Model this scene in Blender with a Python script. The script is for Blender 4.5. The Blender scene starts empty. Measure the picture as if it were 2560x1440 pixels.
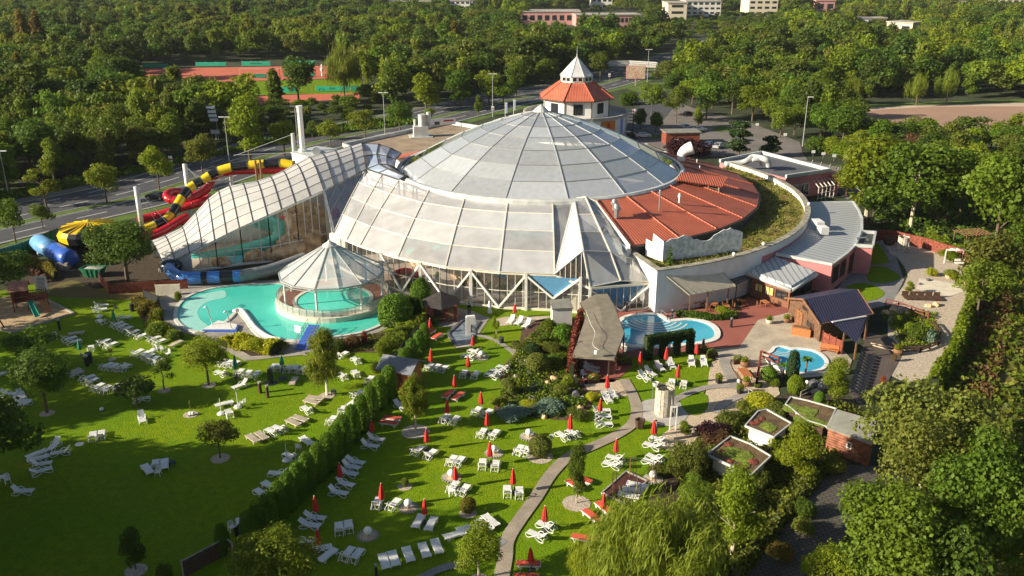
import bpy,math,random
import numpy as np
from mathutils import Vector,Matrix
R=math.radians
SC=bpy.context.scene
COL=SC.collection
# ------------------------------------------------------------ camera model
HC,FP,TH=45.5,2200.0,math.atan(815/2200.0)
cT,sT=math.cos(TH),math.sin(TH)
def ray(px,py):
    dx=(px-1280)/FP;dy=(720-py)/FP
    return Vector((dx,cT+dy*sT,-sT+dy*cT))
def P(px,py,z=0.0):  # map point of the plan read off at height z
    d=ray(px,py);t=(z-HC)/d.z
    return Vector((d.x*t,d.y*t,z))
def PY(px,py,Y):  # map point at a known distance Y
    d=ray(px,py);t=Y/d.y
    return Vector((d.x*t,Y,HC+d.z*t))
def pix(v):
    d=v.y*cT+(HC-v.z)*sT
    return 1280+v.x*FP/d,720-((v.z-HC)*cT+v.y*sT)*FP/d
# ------------------------------------------------------------ materials
M={}
def mat(name,col,rough=0.7,var=0.0,scale=3.0,bump=0.0,bscale=None,metal=0.0,spec=0.4,col2=None,detail=4.0,objvar=0.0,coat=0.0):
    m=bpy.data.materials.new(name);m.use_nodes=True
    nt=m.node_tree;N=nt.nodes;L=nt.links
    b=N['Principled BSDF']
    b.inputs['Roughness'].default_value=rough;b.inputs['Metallic'].default_value=metal
    b.inputs['Specular IOR Level'].default_value=spec
    b.inputs['Coat Weight'].default_value=coat
    c=(*col,1)
    b.inputs['Base Color'].default_value=c
    tc=N.new('ShaderNodeTexCoord')
    if var>0 or col2:
        no=N.new('ShaderNodeTexNoise');no.inputs['Scale'].default_value=scale;no.inputs['Detail'].default_value=detail
        L.new(tc.outputs['Object'],no.inputs['Vector'])
        mx=N.new('ShaderNodeMix');mx.data_type='RGBA'
        rp=N.new('ShaderNodeMapRange');rp.inputs[1].default_value=0.35;rp.inputs[2].default_value=0.65
        L.new(no.outputs['Fac'],rp.inputs[0]);L.new(rp.outputs[0],mx.inputs['Factor'])
        c2=col2 if col2 else tuple(x*(1-var) for x in col)
        c1=col if col2 else tuple(min(1,x*(1+var)) for x in col)
        mx.inputs['A'].default_value=(*c1,1);mx.inputs['B'].default_value=(*c2,1)
        L.new(mx.outputs['Result'],b.inputs['Base Color'])
        last=mx.outputs['Result']
        if objvar:
            oi=N.new('ShaderNodeObjectInfo');hs=N.new('ShaderNodeHueSaturation')
            mr=N.new('ShaderNodeMapRange');mr.inputs[3].default_value=1-objvar;mr.inputs[4].default_value=1+objvar
            L.new(oi.outputs['Random'],mr.inputs[0]);L.new(mr.outputs[0],hs.inputs['Value']);L.new(last,hs.inputs['Color'])
            L.new(hs.outputs[0],b.inputs['Base Color'])
    if bump>0:
        n2=N.new('ShaderNodeTexNoise');n2.inputs['Scale'].default_value=bscale or scale*4;n2.inputs['Detail'].default_value=5
        L.new(tc.outputs['Object'],n2.inputs['Vector'])
        bp=N.new('ShaderNodeBump');bp.inputs['Strength'].default_value=min(1,bump);bp.inputs['Distance'].default_value=0.1
        L.new(n2.outputs['Fac'],bp.inputs['Height']);L.new(bp.outputs[0],b.inputs['Normal'])
    M[name]=m
    return m
def leafmat(name,col,col2,hue=0.02,val=0.25,trans=0.35):
    m=bpy.data.materials.new(name);m.use_nodes=True
    nt=m.node_tree;N=nt.nodes;L=nt.links
    b=N['Principled BSDF'];out=N['Material Output']
    at=N.new('ShaderNodeAttribute');at.attribute_name='tint'
    mx=N.new('ShaderNodeMix');mx.data_type='RGBA'
    mx.inputs['A'].default_value=(*col,1);mx.inputs['B'].default_value=(*col2,1)
    L.new(at.outputs['Fac'],mx.inputs['Factor'])
    oi=N.new('ShaderNodeObjectInfo')
    hs=N.new('ShaderNodeHueSaturation')
    m1=N.new('ShaderNodeMapRange');m1.inputs[3].default_value=0.5-hue;m1.inputs[4].default_value=0.5+hue*0.8
    m2=N.new('ShaderNodeMapRange');m2.inputs[3].default_value=1-val;m2.inputs[4].default_value=1+val
    wn=N.new('ShaderNodeMath');wn.operation='FRACT';mu=N.new('ShaderNodeMath');mu.operation='MULTIPLY';mu.inputs[1].default_value=7.31
    L.new(oi.outputs['Random'],m1.inputs[0]);L.new(oi.outputs['Random'],mu.inputs[0]);L.new(mu.outputs[0],wn.inputs[0]);L.new(wn.outputs[0],m2.inputs[0])
    L.new(m1.outputs[0],hs.inputs['Hue']);L.new(m2.outputs[0],hs.inputs['Value']);L.new(mx.outputs['Result'],hs.inputs['Color'])
    L.new(hs.outputs[0],b.inputs['Base Color']);b.inputs['Roughness'].default_value=0.6;b.inputs['Specular IOR Level'].default_value=0.25
    tr=N.new('ShaderNodeBsdfTranslucent');h2=N.new('ShaderNodeHueSaturation');h2.inputs['Hue'].default_value=0.485;h2.inputs['Value'].default_value=1.5
    L.new(hs.outputs[0],h2.inputs['Color']);L.new(h2.outputs[0],tr.inputs['Color'])
    ms=N.new('ShaderNodeMixShader');ms.inputs[0].default_value=trans
    L.new(b.outputs[0],ms.inputs[1]);L.new(tr.outputs[0],ms.inputs[2]);L.new(ms.outputs[0],out.inputs['Surface'])
    M[name]=m
def glassmat(name,body,alpha,rough=0.08,dirt=0.0,refl=1.0,transl=0.3,scale=0.35):
    """thin sheet: alpha = share of the light that meets the milky body, the rest goes straight through"""
    m=bpy.data.materials.new(name);m.use_nodes=True
    nt=m.node_tree;N=nt.nodes;L=nt.links
    N.remove(N['Principled BSDF']);out=N['Material Output']
    df=N.new('ShaderNodeBsdfDiffuse');tl=N.new('ShaderNodeBsdfTranslucent');tp=N.new('ShaderNodeBsdfTransparent');gl=N.new('ShaderNodeBsdfGlossy')
    gl.inputs['Roughness'].default_value=rough;gl.inputs['Color'].default_value=(0.95,0.97,1,1)
    tc=N.new('ShaderNodeTexCoord');no=N.new('ShaderNodeTexNoise');no.inputs['Scale'].default_value=scale;no.inputs['Detail'].default_value=6
    mp=N.new('ShaderNodeMapping');mp.inputs['Scale'].default_value=(1,1,0.35)
    L.new(tc.outputs['Object'],mp.inputs[0]);L.new(mp.outputs[0],no.inputs['Vector'])
    mr=N.new('ShaderNodeMapRange');mr.inputs[1].default_value=0.3;mr.inputs[2].default_value=0.7
    mr.inputs[3].default_value=max(0,alpha-dirt);mr.inputs[4].default_value=min(1,alpha+dirt)
    pa=N.new('ShaderNodeAttribute');pa.attribute_name='pane';ad=N.new('ShaderNodeMath');ad.operation='MULTIPLY_ADD';ad.inputs[1].default_value=0.26;L.new(pa.outputs['Fac'],ad.inputs[0]);L.new(no.outputs['Fac'],mr.inputs[0]);L.new(mr.outputs[0],ad.inputs[2])
    df.inputs['Color'].default_value=(*body,1);tl.inputs['Color'].default_value=(*body,1)
    a=N.new('ShaderNodeMixShader');a.inputs[0].default_value=transl
    L.new(df.outputs[0],a.inputs[1]);L.new(tl.outputs[0],a.inputs[2])
    b=N.new('ShaderNodeMixShader');L.new(ad.outputs[0],b.inputs[0]);L.new(tp.outputs[0],b.inputs[1]);L.new(a.outputs[0],b.inputs[2])
    fr=N.new('ShaderNodeFresnel');fr.inputs[0].default_value=1.5
    mu=N.new('ShaderNodeMath');mu.operation='MULTIPLY';mu.inputs[1].default_value=refl;L.new(fr.outputs[0],mu.inputs[0])
    c=N.new('ShaderNodeMixShader');L.new(mu.outputs[0],c.inputs[0]);L.new(b.outputs[0],c.inputs[1]);L.new(gl.outputs[0],c.inputs[2])
    L.new(c.outputs[0],out.inputs['Surface'])
    M[name]=m
# ------------------------------------------------------------ mesh builder
class MB:
    def __init__(s):s.v=[];s.f=[];s.m=[]
    def add(s,vs,fs,mi=0):
        o=len(s.v);s.v+=[tuple(v) for v in vs];s.f+=[tuple(i+o for i in f) for f in fs];s.m+=[mi]*len(fs);return s
    def box(s,c,d,rz=0.0,mi=0,M4=None):
        x,y,z=d[0]/2,d[1]/2,d[2]/2
        vs=[Vector((a*x,b*y,e*z)) for e in (-1,1) for b in (-1,1) for a in (-1,1)]
        if M4 is None:M4=Matrix.Translation(Vector(c)) @ Matrix.Rotation(rz,4,'Z')
        else:M4=Matrix.Translation(Vector(c)) @ M4
        vs=[M4 @ v for v in vs]
        return s.add(vs,[(0,2,3,1),(4,5,7,6),(0,1,5,4),(2,6,7,3),(0,4,6,2),(1,3,7,5)],mi)
    def bar(s,a,b,w,h=None,mi=0,up=Vector((0,0,1))):
        a=Vector(a);b=Vector(b);h=h or w;d=b-a;L=d.length
        if L<1e-6:return s
        d.normalize();x=d.cross(up)
        if x.length<1e-4:x=d.cross(Vector((1,0,0)))
        x.normalize();u=x.cross(d)
        vs=[p+x*(i*w/2)+u*(j*h/2) for p in (a,b) for (i,j) in ((-1,-1),(1,-1),(1,1),(-1,1))]
        return s.add(vs,[(0,1,2,3),(7,6,5,4),(0,4,5,1),(1,5,6,2),(2,6,7,3),(3,7,4,0)],mi)
    def tube(s,pts,r,n=8,mi=0,cap=True,band=None,closed=False):
        pts=[Vector(p) for p in pts];k=len(pts);rr=r if isinstance(r,(list,tuple)) else [r]*k
        o=len(s.v);prev=None
        for i,p in enumerate(pts):
            d=(pts[min(i+1,k-1)]-pts[max(i-1,0)]).normalized()
            if prev is None:
                x=d.cross(Vector((0,0,1)));
                if x.length<1e-3:x=Vector((1,0,0))
            else:x=prev-d*prev.dot(d)
            x.normalize();prev=x;u=d.cross(x)
            for j in range(n):
                a=2*math.pi*j/n;s.v.append(tuple(p+(x*math.cos(a)+u*math.sin(a))*rr[i]))
        for i in range(k-1):
            for j in range(n):
                s.f.append((o+i*n+j,o+i*n+(j+1)%n,o+(i+1)*n+(j+1)%n,o+(i+1)*n+j));s.m.append(band(i) if band else mi)
        if cap:
            s.f.append(tuple(o+j for j in range(n))[::-1]);s.m.append(mi)
            s.f.append(tuple(o+(k-1)*n+j for j in range(n)));s.m.append(mi)
        return s
    def lathe(s,prof,n=24,c=(0,0,0),mi=0,a0=0.0,a1=2*math.pi,rf=None):
        o=len(s.v);full=abs(a1-a0-2*math.pi)<1e-6;m=n if full else n+1
        for (r,z) in prof:
            for j in range(m):
                a=a0+(a1-a0)*j/n;q=r*(rf(a,z) if rf else 1)
                s.v.append((c[0]+q*math.cos(a),c[1]+q*math.sin(a),c[2]+z))
        for i in range(len(prof)-1):
            for j in range(n):
                j2=(j+1)% m if full else j+1
                s.f.append((o+i*m+j,o+i*m+j2,o+(i+1)*m+j2,o+(i+1)*m+j));s.m.append(mi)
        return s
    def ball(s,c,r,n=12,mi=0,sq=(1,1,1)):
        prof=[(math.sin(math.pi*i/n),-math.cos(math.pi*i/n)) for i in range(n+1)]
        o=len(s.v);s.lathe(prof,n+4,mi=mi)
        for i in range(o,len(s.v)):
            v=s.v[i];s.v[i]=(c[0]+v[0]*r*sq[0],c[1]+v[1]*r*sq[1],c[2]+v[2]*r*sq[2])
        return s
    def prism(s,pts,z0,z1,mi=0,mtop=None,bottom=False):
        pts=ccw(pts);n=len(pts)
        vs=[(p[0],p[1],z0) for p in pts]+[(p[0],p[1],z1) for p in pts]
        fs=[(i,(i+1)% n,n+(i+1)% n,n+i) for i in range(n)]
        s.add(vs,fs,mi);o=len(s.v)-2*n
        s.f.append(tuple(range(o+n,o+2*n)));s.m.append(mi if mtop is None else mtop)
        if bottom:s.f.append(tuple(range(o,o+n))[::-1]);s.m.append(mi)
        return s
    def quad(s,*p,mi=0):return s.add(p,[tuple(range(len(p)))],mi)
    def build(s,name,mats,parent=None,off=None,smooth=False,label=None):
        me=bpy.data.meshes.new(name);me.from_pydata(s.v,[],s.f)
        if not isinstance(mats,(list,tuple)):mats=[mats]
        for m in mats:me.materials.append(M[m] if isinstance(m,str) else m)
        me.polygons.foreach_set('material_index',s.m)
        if smooth:me.polygons.foreach_set('use_smooth',[True]*len(s.f))
        me.update()
        o=bpy.data.objects.new(name,me);COL.objects.link(o)
        if parent is not None:
            o.parent=parent
            if off is None and parent.get('_w'):off=-root_of(parent).location if parent.type=='EMPTY' else None
            if off is not None:o.location=off
            if parent.get('_w'):o['_w']=1
        if label:o['label']=label
        return o
def root_of(o):
    while o.parent:o=o.parent
    return o
def ccw(pts):
    a=sum(pts[i][0]*pts[(i+1)% len(pts)][1]-pts[(i+1)% len(pts)][0]*pts[i][1] for i in range(len(pts)))
    return list(pts) if a>0 else list(pts)[::-1]
def inside(x,y,poly):
    c=False;n=len(poly)
    for i in range(n):
        x1,y1=poly[i][0],poly[i][1];x2,y2=poly[(i+1)% n][0],poly[(i+1)% n][1]
        if (y1>y) != (y2>y) and x<(x2-x1)*(y-y1)/(y2-y1)+x1:c=not c
    return c
def smooth(pts,k=4,closed=False):  # Catmull-Rom
    pts=[Vector(p) for p in pts];n=len(pts);out=[]
    for i in range(n if closed else n-1):
        if closed:a,b,c,d=pts[i-1],pts[i],pts[(i+1)% n],pts[(i+2)% n]
        else:a,b,c,d=pts[max(i-1,0)],pts[i],pts[i+1],pts[min(i+2,n-1)]
        for j in range(k):
            t=j/k
            out.append(0.5*((2*b)+(c-a)*t+(2*a-5*b+4*c-d)*t*t+(3*b-a-3*c+d)*t**3))
    if not closed:out.append(pts[-1])
    return out
# ------------------------------------------------------------ scene objects
def tag(o,label=None,cat=None,group=None,kind=None):
    if label:o['label']=label
    if cat:o['category']=cat
    if group:o['group']=group
    if kind:o['kind']=kind
    return o
def thing(name,label,cat,loc=(0,0,0),rz=0.0,group=None,world=False,sc=1.0):
    o=bpy.data.objects.new(name,None);COL.objects.link(o);o.empty_display_size=0.5
    o.location=loc;o.rotation_euler=(0,0,rz);o.scale=(sc,sc,sc) if not isinstance(sc,tuple) else sc
    if world:o['_w']=1
    return tag(o,label,cat,group)
def copy_tree(o,parent=None):
    c=o.copy();COL.objects.link(c);c.parent=parent
    for ch in list(o.children):copy_tree(ch,c)
    return c
def place(root,loc,rz,sc=None):
    root.location=loc;root.rotation_euler=(0,0,rz)
    if sc is not None:root.scale=sc if isinstance(sc,tuple) else (sc,sc,sc)
    return root
def sheet(name,poly,z,m,label=None,kind='structure',thick=0.0):
    b=MB();pts=ccw(poly)
    if thick:b.prism(pts,z-thick,z)
    else:b.add([(p[0],p[1],z) for p in pts],[tuple(range(len(pts)))])
    o=b.build(name,m);return tag(o,label,None,None,kind)
def strip(name,line,w,z,m,label=None):
    line=[Vector((p[0],p[1],0)) for p in line];b=MB();vs=[]
    for i,p in enumerate(line):
        d=(line[min(i+1,len(line)-1)]-line[max(0,i-1)]).normalized();nn=Vector((-d.y,d.x,0))
        a,c=(w,w) if not isinstance(w,tuple) else w
        if not isinstance(w,tuple):a=c=w/2
        vs+=[(p+nn*a),(p-nn*c)]
    vs=[(v.x,v.y,z) for v in vs]
    b.add(vs,[(2*i+1,2*i+3,2*i+2,2*i) for i in range(len(line)-1)])
    return tag(b.build(name,m),label,None,None,'structure')
def pp(lst,z=0.0,reg=None):  # list of picture points -> plan points
    if reg:x0,y0,s=reg;lst=[(x0+x/s,y0+y/s) for x,y in lst]
    return [P(x,y,z) for x,y in lst]
ORD=['','leftmost','second','third','fourth','fifth','sixth','seventh','eighth','ninth','tenth','eleventh','twelfth','thirteenth','fourteenth','fifteenth','sixteenth']
REG=[]
def later(o,noun,place_,cat=None,group=None):  # label is completed at the end, once all its neighbours are known
    REG.append((o,noun,place_));o['label']=noun+' '+place_
    if cat:o['category']=cat
    if group:o['group']=group
    return o
def nth(k):
    if k<len(ORD):return ORD[k]+' from left'
    return '%d%s from left'% (k,{1:'st',2:'nd',3:'rd'}.get(k% 10 if k% 100 not in (11,12,13) else 0,'th'))
def finish_labels():
    g={}
    for o,n,p in REG:g.setdefault((n,p),[]).append(o)
    for (n,p),L_ in g.items():
        if len(L_)==1:L_[0]['label']=n+' '+p;continue
        L_.sort(key=lambda o:pix(o.location)[0])
        for i,o in enumerate(L_,1):
            if len(L_)==2:w=('left one','right one')[i-1]
            elif i==1:w='leftmost'
            elif i==len(L_):w='rightmost'
            else:w=nth(i)
            o['label']='%s %s, %s'% (n,p,w)
# ------------------------------------------------------------ palette
mat('white_plastic',(0.78,0.78,0.76),0.35,0.05,6,spec=0.5)
mat('tan_plastic',(0.50,0.43,0.34),0.5,0.08,6)
mat('red_cushion',(0.62,0.10,0.055),0.8,0.08,8)
mat('red_canvas',(0.52,0.025,0.02),0.75,0.12,5)
mat('green_canvas',(0.02,0.24,0.13),0.75,0.1,5)
mat('dark_plastic',(0.02,0.022,0.028),0.45)
mat('navy_plastic',(0.02,0.03,0.09),0.45)
mat('steel',(0.45,0.46,0.47),0.35,0.1,5,metal=0.7)
mat('pole_grey',(0.38,0.40,0.40),0.5,0.1,4,metal=0.2)
mat('white_paint',(0.76,0.75,0.71),0.45,0.06,2)
mat('cream_wall',(0.66,0.60,0.48),0.8,0.08,1)
mat('cream_steel',(0.70,0.66,0.56),0.5,0.06,2)
mat('white_wall',(0.72,0.71,0.68),0.8,0.07,0.6)
mat('globe',(0.85,0.85,0.83),0.25)
mat('pink_wall',(0.55,0.20,0.20),0.85,0.06,0.5,bump=0.2,bscale=20)
mat('brick_brown',(0.20,0.085,0.05),0.85,0.2,3)
mat('dark_wood',(0.075,0.04,0.025),0.75,0.3,5)
mat('red_wood',(0.20,0.050,0.030),0.75,0.35,2.5)
mat('log_wood',(0.24,0.095,0.055),0.8,0.4,2)
mat('brown_wood',(0.20,0.10,0.05),0.75,0.25,5)
mat('orange_wood',(0.42,0.15,0.05),0.65,0.2,5)
mat('grey_wood',(0.33,0.30,0.25),0.85,0.25,4)
mat('silver_wood',(0.48,0.43,0.36),0.85,0.3,3)
mat('concrete',(0.40,0.38,0.35),0.9,0.12,0.8,bump=0.2,bscale=8)
mat('stone',(0.38,0.34,0.30),0.9,0.3,2.5,bump=0.6,bscale=5)
mat('dark_stone',(0.10,0.10,0.11),0.8,0.4,3,bump=0.6,bscale=5)
mat('tan_rock',(0.55,0.38,0.22),0.9,0.35,0.8,bump=0.8,bscale=2)
mat('dark_grey',(0.05,0.052,0.055),0.6,0.2,3)
mat('black_gloss',(0.012,0.013,0.016),0.2,spec=0.6)
mat('yellow_gloss',(0.72,0.50,0.01),0.22,0.06,2,spec=0.6)
mat('red_gloss',(0.42,0.012,0.02),0.22,0.1,2,spec=0.6)
mat('blue_gloss',(0.06,0.22,0.60),0.22,0.08,2,spec=0.6)
mat('teal_gloss',(0.03,0.32,0.28),0.25,0.1,2,spec=0.6)
mat('grey_gloss',(0.20,0.21,0.22),0.3,0.15,2)
mat('tank_light',(0.14,0.34,0.62),0.4,0.15,0.8)
mat('tank_blue',(0.03,0.10,0.42),0.35,0.15,0.8)
mat('skip_green',(0.02,0.16,0.08),0.5,0.25,2)
mat('play_green',(0.03,0.28,0.20),0.35)
mat('hut_roof',(0.35,0.16,0.12),0.8,0.2,4)
mat('slate',(0.035,0.03,0.028),0.7,0.3,3)
mat('felt_grey',(0.22,0.22,0.19),0.9,0.15,0.8,bump=0.2,bscale=6)
mat('felt_blue',(0.18,0.20,0.23),0.85,0.15,0.8)
mat('shingle',(0.235,0.205,0.155),0.95,0.16,0.8,bump=0.3,bscale=10)
mat('bitumen',(0.10,0.105,0.12),0.8,0.15,0.3)
mat('gravel_roof',(0.30,0.23,0.16),0.95,0.2,0.3,bump=0.5,bscale=6)
mat('canopy_cloth',(0.60,0.53,0.40),0.85,0.08,1)
mat('lead_white',(0.52,0.54,0.53),0.5,0.12,0.7,metal=0.1)
mat('window_dark',(0.02,0.025,0.03),0.08,spec=0.9)
mat('window_bright',(0.55,0.42,0.10),0.3,col2=(0.65,0.62,0.35),scale=1.2)
mat('parapet_cap',(0.30,0.28,0.22),0.8,0.35,1.2)
mat('skin',(0.50,0.30,0.21),0.6)
mat('black_cloth',(0.012,0.012,0.015),0.9)
mat('navy_cloth',(0.06,0.07,0.10),0.9)
mat('grey_cloth',(0.25,0.25,0.27),0.9)
mat('hair',(0.01,0.008,0.006),0.6)
mat('trunk_bark',(0.12,0.085,0.055),0.95,0.3,3)
mat('pale_bark',(0.42,0.36,0.26),0.9,0.3,3)
mat('birch_bark',(0.62,0.58,0.50),0.85,0.3,4)
mat('asphalt',(0.065,0.068,0.078),0.9,0.14,0.25,bump=0.15,bscale=20)
mat('asphalt_pale',(0.16,0.145,0.135),0.95,0.14,0.12)
mat('marking',(0.70,0.70,0.68),0.8)
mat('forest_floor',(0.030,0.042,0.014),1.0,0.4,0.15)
mat('verge',(0.075,0.13,0.015),1.0,0.25,0.4,bump=0.4,bscale=5)
mat('rough_field',(0.085,0.095,0.022),1.0,scale=0.12,col2=(0.17,0.115,0.035),detail=8,bump=0.8,bscale=3)
mat('clay',(0.50,0.125,0.07),0.95,0.07,0.1)
mat('red_asphalt',(0.30,0.095,0.07),0.9,0.10,0.3)
mat('sport_sand',(0.33,0.205,0.145),1.0,0.10,0.05)
mat('sport_track',(0.50,0.40,0.30),1.0,0.06,0.08)
mat('sand',(0.42,0.30,0.17),1.0,0.16,1.5,bump=0.8,bscale=4)
mat('cream_gravel',(0.64,0.52,0.37),1.0,scale=5,col2=(0.42,0.33,0.24),bump=0.8,bscale=10)
mat('zen_gravel',(0.58,0.49,0.39),1.0,scale=4,col2=(0.36,0.30,0.24),bump=0.8,bscale=10)
mat('mulch',(0.10,0.055,0.04),1.0,0.4,4,bump=0.9,bscale=8)
mat('soil',(0.055,0.038,0.022),1.0,0.35,2,bump=0.8,bscale=6)
mat('deck_dark',(0.085,0.06,0.05),0.8,0.25,2)
mat('deck_maroon',(0.075,0.025,0.02),0.8,0.2,2)
mat('pool_tile',(0.60,0.60,0.54),0.5,0.06,2)
mat('pool_blue',(0.06,0.14,0.50),0.4)
mat('pool_shelf',(0.32,0.66,0.58),0.3,0.05,1)
mat('interior_floor',(0.48,0.42,0.37),0.7,scale=0.16,col2=(0.30,0.24,0.20))
mat('white_sign',(0.75,0.75,0.75),0.5)
mat('tennis_green',(0.02,0.22,0.12),0.7,0.1,0.2)
mat('tennis_teal',(0.02,0.38,0.24),0.6,0.1,0.2)
mat('far_pink',(0.52,0.27,0.25),0.85,0.06,0.05)
mat('far_white',(0.68,0.66,0.60),0.85,0.06,0.05)
mat('far_cream',(0.62,0.55,0.42),0.85,0.06,0.05)
mat('far_roof',(0.38,0.35,0.31),0.85,0.1,0.05)
mat('banner_pic',(0.42,0.20,0.14),0.7,scale=2.5,col2=(0.65,0.52,0.40))
mat('mural_orange',(0.66,0.22,0.03),0.8)
mat('mural_blue',(0.22,0.30,0.62),0.8)
mat('mural_green',(0.15,0.42,0.08),0.8)
mat('pink_petal',(0.45,0.03,0.12),0.7)
mat('film_blue',(0.10,0.27,0.46),0.25,0.05,1,spec=0.7)
for nm,c in (('car_black',(0.012,0.013,0.018)),('car_silver',(0.42,0.44,0.46)),('car_white',(0.7,0.7,0.68)),('car_blue',(0.07,0.11,0.22)),('car_red',(0.35,0.02,0.02))):
    mat(nm,c,0.3,0.02,1,metal=0.2,spec=0.6,coat=0.5)
glassmat('roof_glass',(0.84,0.89,0.94),0.42,0.05,0.04,1.8,0.2,1.2)
glassmat('pavilion_glass',(0.88,0.89,0.90),0.55,0.08,0.08,1.2,0.25,0.6)
glassmat('wing_glass',(0.86,0.88,0.90),0.24,0.06,0.06,1.2,0.2,0.5)
glassmat('skirt_glass',(0.93,0.93,0.93),0.46,0.10,0.07,1.2,0.2,0.5)
glassmat('milky_glass',(0.84,0.83,0.80),0.84,0.3,0.08,0.8,0.35,0.8)
glassmat('facet_glass',(0.90,0.91,0.93),0.74,0.2,0.06,0.8,0.2,0.5)
glassmat('sky_tint_glass',(0.30,0.38,0.52),0.80,0.08,0.06,1.4,0.1,0.5)  # blue of the reflected sky is put into the body colour
glassmat('clear_glass',(0.6,0.65,0.65),0.05,0.03,0.03,0.6,0.1)
glassmat('rail_glass',(0.72,0.76,0.70),0.55,0.15,0.05,0.8,0.3)
glassmat('smoked_glass',(0.30,0.27,0.25),0.30,0.05,0.06,0.3,0.2)
# ---- special surfaces
def lawn_mat():
    m=bpy.data.materials.new('lawn');m.use_nodes=True;N=m.node_tree.nodes;L=m.node_tree.links;b=N['Principled BSDF']
    tc=N.new('ShaderNodeTexCoord')
    def noise(s,d=4):
        n=N.new('ShaderNodeTexNoise');n.inputs['Scale'].default_value=s;n.inputs['Detail'].default_value=d;L.new(tc.outputs['Object'],n.inputs['Vector']);return n
    n1=noise(0.09,3);n2=noise(1.3,6);n3=noise(7.0,6)
    def mix(f,a,c,lo=.35,hi=.65):
        r=N.new('ShaderNodeMapRange');r.inputs[1].default_value=lo;r.inputs[2].default_value=hi;L.new(f,r.inputs[0])
        x=N.new('ShaderNodeMix');x.data_type='RGBA';L.new(r.outputs[0],x.inputs['Factor'])
        for k,v in (('A',a),('B',c)):
            if isinstance(v,tuple):x.inputs[k].default_value=(*v,1)
            else:L.new(v,x.inputs[k])
        return x.outputs['Result']
    c1=mix(n1.outputs[0],(0.145,0.265,0.004),(0.225,0.290,0.004))
    c2=mix(n2.outputs[0],(0.130,0.220,0.004),c1,.3,.6)
    c3=mix(n3.outputs[0],(0.07,0.14,0.004),c2,.3,.55)
    n4=noise(0.35,8);c4=mix(n4.outputs[0],c3,(0.24,0.21,0.035),.66,.82);L.new(c4,b.inputs['Base Color']);b.inputs['Roughness'].default_value=0.9;b.inputs['Specular IOR Level'].default_value=0.1
    bp=N.new('ShaderNodeBump');bp.inputs['Strength'].default_value=0.7;bp.inputs['Distance'].default_value=0.12
    L.new(n3.outputs[0],bp.inputs['Height']);L.new(bp.outputs[0],b.inputs['Normal']);M['lawn']=m
lawn_mat()
def water_mat(name,deep,shallow,scale=0.12,rip=0.35):
    m=bpy.data.materials.new(name);m.use_nodes=True;N=m.node_tree.nodes;L=m.node_tree.links;b=N['Principled BSDF']
    tc=N.new('ShaderNodeTexCoord');n=N.new('ShaderNodeTexNoise');n.inputs['Scale'].default_value=scale;L.new(tc.outputs['Object'],n.inputs['Vector'])
    r=N.new('ShaderNodeMapRange');r.inputs[1].default_value=.4;r.inputs[2].default_value=.6;L.new(n.outputs[0],r.inputs[0])
    x=N.new('ShaderNodeMix');x.data_type='RGBA';L.new(r.outputs[0],x.inputs['Factor'])
    x.inputs['A'].default_value=(*deep,1);x.inputs['B'].default_value=(*shallow,1);L.new(x.outputs['Result'],b.inputs['Base Color'])
    b.inputs['Roughness'].default_value=0.04;b.inputs['IOR'].default_value=1.33
    w=N.new('ShaderNodeTexNoise');w.inputs['Scale'].default_value=2.2;w.inputs['Detail'].default_value=5;L.new(tc.outputs['Object'],w.inputs['Vector'])
    bp=N.new('ShaderNodeBump');bp.inputs['Strength'].default_value=rip;bp.inputs['Distance'].default_value=0.05
    L.new(w.outputs[0],bp.inputs['Height']);L.new(bp.outputs[0],b.inputs['Normal']);M[name]=m
water_mat('water_teal',(0.06,0.52,0.42),(0.10,0.60,0.50))
water_mat('water_blue',(0.05,0.36,0.55),(0.08,0.45,0.62))
water_mat('water_pond',(0.02,0.035,0.04),(0.03,0.05,0.055))
water_mat('water_stone',(0.13,0.17,0.22),(0.20,0.24,0.29),1.5)
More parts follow.
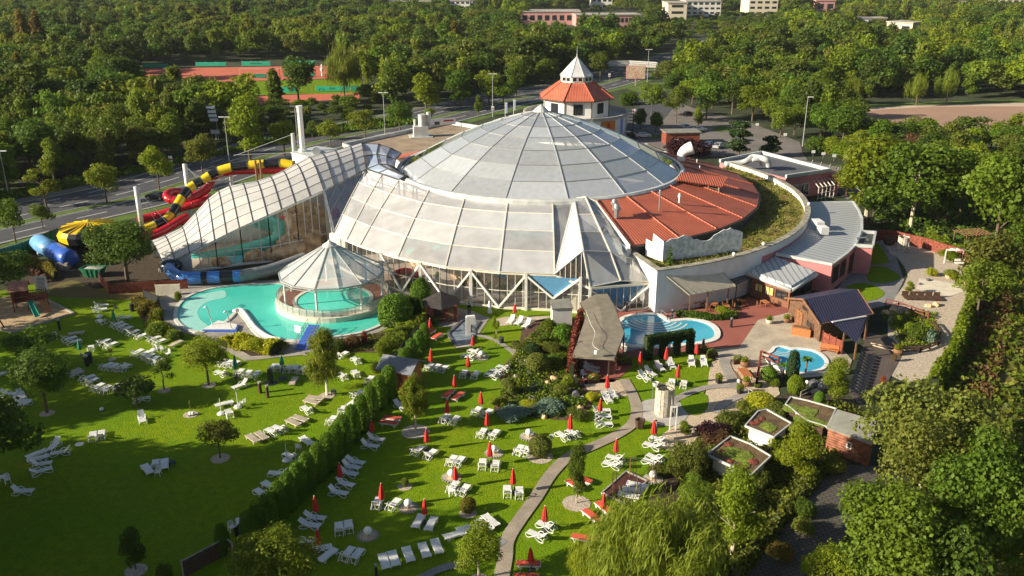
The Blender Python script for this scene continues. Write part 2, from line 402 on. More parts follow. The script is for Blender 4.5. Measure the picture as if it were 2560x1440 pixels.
def pattern_mat(name,kind,c1,c2,sx,sy,rough=0.85,rot=0.0,mortar=0.02,bump=0.4):
    """brick / stripe pattern in the object's plan"""
    m=bpy.data.materials.new(name);m.use_nodes=True;N=m.node_tree.nodes;L=m.node_tree.links;b=N['Principled BSDF']
    tc=N.new('ShaderNodeTexCoord');mp=N.new('ShaderNodeMapping');mp.inputs['Rotation'].default_value=(0,0,rot);L.new(tc.outputs['Object'],mp.inputs[0])
    if kind=='brick':
        t=N.new('ShaderNodeTexBrick');t.inputs['Scale'].default_value=1;t.inputs['Brick Width'].default_value=sx;t.inputs['Row Height'].default_value=sy
        t.inputs['Mortar Size'].default_value=mortar;t.inputs['Color1'].default_value=(*c1,1);t.inputs['Color2'].default_value=(*[x*0.85 for x in c1],1);t.inputs['Mortar'].default_value=(*c2,1)
        L.new(mp.outputs[0],t.inputs['Vector']);co=t.outputs['Color'];h=t.outputs['Fac']
    else:
        t=N.new('ShaderNodeTexWave');t.wave_type='BANDS';t.bands_direction='X';t.inputs['Scale'].default_value=sx;t.inputs['Distortion'].default_value=sy
        L.new(mp.outputs[0],t.inputs['Vector'])
        x=N.new('ShaderNodeMix');x.data_type='RGBA';L.new(t.outputs['Fac'],x.inputs['Factor']);x.inputs['A'].default_value=(*c2,1);x.inputs['B'].default_value=(*c1,1);co=x.outputs['Result'];h=t.outputs['Fac']
    n=N.new('ShaderNodeTexNoise');n.inputs['Scale'].default_value=0.5;n.inputs['Detail'].default_value=6;L.new(tc.outputs['Object'],n.inputs['Vector'])
    hs=N.new('ShaderNodeHueSaturation');r=N.new('ShaderNodeMapRange');r.inputs[1].default_value=.3;r.inputs[2].default_value=.7;r.inputs[3].default_value=.78;r.inputs[4].default_value=1.18
    L.new(n.outputs[0],r.inputs[0]);L.new(r.outputs[0],hs.inputs['Value']);L.new(co,hs.inputs['Color']);L.new(hs.outputs[0],b.inputs['Base Color'])
    b.inputs['Roughness'].default_value=rough
    M[name]=m
pattern_mat('pavers','brick',(0.36,0.33,0.29),(0.22,0.20,0.18),0.5,0.3)
pattern_mat('pavers_beige','brick',(0.50,0.43,0.33),(0.36,0.31,0.24),0.3,0.18,rot=0.6)
pattern_mat('pavers_grey','brick',(0.27,0.27,0.27),(0.16,0.16,0.16),0.3,0.18,rot=0.2)
pattern_mat('pavers_red','brick',(0.30,0.085,0.06),(0.17,0.05,0.04),0.3,0.16)
pattern_mat('path_brick','brick',(0.38,0.32,0.25),(0.24,0.20,0.16),0.35,0.2,rot=0.4)
pattern_mat('grass_paver','brick',(0.11,0.09,0.085),(0.045,0.05,0.03),0.55,0.4,mortar=0.07,rot=0.5)
pattern_mat('deck_stripe','wave',(0.13,0.10,0.085),(0.05,0.04,0.035),2.2,0.0,rot=R(20))
# red pantiles that follow the round roof: rings (courses) x radial rolls about the hall's centre
CX,CY=5.1,157.0
def tile_mat(name,polar=True,c1=(0.56,0.15,0.08),c2=(0.20,0.04,0.027),course=0.42,roll=0.42,gloss=0.6):
    m=bpy.data.materials.new(name);m.use_nodes=True;N=m.node_tree.nodes;L=m.node_tree.links;b=N['Principled BSDF']
    tc=N.new('ShaderNodeTexCoord');sp=N.new('ShaderNodeSeparateXYZ');mp0=N.new('ShaderNodeMapping');mp0.inputs['Location'].default_value=(-CX,-CY,0) if polar else (0,0,0);L.new(tc.outputs['Object'],mp0.inputs[0]);L.new(mp0.outputs[0],sp.inputs[0])
    def ma(op,a,c=None):
        n=N.new('ShaderNodeMath');n.operation=op
        for i,v in enumerate((a,c)):
            if v is None:continue
            if isinstance(v,(int,float)):n.inputs[i].default_value=v
            else:L.new(v,n.inputs[i])
        return n.outputs[0]
    if polar:
        r=ma('SQRT',ma('ADD',ma('MULTIPLY',sp.outputs[0],sp.outputs[0]),ma('MULTIPLY',sp.outputs[1],sp.outputs[1])))
        a=ma('MULTIPLY',ma('ARCTAN2',sp.outputs[1],sp.outputs[0]),34.0)
    else:r,a=sp.outputs[1],sp.outputs[0]
    f1=ma('FRACT',ma('DIVIDE',r,course));f2=ma('ABSOLUTE',ma('SINE',ma('MULTIPLY',a,math.pi/roll)))
    hgt=ma('ADD',ma('MULTIPLY',f1,-0.6 if polar else 0.6),f2)
    n=N.new('ShaderNodeTexNoise');n.inputs['Scale'].default_value=0.45;n.inputs['Detail'].default_value=8;L.new(tc.outputs['Object'],n.inputs['Vector'])
    x=N.new('ShaderNodeMix');x.data_type='RGBA';x.inputs['A'].default_value=(*c2,1);x.inputs['B'].default_value=(*c1,1)
    w=ma('MULTIPLY',ma('ADD',ma('MULTIPLY',f2,0.5),n.outputs[0]),1.0)
    ed=ma('GREATER_THAN',f1,0.12);L.new(ma('MULTIPLY',w,ma('ADD',ma('MULTIPLY',ed,0.4),0.6)),x.inputs['Factor'])
    L.new(x.outputs['Result'],b.inputs['Base Color']);b.inputs['Roughness'].default_value=gloss
    bp=N.new('ShaderNodeBump');bp.inputs['Strength'].default_value=0.8;bp.inputs['Distance'].default_value=0.06;L.new(hgt,bp.inputs['Height']);L.new(bp.outputs[0],b.inputs['Normal'])
    M[name]=m
tile_mat('pantile');tile_mat('pantile_flat',False)
tile_mat('navy_tile',False,(0.035,0.033,0.07),(0.015,0.015,0.035),0.36,0.36,0.45)
def seam_mat(name,c1,c2,polar,step,c3=None):
    m=bpy.data.materials.new(name);m.use_nodes=True;N=m.node_tree.nodes;L=m.node_tree.links;b=N['Principled BSDF']
    tc=N.new('ShaderNodeTexCoord');sp=N.new('ShaderNodeSeparateXYZ');mp0=N.new('ShaderNodeMapping');mp0.inputs['Location'].default_value=(-CX,-CY,0) if polar else (0,0,0);L.new(tc.outputs['Object'],mp0.inputs[0]);L.new(mp0.outputs[0],sp.inputs[0])
    at=N.new('ShaderNodeMath');at.operation='ARCTAN2';L.new(sp.outputs[1],at.inputs[0]);L.new(sp.outputs[0],at.inputs[1])
    mu=N.new('ShaderNodeMath');mu.operation='MULTIPLY';mu.inputs[1].default_value=(52.0/step) if polar else 1/step
    L.new(at.outputs[0] if polar else sp.outputs[0],mu.inputs[0])
    fr=N.new('ShaderNodeMath');fr.operation='FRACT';L.new(mu.outputs[0],fr.inputs[0])
    gt=N.new('ShaderNodeMath');gt.operation='LESS_THAN';gt.inputs[1].default_value=0.22;L.new(fr.outputs[0],gt.inputs[0])
    x=N.new('ShaderNodeMix');x.data_type='RGBA';x.inputs['A'].default_value=(*c1,1);x.inputs['B'].default_value=(*c2,1);L.new(gt.outputs[0],x.inputs['Factor'])
    L.new(x.outputs['Result'],b.inputs['Base Color']);b.inputs['Roughness'].default_value=0.5;b.inputs['Metallic'].default_value=0.15
    M[name]=m
seam_mat('zinc_curved',(0.44,0.46,0.47),(0.20,0.22,0.24),True,1.15)
seam_mat('zinc',(0.50,0.52,0.53),(0.25,0.26,0.27),False,0.9)
mat('chalet_wood',(0.13,0.07,0.04),0.8,0.35,3)
mat('pale_slab',(0.62,0.56,0.46),0.95,0.1,1)
mat('sedum',(0.27,0.24,0.04),1.0,scale=0.35,col2=(0.19,0.115,0.04),detail=12,bump=1.0,bscale=1.5)
mat('sedum_green',(0.15,0.20,0.02),1.0,0.3,2,bump=1.0,bscale=6)
mat('sedum_red',(0.20,0.05,0.03),1.0,0.3,2,bump=1.0,bscale=6)
mat('sedum_brown',(0.17,0.11,0.05),1.0,scale=1.2,col2=(0.09,0.06,0.03),bump=1.0,bscale=6)
mat('rock_print',(0.78,0.79,0.78),0.8,scale=1.6,col2=(0.40,0.48,0.50),detail=9)
# foliage
leafmat('leaf_dark',(0.034,0.070,0.008),(0.085,0.140,0.011),0.018,0.35)
leafmat('leaf_mid',(0.056,0.104,0.008),(0.125,0.192,0.011),0.02,0.32)
leafmat('leaf_lime',(0.105,0.160,0.006),(0.205,0.255,0.010),0.012,0.2)
leafmat('leaf_olive',(0.080,0.108,0.014),(0.165,0.190,0.022),0.015,0.25)
leafmat('leaf_willow',(0.110,0.160,0.014),(0.210,0.255,0.022),0.012,0.12,0.4)
leafmat('leaf_gold',(0.13,0.12,0.015),(0.22,0.185,0.02),0.02,0.2)
leafmat('leaf_rust',(0.13,0.075,0.025),(0.17,0.12,0.04),0.02,0.2)
leafmat('leaf_plum',(0.030,0.010,0.014),(0.060,0.016,0.022),0.01,0.2,0.25)
leafmat('leaf_redivy',(0.16,0.030,0.022),(0.26,0.06,0.035),0.01,0.15,0.25)
leafmat('leaf_yellow',(0.25,0.29,0.010),(0.42,0.44,0.02),0.01,0.15)
leafmat('leaf_hedge',(0.052,0.125,0.008),(0.125,0.235,0.010),0.008,0.12,0.2)
leafmat('leaf_yew',(0.018,0.045,0.008),(0.035,0.075,0.012),0.01,0.1,0.15)
leafmat('leaf_blue',(0.10,0.17,0.11),(0.20,0.29,0.21),0.01,0.15,0.15)
leafmat('leaf_grass',(0.10,0.13,0.015),(0.17,0.19,0.03),0.01,0.15,0.3)
# ============================================================ GREAT GLASS HALL
def pol(r,deg,z=0.0):return Vector((CX+r*math.cos(R(deg)),CY+r*math.sin(R(deg)),z))
def lerp(a,b,t):return a+(b-a)*t
def loft_panels(cols_t,cols_b,rows,bulge=0.0,mid=None):
    g=[]
    for a,b in zip(cols_t,cols_b):
        col=[]
        for j in range(rows+1):
            t=j/rows;p=lerp(a,b,t)
            if bulge:p=p+Vector((0,0,bulge*math.sin(math.pi*t)))
            col.append(p)
        g.append(col)
    return g
def panes(o):
    r_=random.Random(len(o.data.polygons));a=o.data.attributes.new('pane','FLOAT','FACE');a.data.foreach_set('value',[r_.random()**1.5 for _ in o.data.polygons])
def panels(g,m,name,root,fm='cream_steel',fr=0.16,fr2=0.09,rows_bar=True,smoothp=False,fname='glazing_bars',lift=0.06):
    b=MB();k=MB();up=Vector((0,0,lift))
    for i in range(len(g)-1):
        for j in range(len(g[0])-1):b.quad(g[i][j],g[i][j+1],g[i+1][j+1],g[i+1][j])
    gl=b.build(name,m,root);panes(gl)
    for i in range(len(g)):
        for j in range(len(g[0])-1):k.bar(g[i][j]+up,g[i][j+1]+up,fr,fr)
    for j in range(len(g[0])):
        for i in range(len(g)-1):k.bar(g[i][j]+up*0.8,g[i+1][j]+up*0.8,fr2,fr2)
    k.build(fname,fm,gl,Vector((0,0,0)))
    return gl
hall=thing('glass_dome_hall','huge round swimming hall with a shallow glass dome and a sloping glass skirt roof','swimming hall',(CX,CY,0),world=True)
# dome
off=-90+8.3;NS=16
def ringp(k,r):return pol(r,off+k*360/NS)
b=MB();bars=MB();bars2=MB()
nr=7
def dz(t):return 21-10*t+1.25*math.sin(math.pi*t)
for j in range(nr):
    for k in range(NS):
        q=[]
        for (jj,kk) in ((j,k),(j+1,k),(j+1,k+1),(j,k+1)):
            p=ringp(kk,25*jj/nr);p.z=dz(jj/nr);q.append(p)
        if j==0:q=q[1:];q.insert(0,Vector((CX,CY,21)))
        b.quad(*q)
        up=Vector((0,0,0.05))
        bars.bar(q[0]+up,q[1]+up,0.12,0.10);bars2.bar(q[1]+up,q[2]+up,0.09,0.09)
dome=b.build('dome_glazing','roof_glass',hall);panes(dome)
bars.build('dome_rib','pole_grey',dome,Vector());bars2.build('ring_bars','steel',dome,Vector())
c=MB();c.lathe([(0.01,21.9),(0.5,21.6),(1.0,21.2),(1.5,20.7)],16,(CX,CY,0));c.build('dome_cap','lead_white',hall)
g=MB();g.lathe([(25.1,11.05),(25.0,11.25),(25.5,11.25),(25.8,11.0),(25.8,10.4),(25.3,10.3)],64,(CX,CY,0));g.build('rim_gutter','lead_white',hall,smooth=False)
# inner lattice seen through the glass
k=MB()
for i in range(NS):
    for j in range(1,nr):
        p=ringp(i,25*j/nr);p.z=dz(j/nr);q=ringp(i,25*(j+1)/nr);q.z=dz((j+1)/nr);lo=lerp(p,q,.5)-Vector((0,0,1.5))
        k.bar(p-Vector((0,0,.1)),lo,0.12);k.bar(lo,q-Vector((0,0,.1)),0.12)
        if j<nr-1:
            p2=q;q2=ringp(i,25*(j+2)/nr);q2.z=dz((j+2)/nr);k.bar(lo,lerp(p2,q2,.5)-Vector((0,0,1.5)),0.14)
for i in range(NS):
    p=ringp(i,24.6);p.z=10.6;k.bar(p,Vector((p.x,p.y,0.1)),0.35)
k.build('roof_lattice','white_paint',hall)
# skirt roof
Ttop=[(915.6,423,11.2),(955,437,11),(997,451,11),(1074.5,471,11),(1165,484,11),(1271,492,11),(1381,495.5,11),(1435,496.5,11)]
Tbot=[(834,583.5,5.5),(866,600,5.5),(899.6,614,5.5),(994,643,5.5),(1114,667,5.5),(1248,680,5.5),(1387,686,5.5)]
tt=[P(*p) for p in Ttop];tb=[P(*p) for p in Tbot]
panels(loft_panels(tt[:7],tb,4,0.35),'skirt_glass','skirt_roof',hall,'cream_steel',0.13,0.08)
# trusses under the skirt
k=MB()
for a,c2 in zip(tt[:7],tb):
    for j in range(4):
        p=lerp(a,c2,j/4)-Vector((0,0,.25));q=lerp(a,c2,(j+1)/4)-Vector((0,0,.25));lo=lerp(p,q,.5)-Vector((0,0,1.2))
        k.bar(p,lo,.12);k.bar(lo,q,.12)
        if j<3:k.bar(lo,lerp(q,lerp(a,c2,(j+2)/4)-Vector((0,0,.25)),.5)-Vector((0,0,1.2)),.14)
for a,c2 in zip(tt[:-1],tt[1:]):
    k.bar(a-Vector((0,0,1.6)),c2-Vector((0,0,1.6)),.14);k.bar(a-Vector((0,0,.2)),lerp(a,c2,.5)-Vector((0,0,1.6)),.12);k.bar(lerp(a,c2,.5)-Vector((0,0,1.6)),c2-Vector((0,0,.2)),.12)
    k.bar(a,Vector((a.x,a.y,0.1)),.3)
k.build('skirt_truss','white_paint',hall)
# right-hand wing of the skirt with its white gable facet
A=P(1435,496,11);Rg=P(1458,627,8.4);Lc=P(1475,718,4.0);Rr=P(1627,705,4.0);TR=P(1491,504,10.9);K=tb[6]
spine=[A,lerp(A,Rg,.34),lerp(A,Rg,.67),Rg,Lc];edge=[TR,lerp(TR,Rr,.25),lerp(TR,Rr,.5),lerp(TR,Rr,.75),Rr]
gg=[]
for t in (0,.5,1):gg.append([lerp(a,c2,t)+Vector((0,0,0.5*math.sin(math.pi*t))) for a,c2 in zip(spine,edge)])
panels(gg,'wing_glass','wing_roof',hall,'cream_steel',0.17,0.1)
kb=MB();kb.quad(tt[6],tb[6],A);kb.build('skirt_corner','wing_glass',hall)
fb=MB();fb.quad(A,K,lerp(K,Rg,.5),Rg);fac=fb.build('white_gable_facet','facet_glass',hall)
k=MB();up=Vector((0,0,.05))
for p,q in ((A,K),(K,Rg),(A,Rg),(lerp(A,K,.33),lerp(A,Rg,.33)),(lerp(A,K,.66),lerp(A,Rg,.66))):k.bar(p+up,q+up,.16 if p in (A,K) else .06)
k.build('facet_frame','white_paint',fac,Vector())
# glass walls
def glass_wall(path,zt,root,step=1.15,transoms=(2.7,),kerb=0.35,glass='clear_glass',m='cream_steel',name='glass_wall',w=0.09,zb=0.0):
    """path: list of Vectors (x,y); zt: top height at each point"""
    gl=MB();fr=MB()
    for i in range(len(path)-1):
        a,c2=path[i].copy(),path[i+1].copy();za,zc=zt[i],zt[i+1]
        a.z=zb;c2.z=zb;L=(c2-a).length;n=max(1,round(L/step))
        gl.quad(a,c2,Vector((c2.x,c2.y,zc)),Vector((a.x,a.y,za)))
        for j in range(n+1):
            p=lerp(a,c2,j/n);fr.bar(p,Vector((p.x,p.y,lerp(za,zc,j/n))),w,w)
        for z in transoms:
            if z<min(za,zc):fr.bar(Vector((a.x,a.y,z)),Vector((c2.x,c2.y,z)),w,w)
        fr.bar(Vector((a.x,a.y,za-.1)),Vector((c2.x,c2.y,zc-.1)),.3,.3)
        fr.bar(Vector((a.x,a.y,zb+kerb/2)),Vector((c2.x,c2.y,zb+kerb/2)),.35,kerb)
    g_=gl.build(name,glass,root);fr.build('mullions',m,g_,Vector());return g_
def shrink(p,d=0.25):
    v=Vector((p.x-CX,p.y-CY,0));v.normalize();return Vector((p.x-v.x*d,p.y-v.y*d,0))
wp=[shrink(p) for p in tb]+[shrink(Lc,.1)]
glass_wall(wp,[5.4]*7+[3.95],hall)
def at_px(path,x):
    for i in range(len(path)-1):
        a,c2=path[i],path[i+1]
        xa=pix(Vector((a.x,a.y,2.5)))[0];xc=pix(Vector((c2.x,c2.y,2.5)))[0]
        if xa<=x<=xc:return lerp(a,c2,(x-xa)/(xc-xa))
    return path[-1]
k=MB()
out=[Vector((p.x+(p.x-CX)*0.006,p.y+(p.y-CY)*0.006,0)) for p in wp]
posts=[955,1052,1178,1315,1450]
for i,x in enumerate(posts):
    p=at_px(out,x);k.bar(p,Vector((p.x,p.y,5.4)),.38,.38)
    if i<len(posts)-1:
        q=at_px(out,posts[i+1]);mid=at_px(out,(x+posts[i+1])/2)
        zz=2.0 if i==3 else 0.3
        k.bar(Vector((p.x,p.y,5.2)),Vector((mid.x,mid.y,zz)),.26,.26);k.bar(Vector((q.x,q.y,5.2)),Vector((mid.x,mid.y,zz)),.26,.26)
k.build('wall_brace','white_paint',hall)
fm=MB();a=at_px(out,1325);c2=at_px(out,1447);mid=at_px(out,1386)
def inn(p,z):return Vector((p.x-(p.x-CX)*0.0035,p.y-(p.y-CY)*0.0035,z))
fm.quad(inn(a,5.1),inn(mid,2.2),inn(c2,5.1));fm.build('blue_window_film','film_blue',hall)
# gable glazing K-Rg-Lc and wing front wall
gb=MB();gb.quad(K-Vector((0,0,.1)),lerp(K,Lc,.98)-Vector((0,0,.1)),Rg-Vector((0,0,.15)));gg_=gb.build('gable_glazing','clear_glass',hall)
k=MB()
for t in (.15,.3,.45,.6,.75,.9):
    p=lerp(K,Lc,t);q=lerp(K,Rg,t/.8) if t<.8 else lerp(Rg,Lc,(t-.8)/.2);k.bar(p,q,.08)
k.build('mullions','cream_steel',gg_,Vector())
wl=[Vector((Lc.x,Lc.y,0)),Vector((Rr.x,Rr.y,0))]
glass_wall(wl,[3.9,3.9],hall,1.0,(),.25)
k=MB();mid=lerp(wl[0],wl[1],.52);dd=Vector((0,-.25,0))
k.bar(wl[0]+dd+Vector((0,0,3.7)),mid+dd+Vector((0,0,.2)),.24);k.bar(wl[1]+dd+Vector((0,0,3.7)),mid+dd+Vector((0,0,.2)),.24)
for p in wl:k.bar(p+dd,p+dd+Vector((0,0,3.9)),.34)
k.build('wall_brace','white_paint',hall)
fm=MB();fm.quad(wl[0]+Vector((.6,.08,3.6)),mid+Vector((0,.08,.5)),wl[1]+Vector((-.6,.08,3.6)));fm.build('blue_window_film','film_blue',hall)
# white stub wall at the left end of the skirt
k=MB();a=P(828,583,5.6);k.prism([a+Vector((-.4,.3,0)),tb[0]+Vector((1.8,-.9,0)),tb[0]+Vector((2.2,0,0)),a+Vector((0,1.5,0))],2.9,5.45);k.build('white_wall_end','white_wall',hall)
# glass roof scoop between the dome and the slide hall
ga=[PY(902,359,163),PY(905,392,159),P(917,423,11.4),P(945,433,11.2),P(997,450,11.05)]
gc=[PY(1003,384,160),PY(989,400,156),PY(985,418,152),PY(1000,432,148),P(1030,452,10.6)]
scp=[[lerp(p,q,t)+Vector((0,0,-.0+0.8*math.sin(math.pi*t))) for q in [gc[i]]][0] for i,p in enumerate(ga) for t in (0,)]
g3=[]
for t in (0,.45,.75,1):g3.append([lerp(p,q,t)+Vector((0,0,.7*math.sin(math.pi*t))) for p,q in zip(ga,gc)])
panels(g3,'sky_tint_glass','sky_tint_scoop',hall,'dark_grey',.2,.16)
# dark see-through glass triangle
E809=P(809,476,10.1);tri=[lerp(tt[0],E809,0),E809,tb[0]]
b=MB();b.quad(tt[0]-Vector((0,0,.05)),tb[0]-Vector((0,0,.05)),E809-Vector((0,0,.05)));o=b.build('smoked_glass_triangle','smoked_glass',hall)
k=MB()
for t in (.33,.66):k.bar(lerp(tt[0],E809,t),lerp(tt[0],tb[0],t),.1,.1);
for t in (.3,.6):k.bar(lerp(E809,tt[0],t),lerp(E809,tb[0],.2+t*.6),.12)
for p,q in ((tt[0],E809),(E809,tb[0])):k.bar(p,q,.22)
k.build('mullions','steel',o,Vector())
# ---- tiled roof sector, green roof ring and parapet (restaurant and changing wing)
wing=thing('round_tiled_wing','curved wing with a fan of red pantiles and a mossy roof ring beside the dome','building',(CX,CY,0),world=True)
def fan(r0,z0,r1,z1,a0,a1,step,name,m,root,thick=0.0,sub=1):
    b=MB();n=int(round((a1-a0)/step))
    for i in range(n):
        a,c2=a0+i*step,a0+(i+1)*step
        b.quad(pol(r0,a,z0),pol(r1,a,z1),pol(r1,c2,z1),pol(r0,c2,z0))
        if thick:b.quad(pol(r1,a,z1),pol(r1,a,z1-thick),pol(r1,c2,z1-thick),pol(r1,c2,z1))
    return b.build(name,m,root)
tr_=fan(25.4,10.95,38.8,7.5,-72,36,12,'tiled_roof','pantile',wing,.25)
k=MB()
for i in range(10):
    a=-72+i*12;k.tube([pol(25.8,a,10.98),pol(38.7,a,7.6)],.12,6)
k.build('ridge_tiles','pantile_flat',tr_,Vector())
k=MB()
for i in range(9):
    a,c2=-72+i*12,-60+i*12;k.bar(pol(38.95,a,7.3),pol(38.95,c2,7.3),.25,.18);k.bar(pol(38.3,a,6.4),pol(38.3,c2,6.4),.2,1.7)
k.build('eave_gutter','dark_grey',tr_,Vector())
k=MB();k.prism([pol(25.5,-72.3),pol(39.2,-72.3),pol(39.2,-73.3),pol(25.5,-73.3)],5,7.2);
k.quad(pol(25.3,-72.6,11.2),pol(39.2,-72.6,7.75),pol(39.2,-72.6,6.8),pol(25.3,-72.6,10.2));k.build('verge_flashing','lead_white',tr_,Vector())
fan(25.4,10.95,40.5,7.2,100,160,12,'rear_tiled_roof','pantile',wing,.4)
fan(38.0,5.6,46.4,5.6,-72,30,3,'green_roof','sedum',wing)
def ringwall(r0,r1,z0,z1,a0,a1,name,m,root,n=40):
    b=MB();b.lathe([(r0,z0),(r0,z1),(r1,z1),(r1,z0)],n,(CX,CY,0),a0=R(a0),a1=R(a1));return b.build(name,m,root)
pr=ringwall(46.3,47.0,5.2,6.35,-72,30,'parapet','white_wall',wing)
ringwall(46.2,47.15,6.35,6.5,-72,30,'parapet_cap','parapet_cap',pr)
ringwall(46.6,46.95,0,5.2,-48,30,'pink_wall','pink_wall',wing);ringwall(46.6,46.95,0,5.2,-72,-48,'white_wall','white_wall',wing)
k=MB();k.prism([pol(38.6,-72),pol(47,-72),pol(47,-71.2),pol(38.6,-71)],0,6.4);k.build('end_wall','white_wall',wing)
k=MB();k.prism([pol(38.4,-72.2),pol(47.2,-72.2),pol(47.2,-71),pol(38.4,-70.9)],6.4,6.52);k.build('parapet_cap','parapet_cap',wing)
for (a,r) in ((-56,46.9),(-14,46.9),(4,44),(-47,46.5)):
    k=MB();k.ball(pol(r,a,6.85),.28,8);k.build('vent_cowl','white_paint',wing,smooth=True)
# dormer
d0,d1,d2,d3=P(1690,449,11.4),P(1806,467,10.2),P(1819,443,10.9),P(1703,430,12.0)
dm=MB();dm.quad(d0,d1,d2,d3);dm.quad(*[p-Vector((0,0,.15)) for p in (d3,d2,d1,d0)]);dorm=dm.build('dormer_roof','pantile_flat',wing)
k=MB();w0=P(1697,455,10.1);w1=P(1797,493,8.3)
e0=lerp(d0,d1,.05)+Vector((0,.2,-.15));e1=lerp(d0,d1,.93)+Vector((0,.2,-.15))
k.quad(w0,w1,e1,e0);k.quad(w1,w1+Vector((.8,2.6,0)),e1+Vector((.9,2.2,.2)),e1);k.build('dormer_wall','dark_wood',dorm,Vector())
k=MB()
for j in range(5):t=j/4;p=lerp(w0,w1,t);q=lerp(e0,e1,t);k.bar(p+Vector((0,-.05,0)),q+Vector((0,-.05,0)),.14)
for t in (.25,.5,.75):k.bar(lerp(w0,e0,t)+Vector((0,-.05,0)),lerp(w1,e1,t)+Vector((0,-.05,0)),.07)
k.build('louvre_frame','grey_wood',dorm,Vector())
def stack(px,py,h,r,m='steel',hat=True):
    rr=31;z=9.4;p=P(px,py,z)
    rad=math.hypot(p.x-CX,p.y-CY);z=10.95-(rad-25.4)*3.45/13.4;p=P(px,py,z)
    k=MB();k.tube([p,p+Vector((0,0,h))],r,8)
    if hat:k.tube([p+Vector((0,0,h)),p+Vector((0,0,h+.35))],r*1.9,8);k.ball(p+Vector((0,0,h+.5)),r*1.3,8)
    k.build('roof_vent',m,wing)
stack(1541,544,1.2,.35);stack(1648,526,2.6,.13);stack(1698,507,.9,.14,'white_paint');stack(1536,520,.6,.3,'steel');stack(1742,408,.8,.1,'white_paint',False);stack(1749,425,.8,.1,'white_paint',False)
# white rock-print screen standing on the mossy roof
s0,s1=P(1656,654,5.75),P(1853,627,5.75);rng=random.Random(4)
scr=thing('picture_screen','long white screen printed with a rocky waterfall standing below the red tiled eave','screen',tuple(lerp(s0,s1,.5)),world=True)
b=MB();n=24;tops=[]
for i in range(n+1):
    t=i/n;h=2.9+0.5*math.sin(t*9)+rng.uniform(-.25,.25)+(0.8*max(0,t-.55)*2 if t<.85 else-.6*(t-.85)*6);tops.append(lerp(s0,s1,t)+Vector((0,0,h)))
for i in range(n):
    a,c2=lerp(s0,s1,i/n),lerp(s0,s1,(i+1)/n);d=Vector((.05,.25,0))
    b.quad(a,c2,tops[i+1],tops[i]);b.quad(c2+d,a+d,tops[i]+d,tops[i+1]+d);b.quad(tops[i],tops[i+1],tops[i+1]+d,tops[i]+d)
b.build('printed_panel','rock_print',scr)
b=MB();l0=P(1613,640,5.75);b.quad(l0,s0,s0+Vector((0,0,3.0)),lerp(l0,s0,.4)+Vector((0,0,3.7)),lerp(l0,s0,.38)+Vector((0,0,2.4)),l0+Vector((0,0,2.6)));b.build('white_side_panel','white_paint',scr)
# ============================================================ SLIDE HALL (left wing)
sh=thing('slide_hall','long curved milky glass roofed wing sweeping down left above a tall glass wall','slide hall',tuple(P(640,640,0)),world=True)
eave=[(408,661,1.5,132.5),(474,632,3.2,None),(536,601,4.7,None),(598,570,6.2,None),(668,539,7.8,None),(738,508,9.0,None),(809,476,10.1,None),(860,451,10.7,None),(915,423,11.4,None)]
back=[(376,602),(455,568),(520,497),(572,465),(640,452),(705,428),(770,393),(835,377),(902,358)]
ev=[P(p[0],p[1],p[2]) for p in eave];bk=[]
for (x,y),e in zip(back,ev):
    dy={0:7.5,1:11,2:13}.get(back.index((x,y)),13);bk.append(PY(x,y,e.y+dy))
cols_e=smooth(ev,2);cols_b=smooth(bk,2)
g=[]
for i,(e,k_) in enumerate(zip(cols_e,cols_b)):
    s=min(1,.3+i/6)
    g.append([lerp(k_,e,t)+Vector((0,0,1.2*s*math.sin(math.pi*t**0.8))) for t in (0,.17,.34,.5,.67,.84,1)])
panels(g,'milky_glass','curved_roof',sh,'dark_grey',.11,.04,lift=.05)
fl=[Vector((p.x,p.y+.25,0)) for p in ev[1:7]]
glass_wall(fl,[p.z-.05 for p in ev[1:7]],sh,1.45,(2.6,),.3,w=.13,m='white_paint')
sk=Vector((tb[0].x+.2,tb[0].y+.6,0));glass_wall([fl[-1],sk],[9.9,5.4],sh,1.3,(),.3,w=.1)
k=MB();a=P(472,681,0);k.quad(P(404,676,0),Vector((ev[1].x,ev[1].y+.2,0)),Vector((ev[1].x,ev[1].y+.2,3.1)),Vector((ev[0].x,ev[0].y+.2,1.4)));k.build('white_end_wall','white_wall',sh)
k=MB()
for i in range(len(bk)-1):
    a,c2=bk[i],bk[i+1];k.quad(Vector((a.x,a.y,0)),Vector((c2.x,c2.y,0)),c2,a)
k.build('rear_wall','white_wall',sh)
# white plant box with flue on the slide hall
pbx=thing('boiler_house','white box with a tall white flue at the top end of the slide hall','plant room',tuple(P(770,400,9)),world=True)
tp=[P(729,381,12),P(779,393,12),P(858,375,12),P(792,366,12)]
k=MB();k.prism(tp,6.5,11.85);k.build('box_wall','white_wall',pbx);k=MB();k.prism([Vector((lerp(p,(tp[0]+tp[2])/2,-.04)).to_tuple()) for p in tp],11.85,12.05);k.build('flat_roof','lead_white',pbx)
cb=P(757,378,12.05);k=MB();k.tube([cb,cb+Vector((0,0,8.2))],.52,12);k.tube([cb,cb+Vector((0,0,.4))],.8,12);k.tube([cb+Vector((0,0,8.0)),cb+Vector((0,0,8.5))],.6,12)
flu=k.build('flue','white_paint',pbx)
k=MB()
for s_ in (-.2,.2):k.bar(cb+Vector((-.75,s_-.3,1)),cb+Vector((-.75,s_-.3,8.2)),.07)
for i in range(14):k.bar(cb+Vector((-.75,-.5,1+i*.5)),cb+Vector((-.75,-.1,1+i*.5)),.06)
for z in (7.4,8.4):
    k.bar(cb+Vector((-1.6,-.6,z)),cb+Vector((-.5,-.6,z)),.07);k.bar(cb+Vector((-1.6,.3,z)),cb+Vector((-.5,.3,z)),.07);k.bar(cb+Vector((-1.6,-.6,z)),cb+Vector((-1.6,.3,z)),.07)
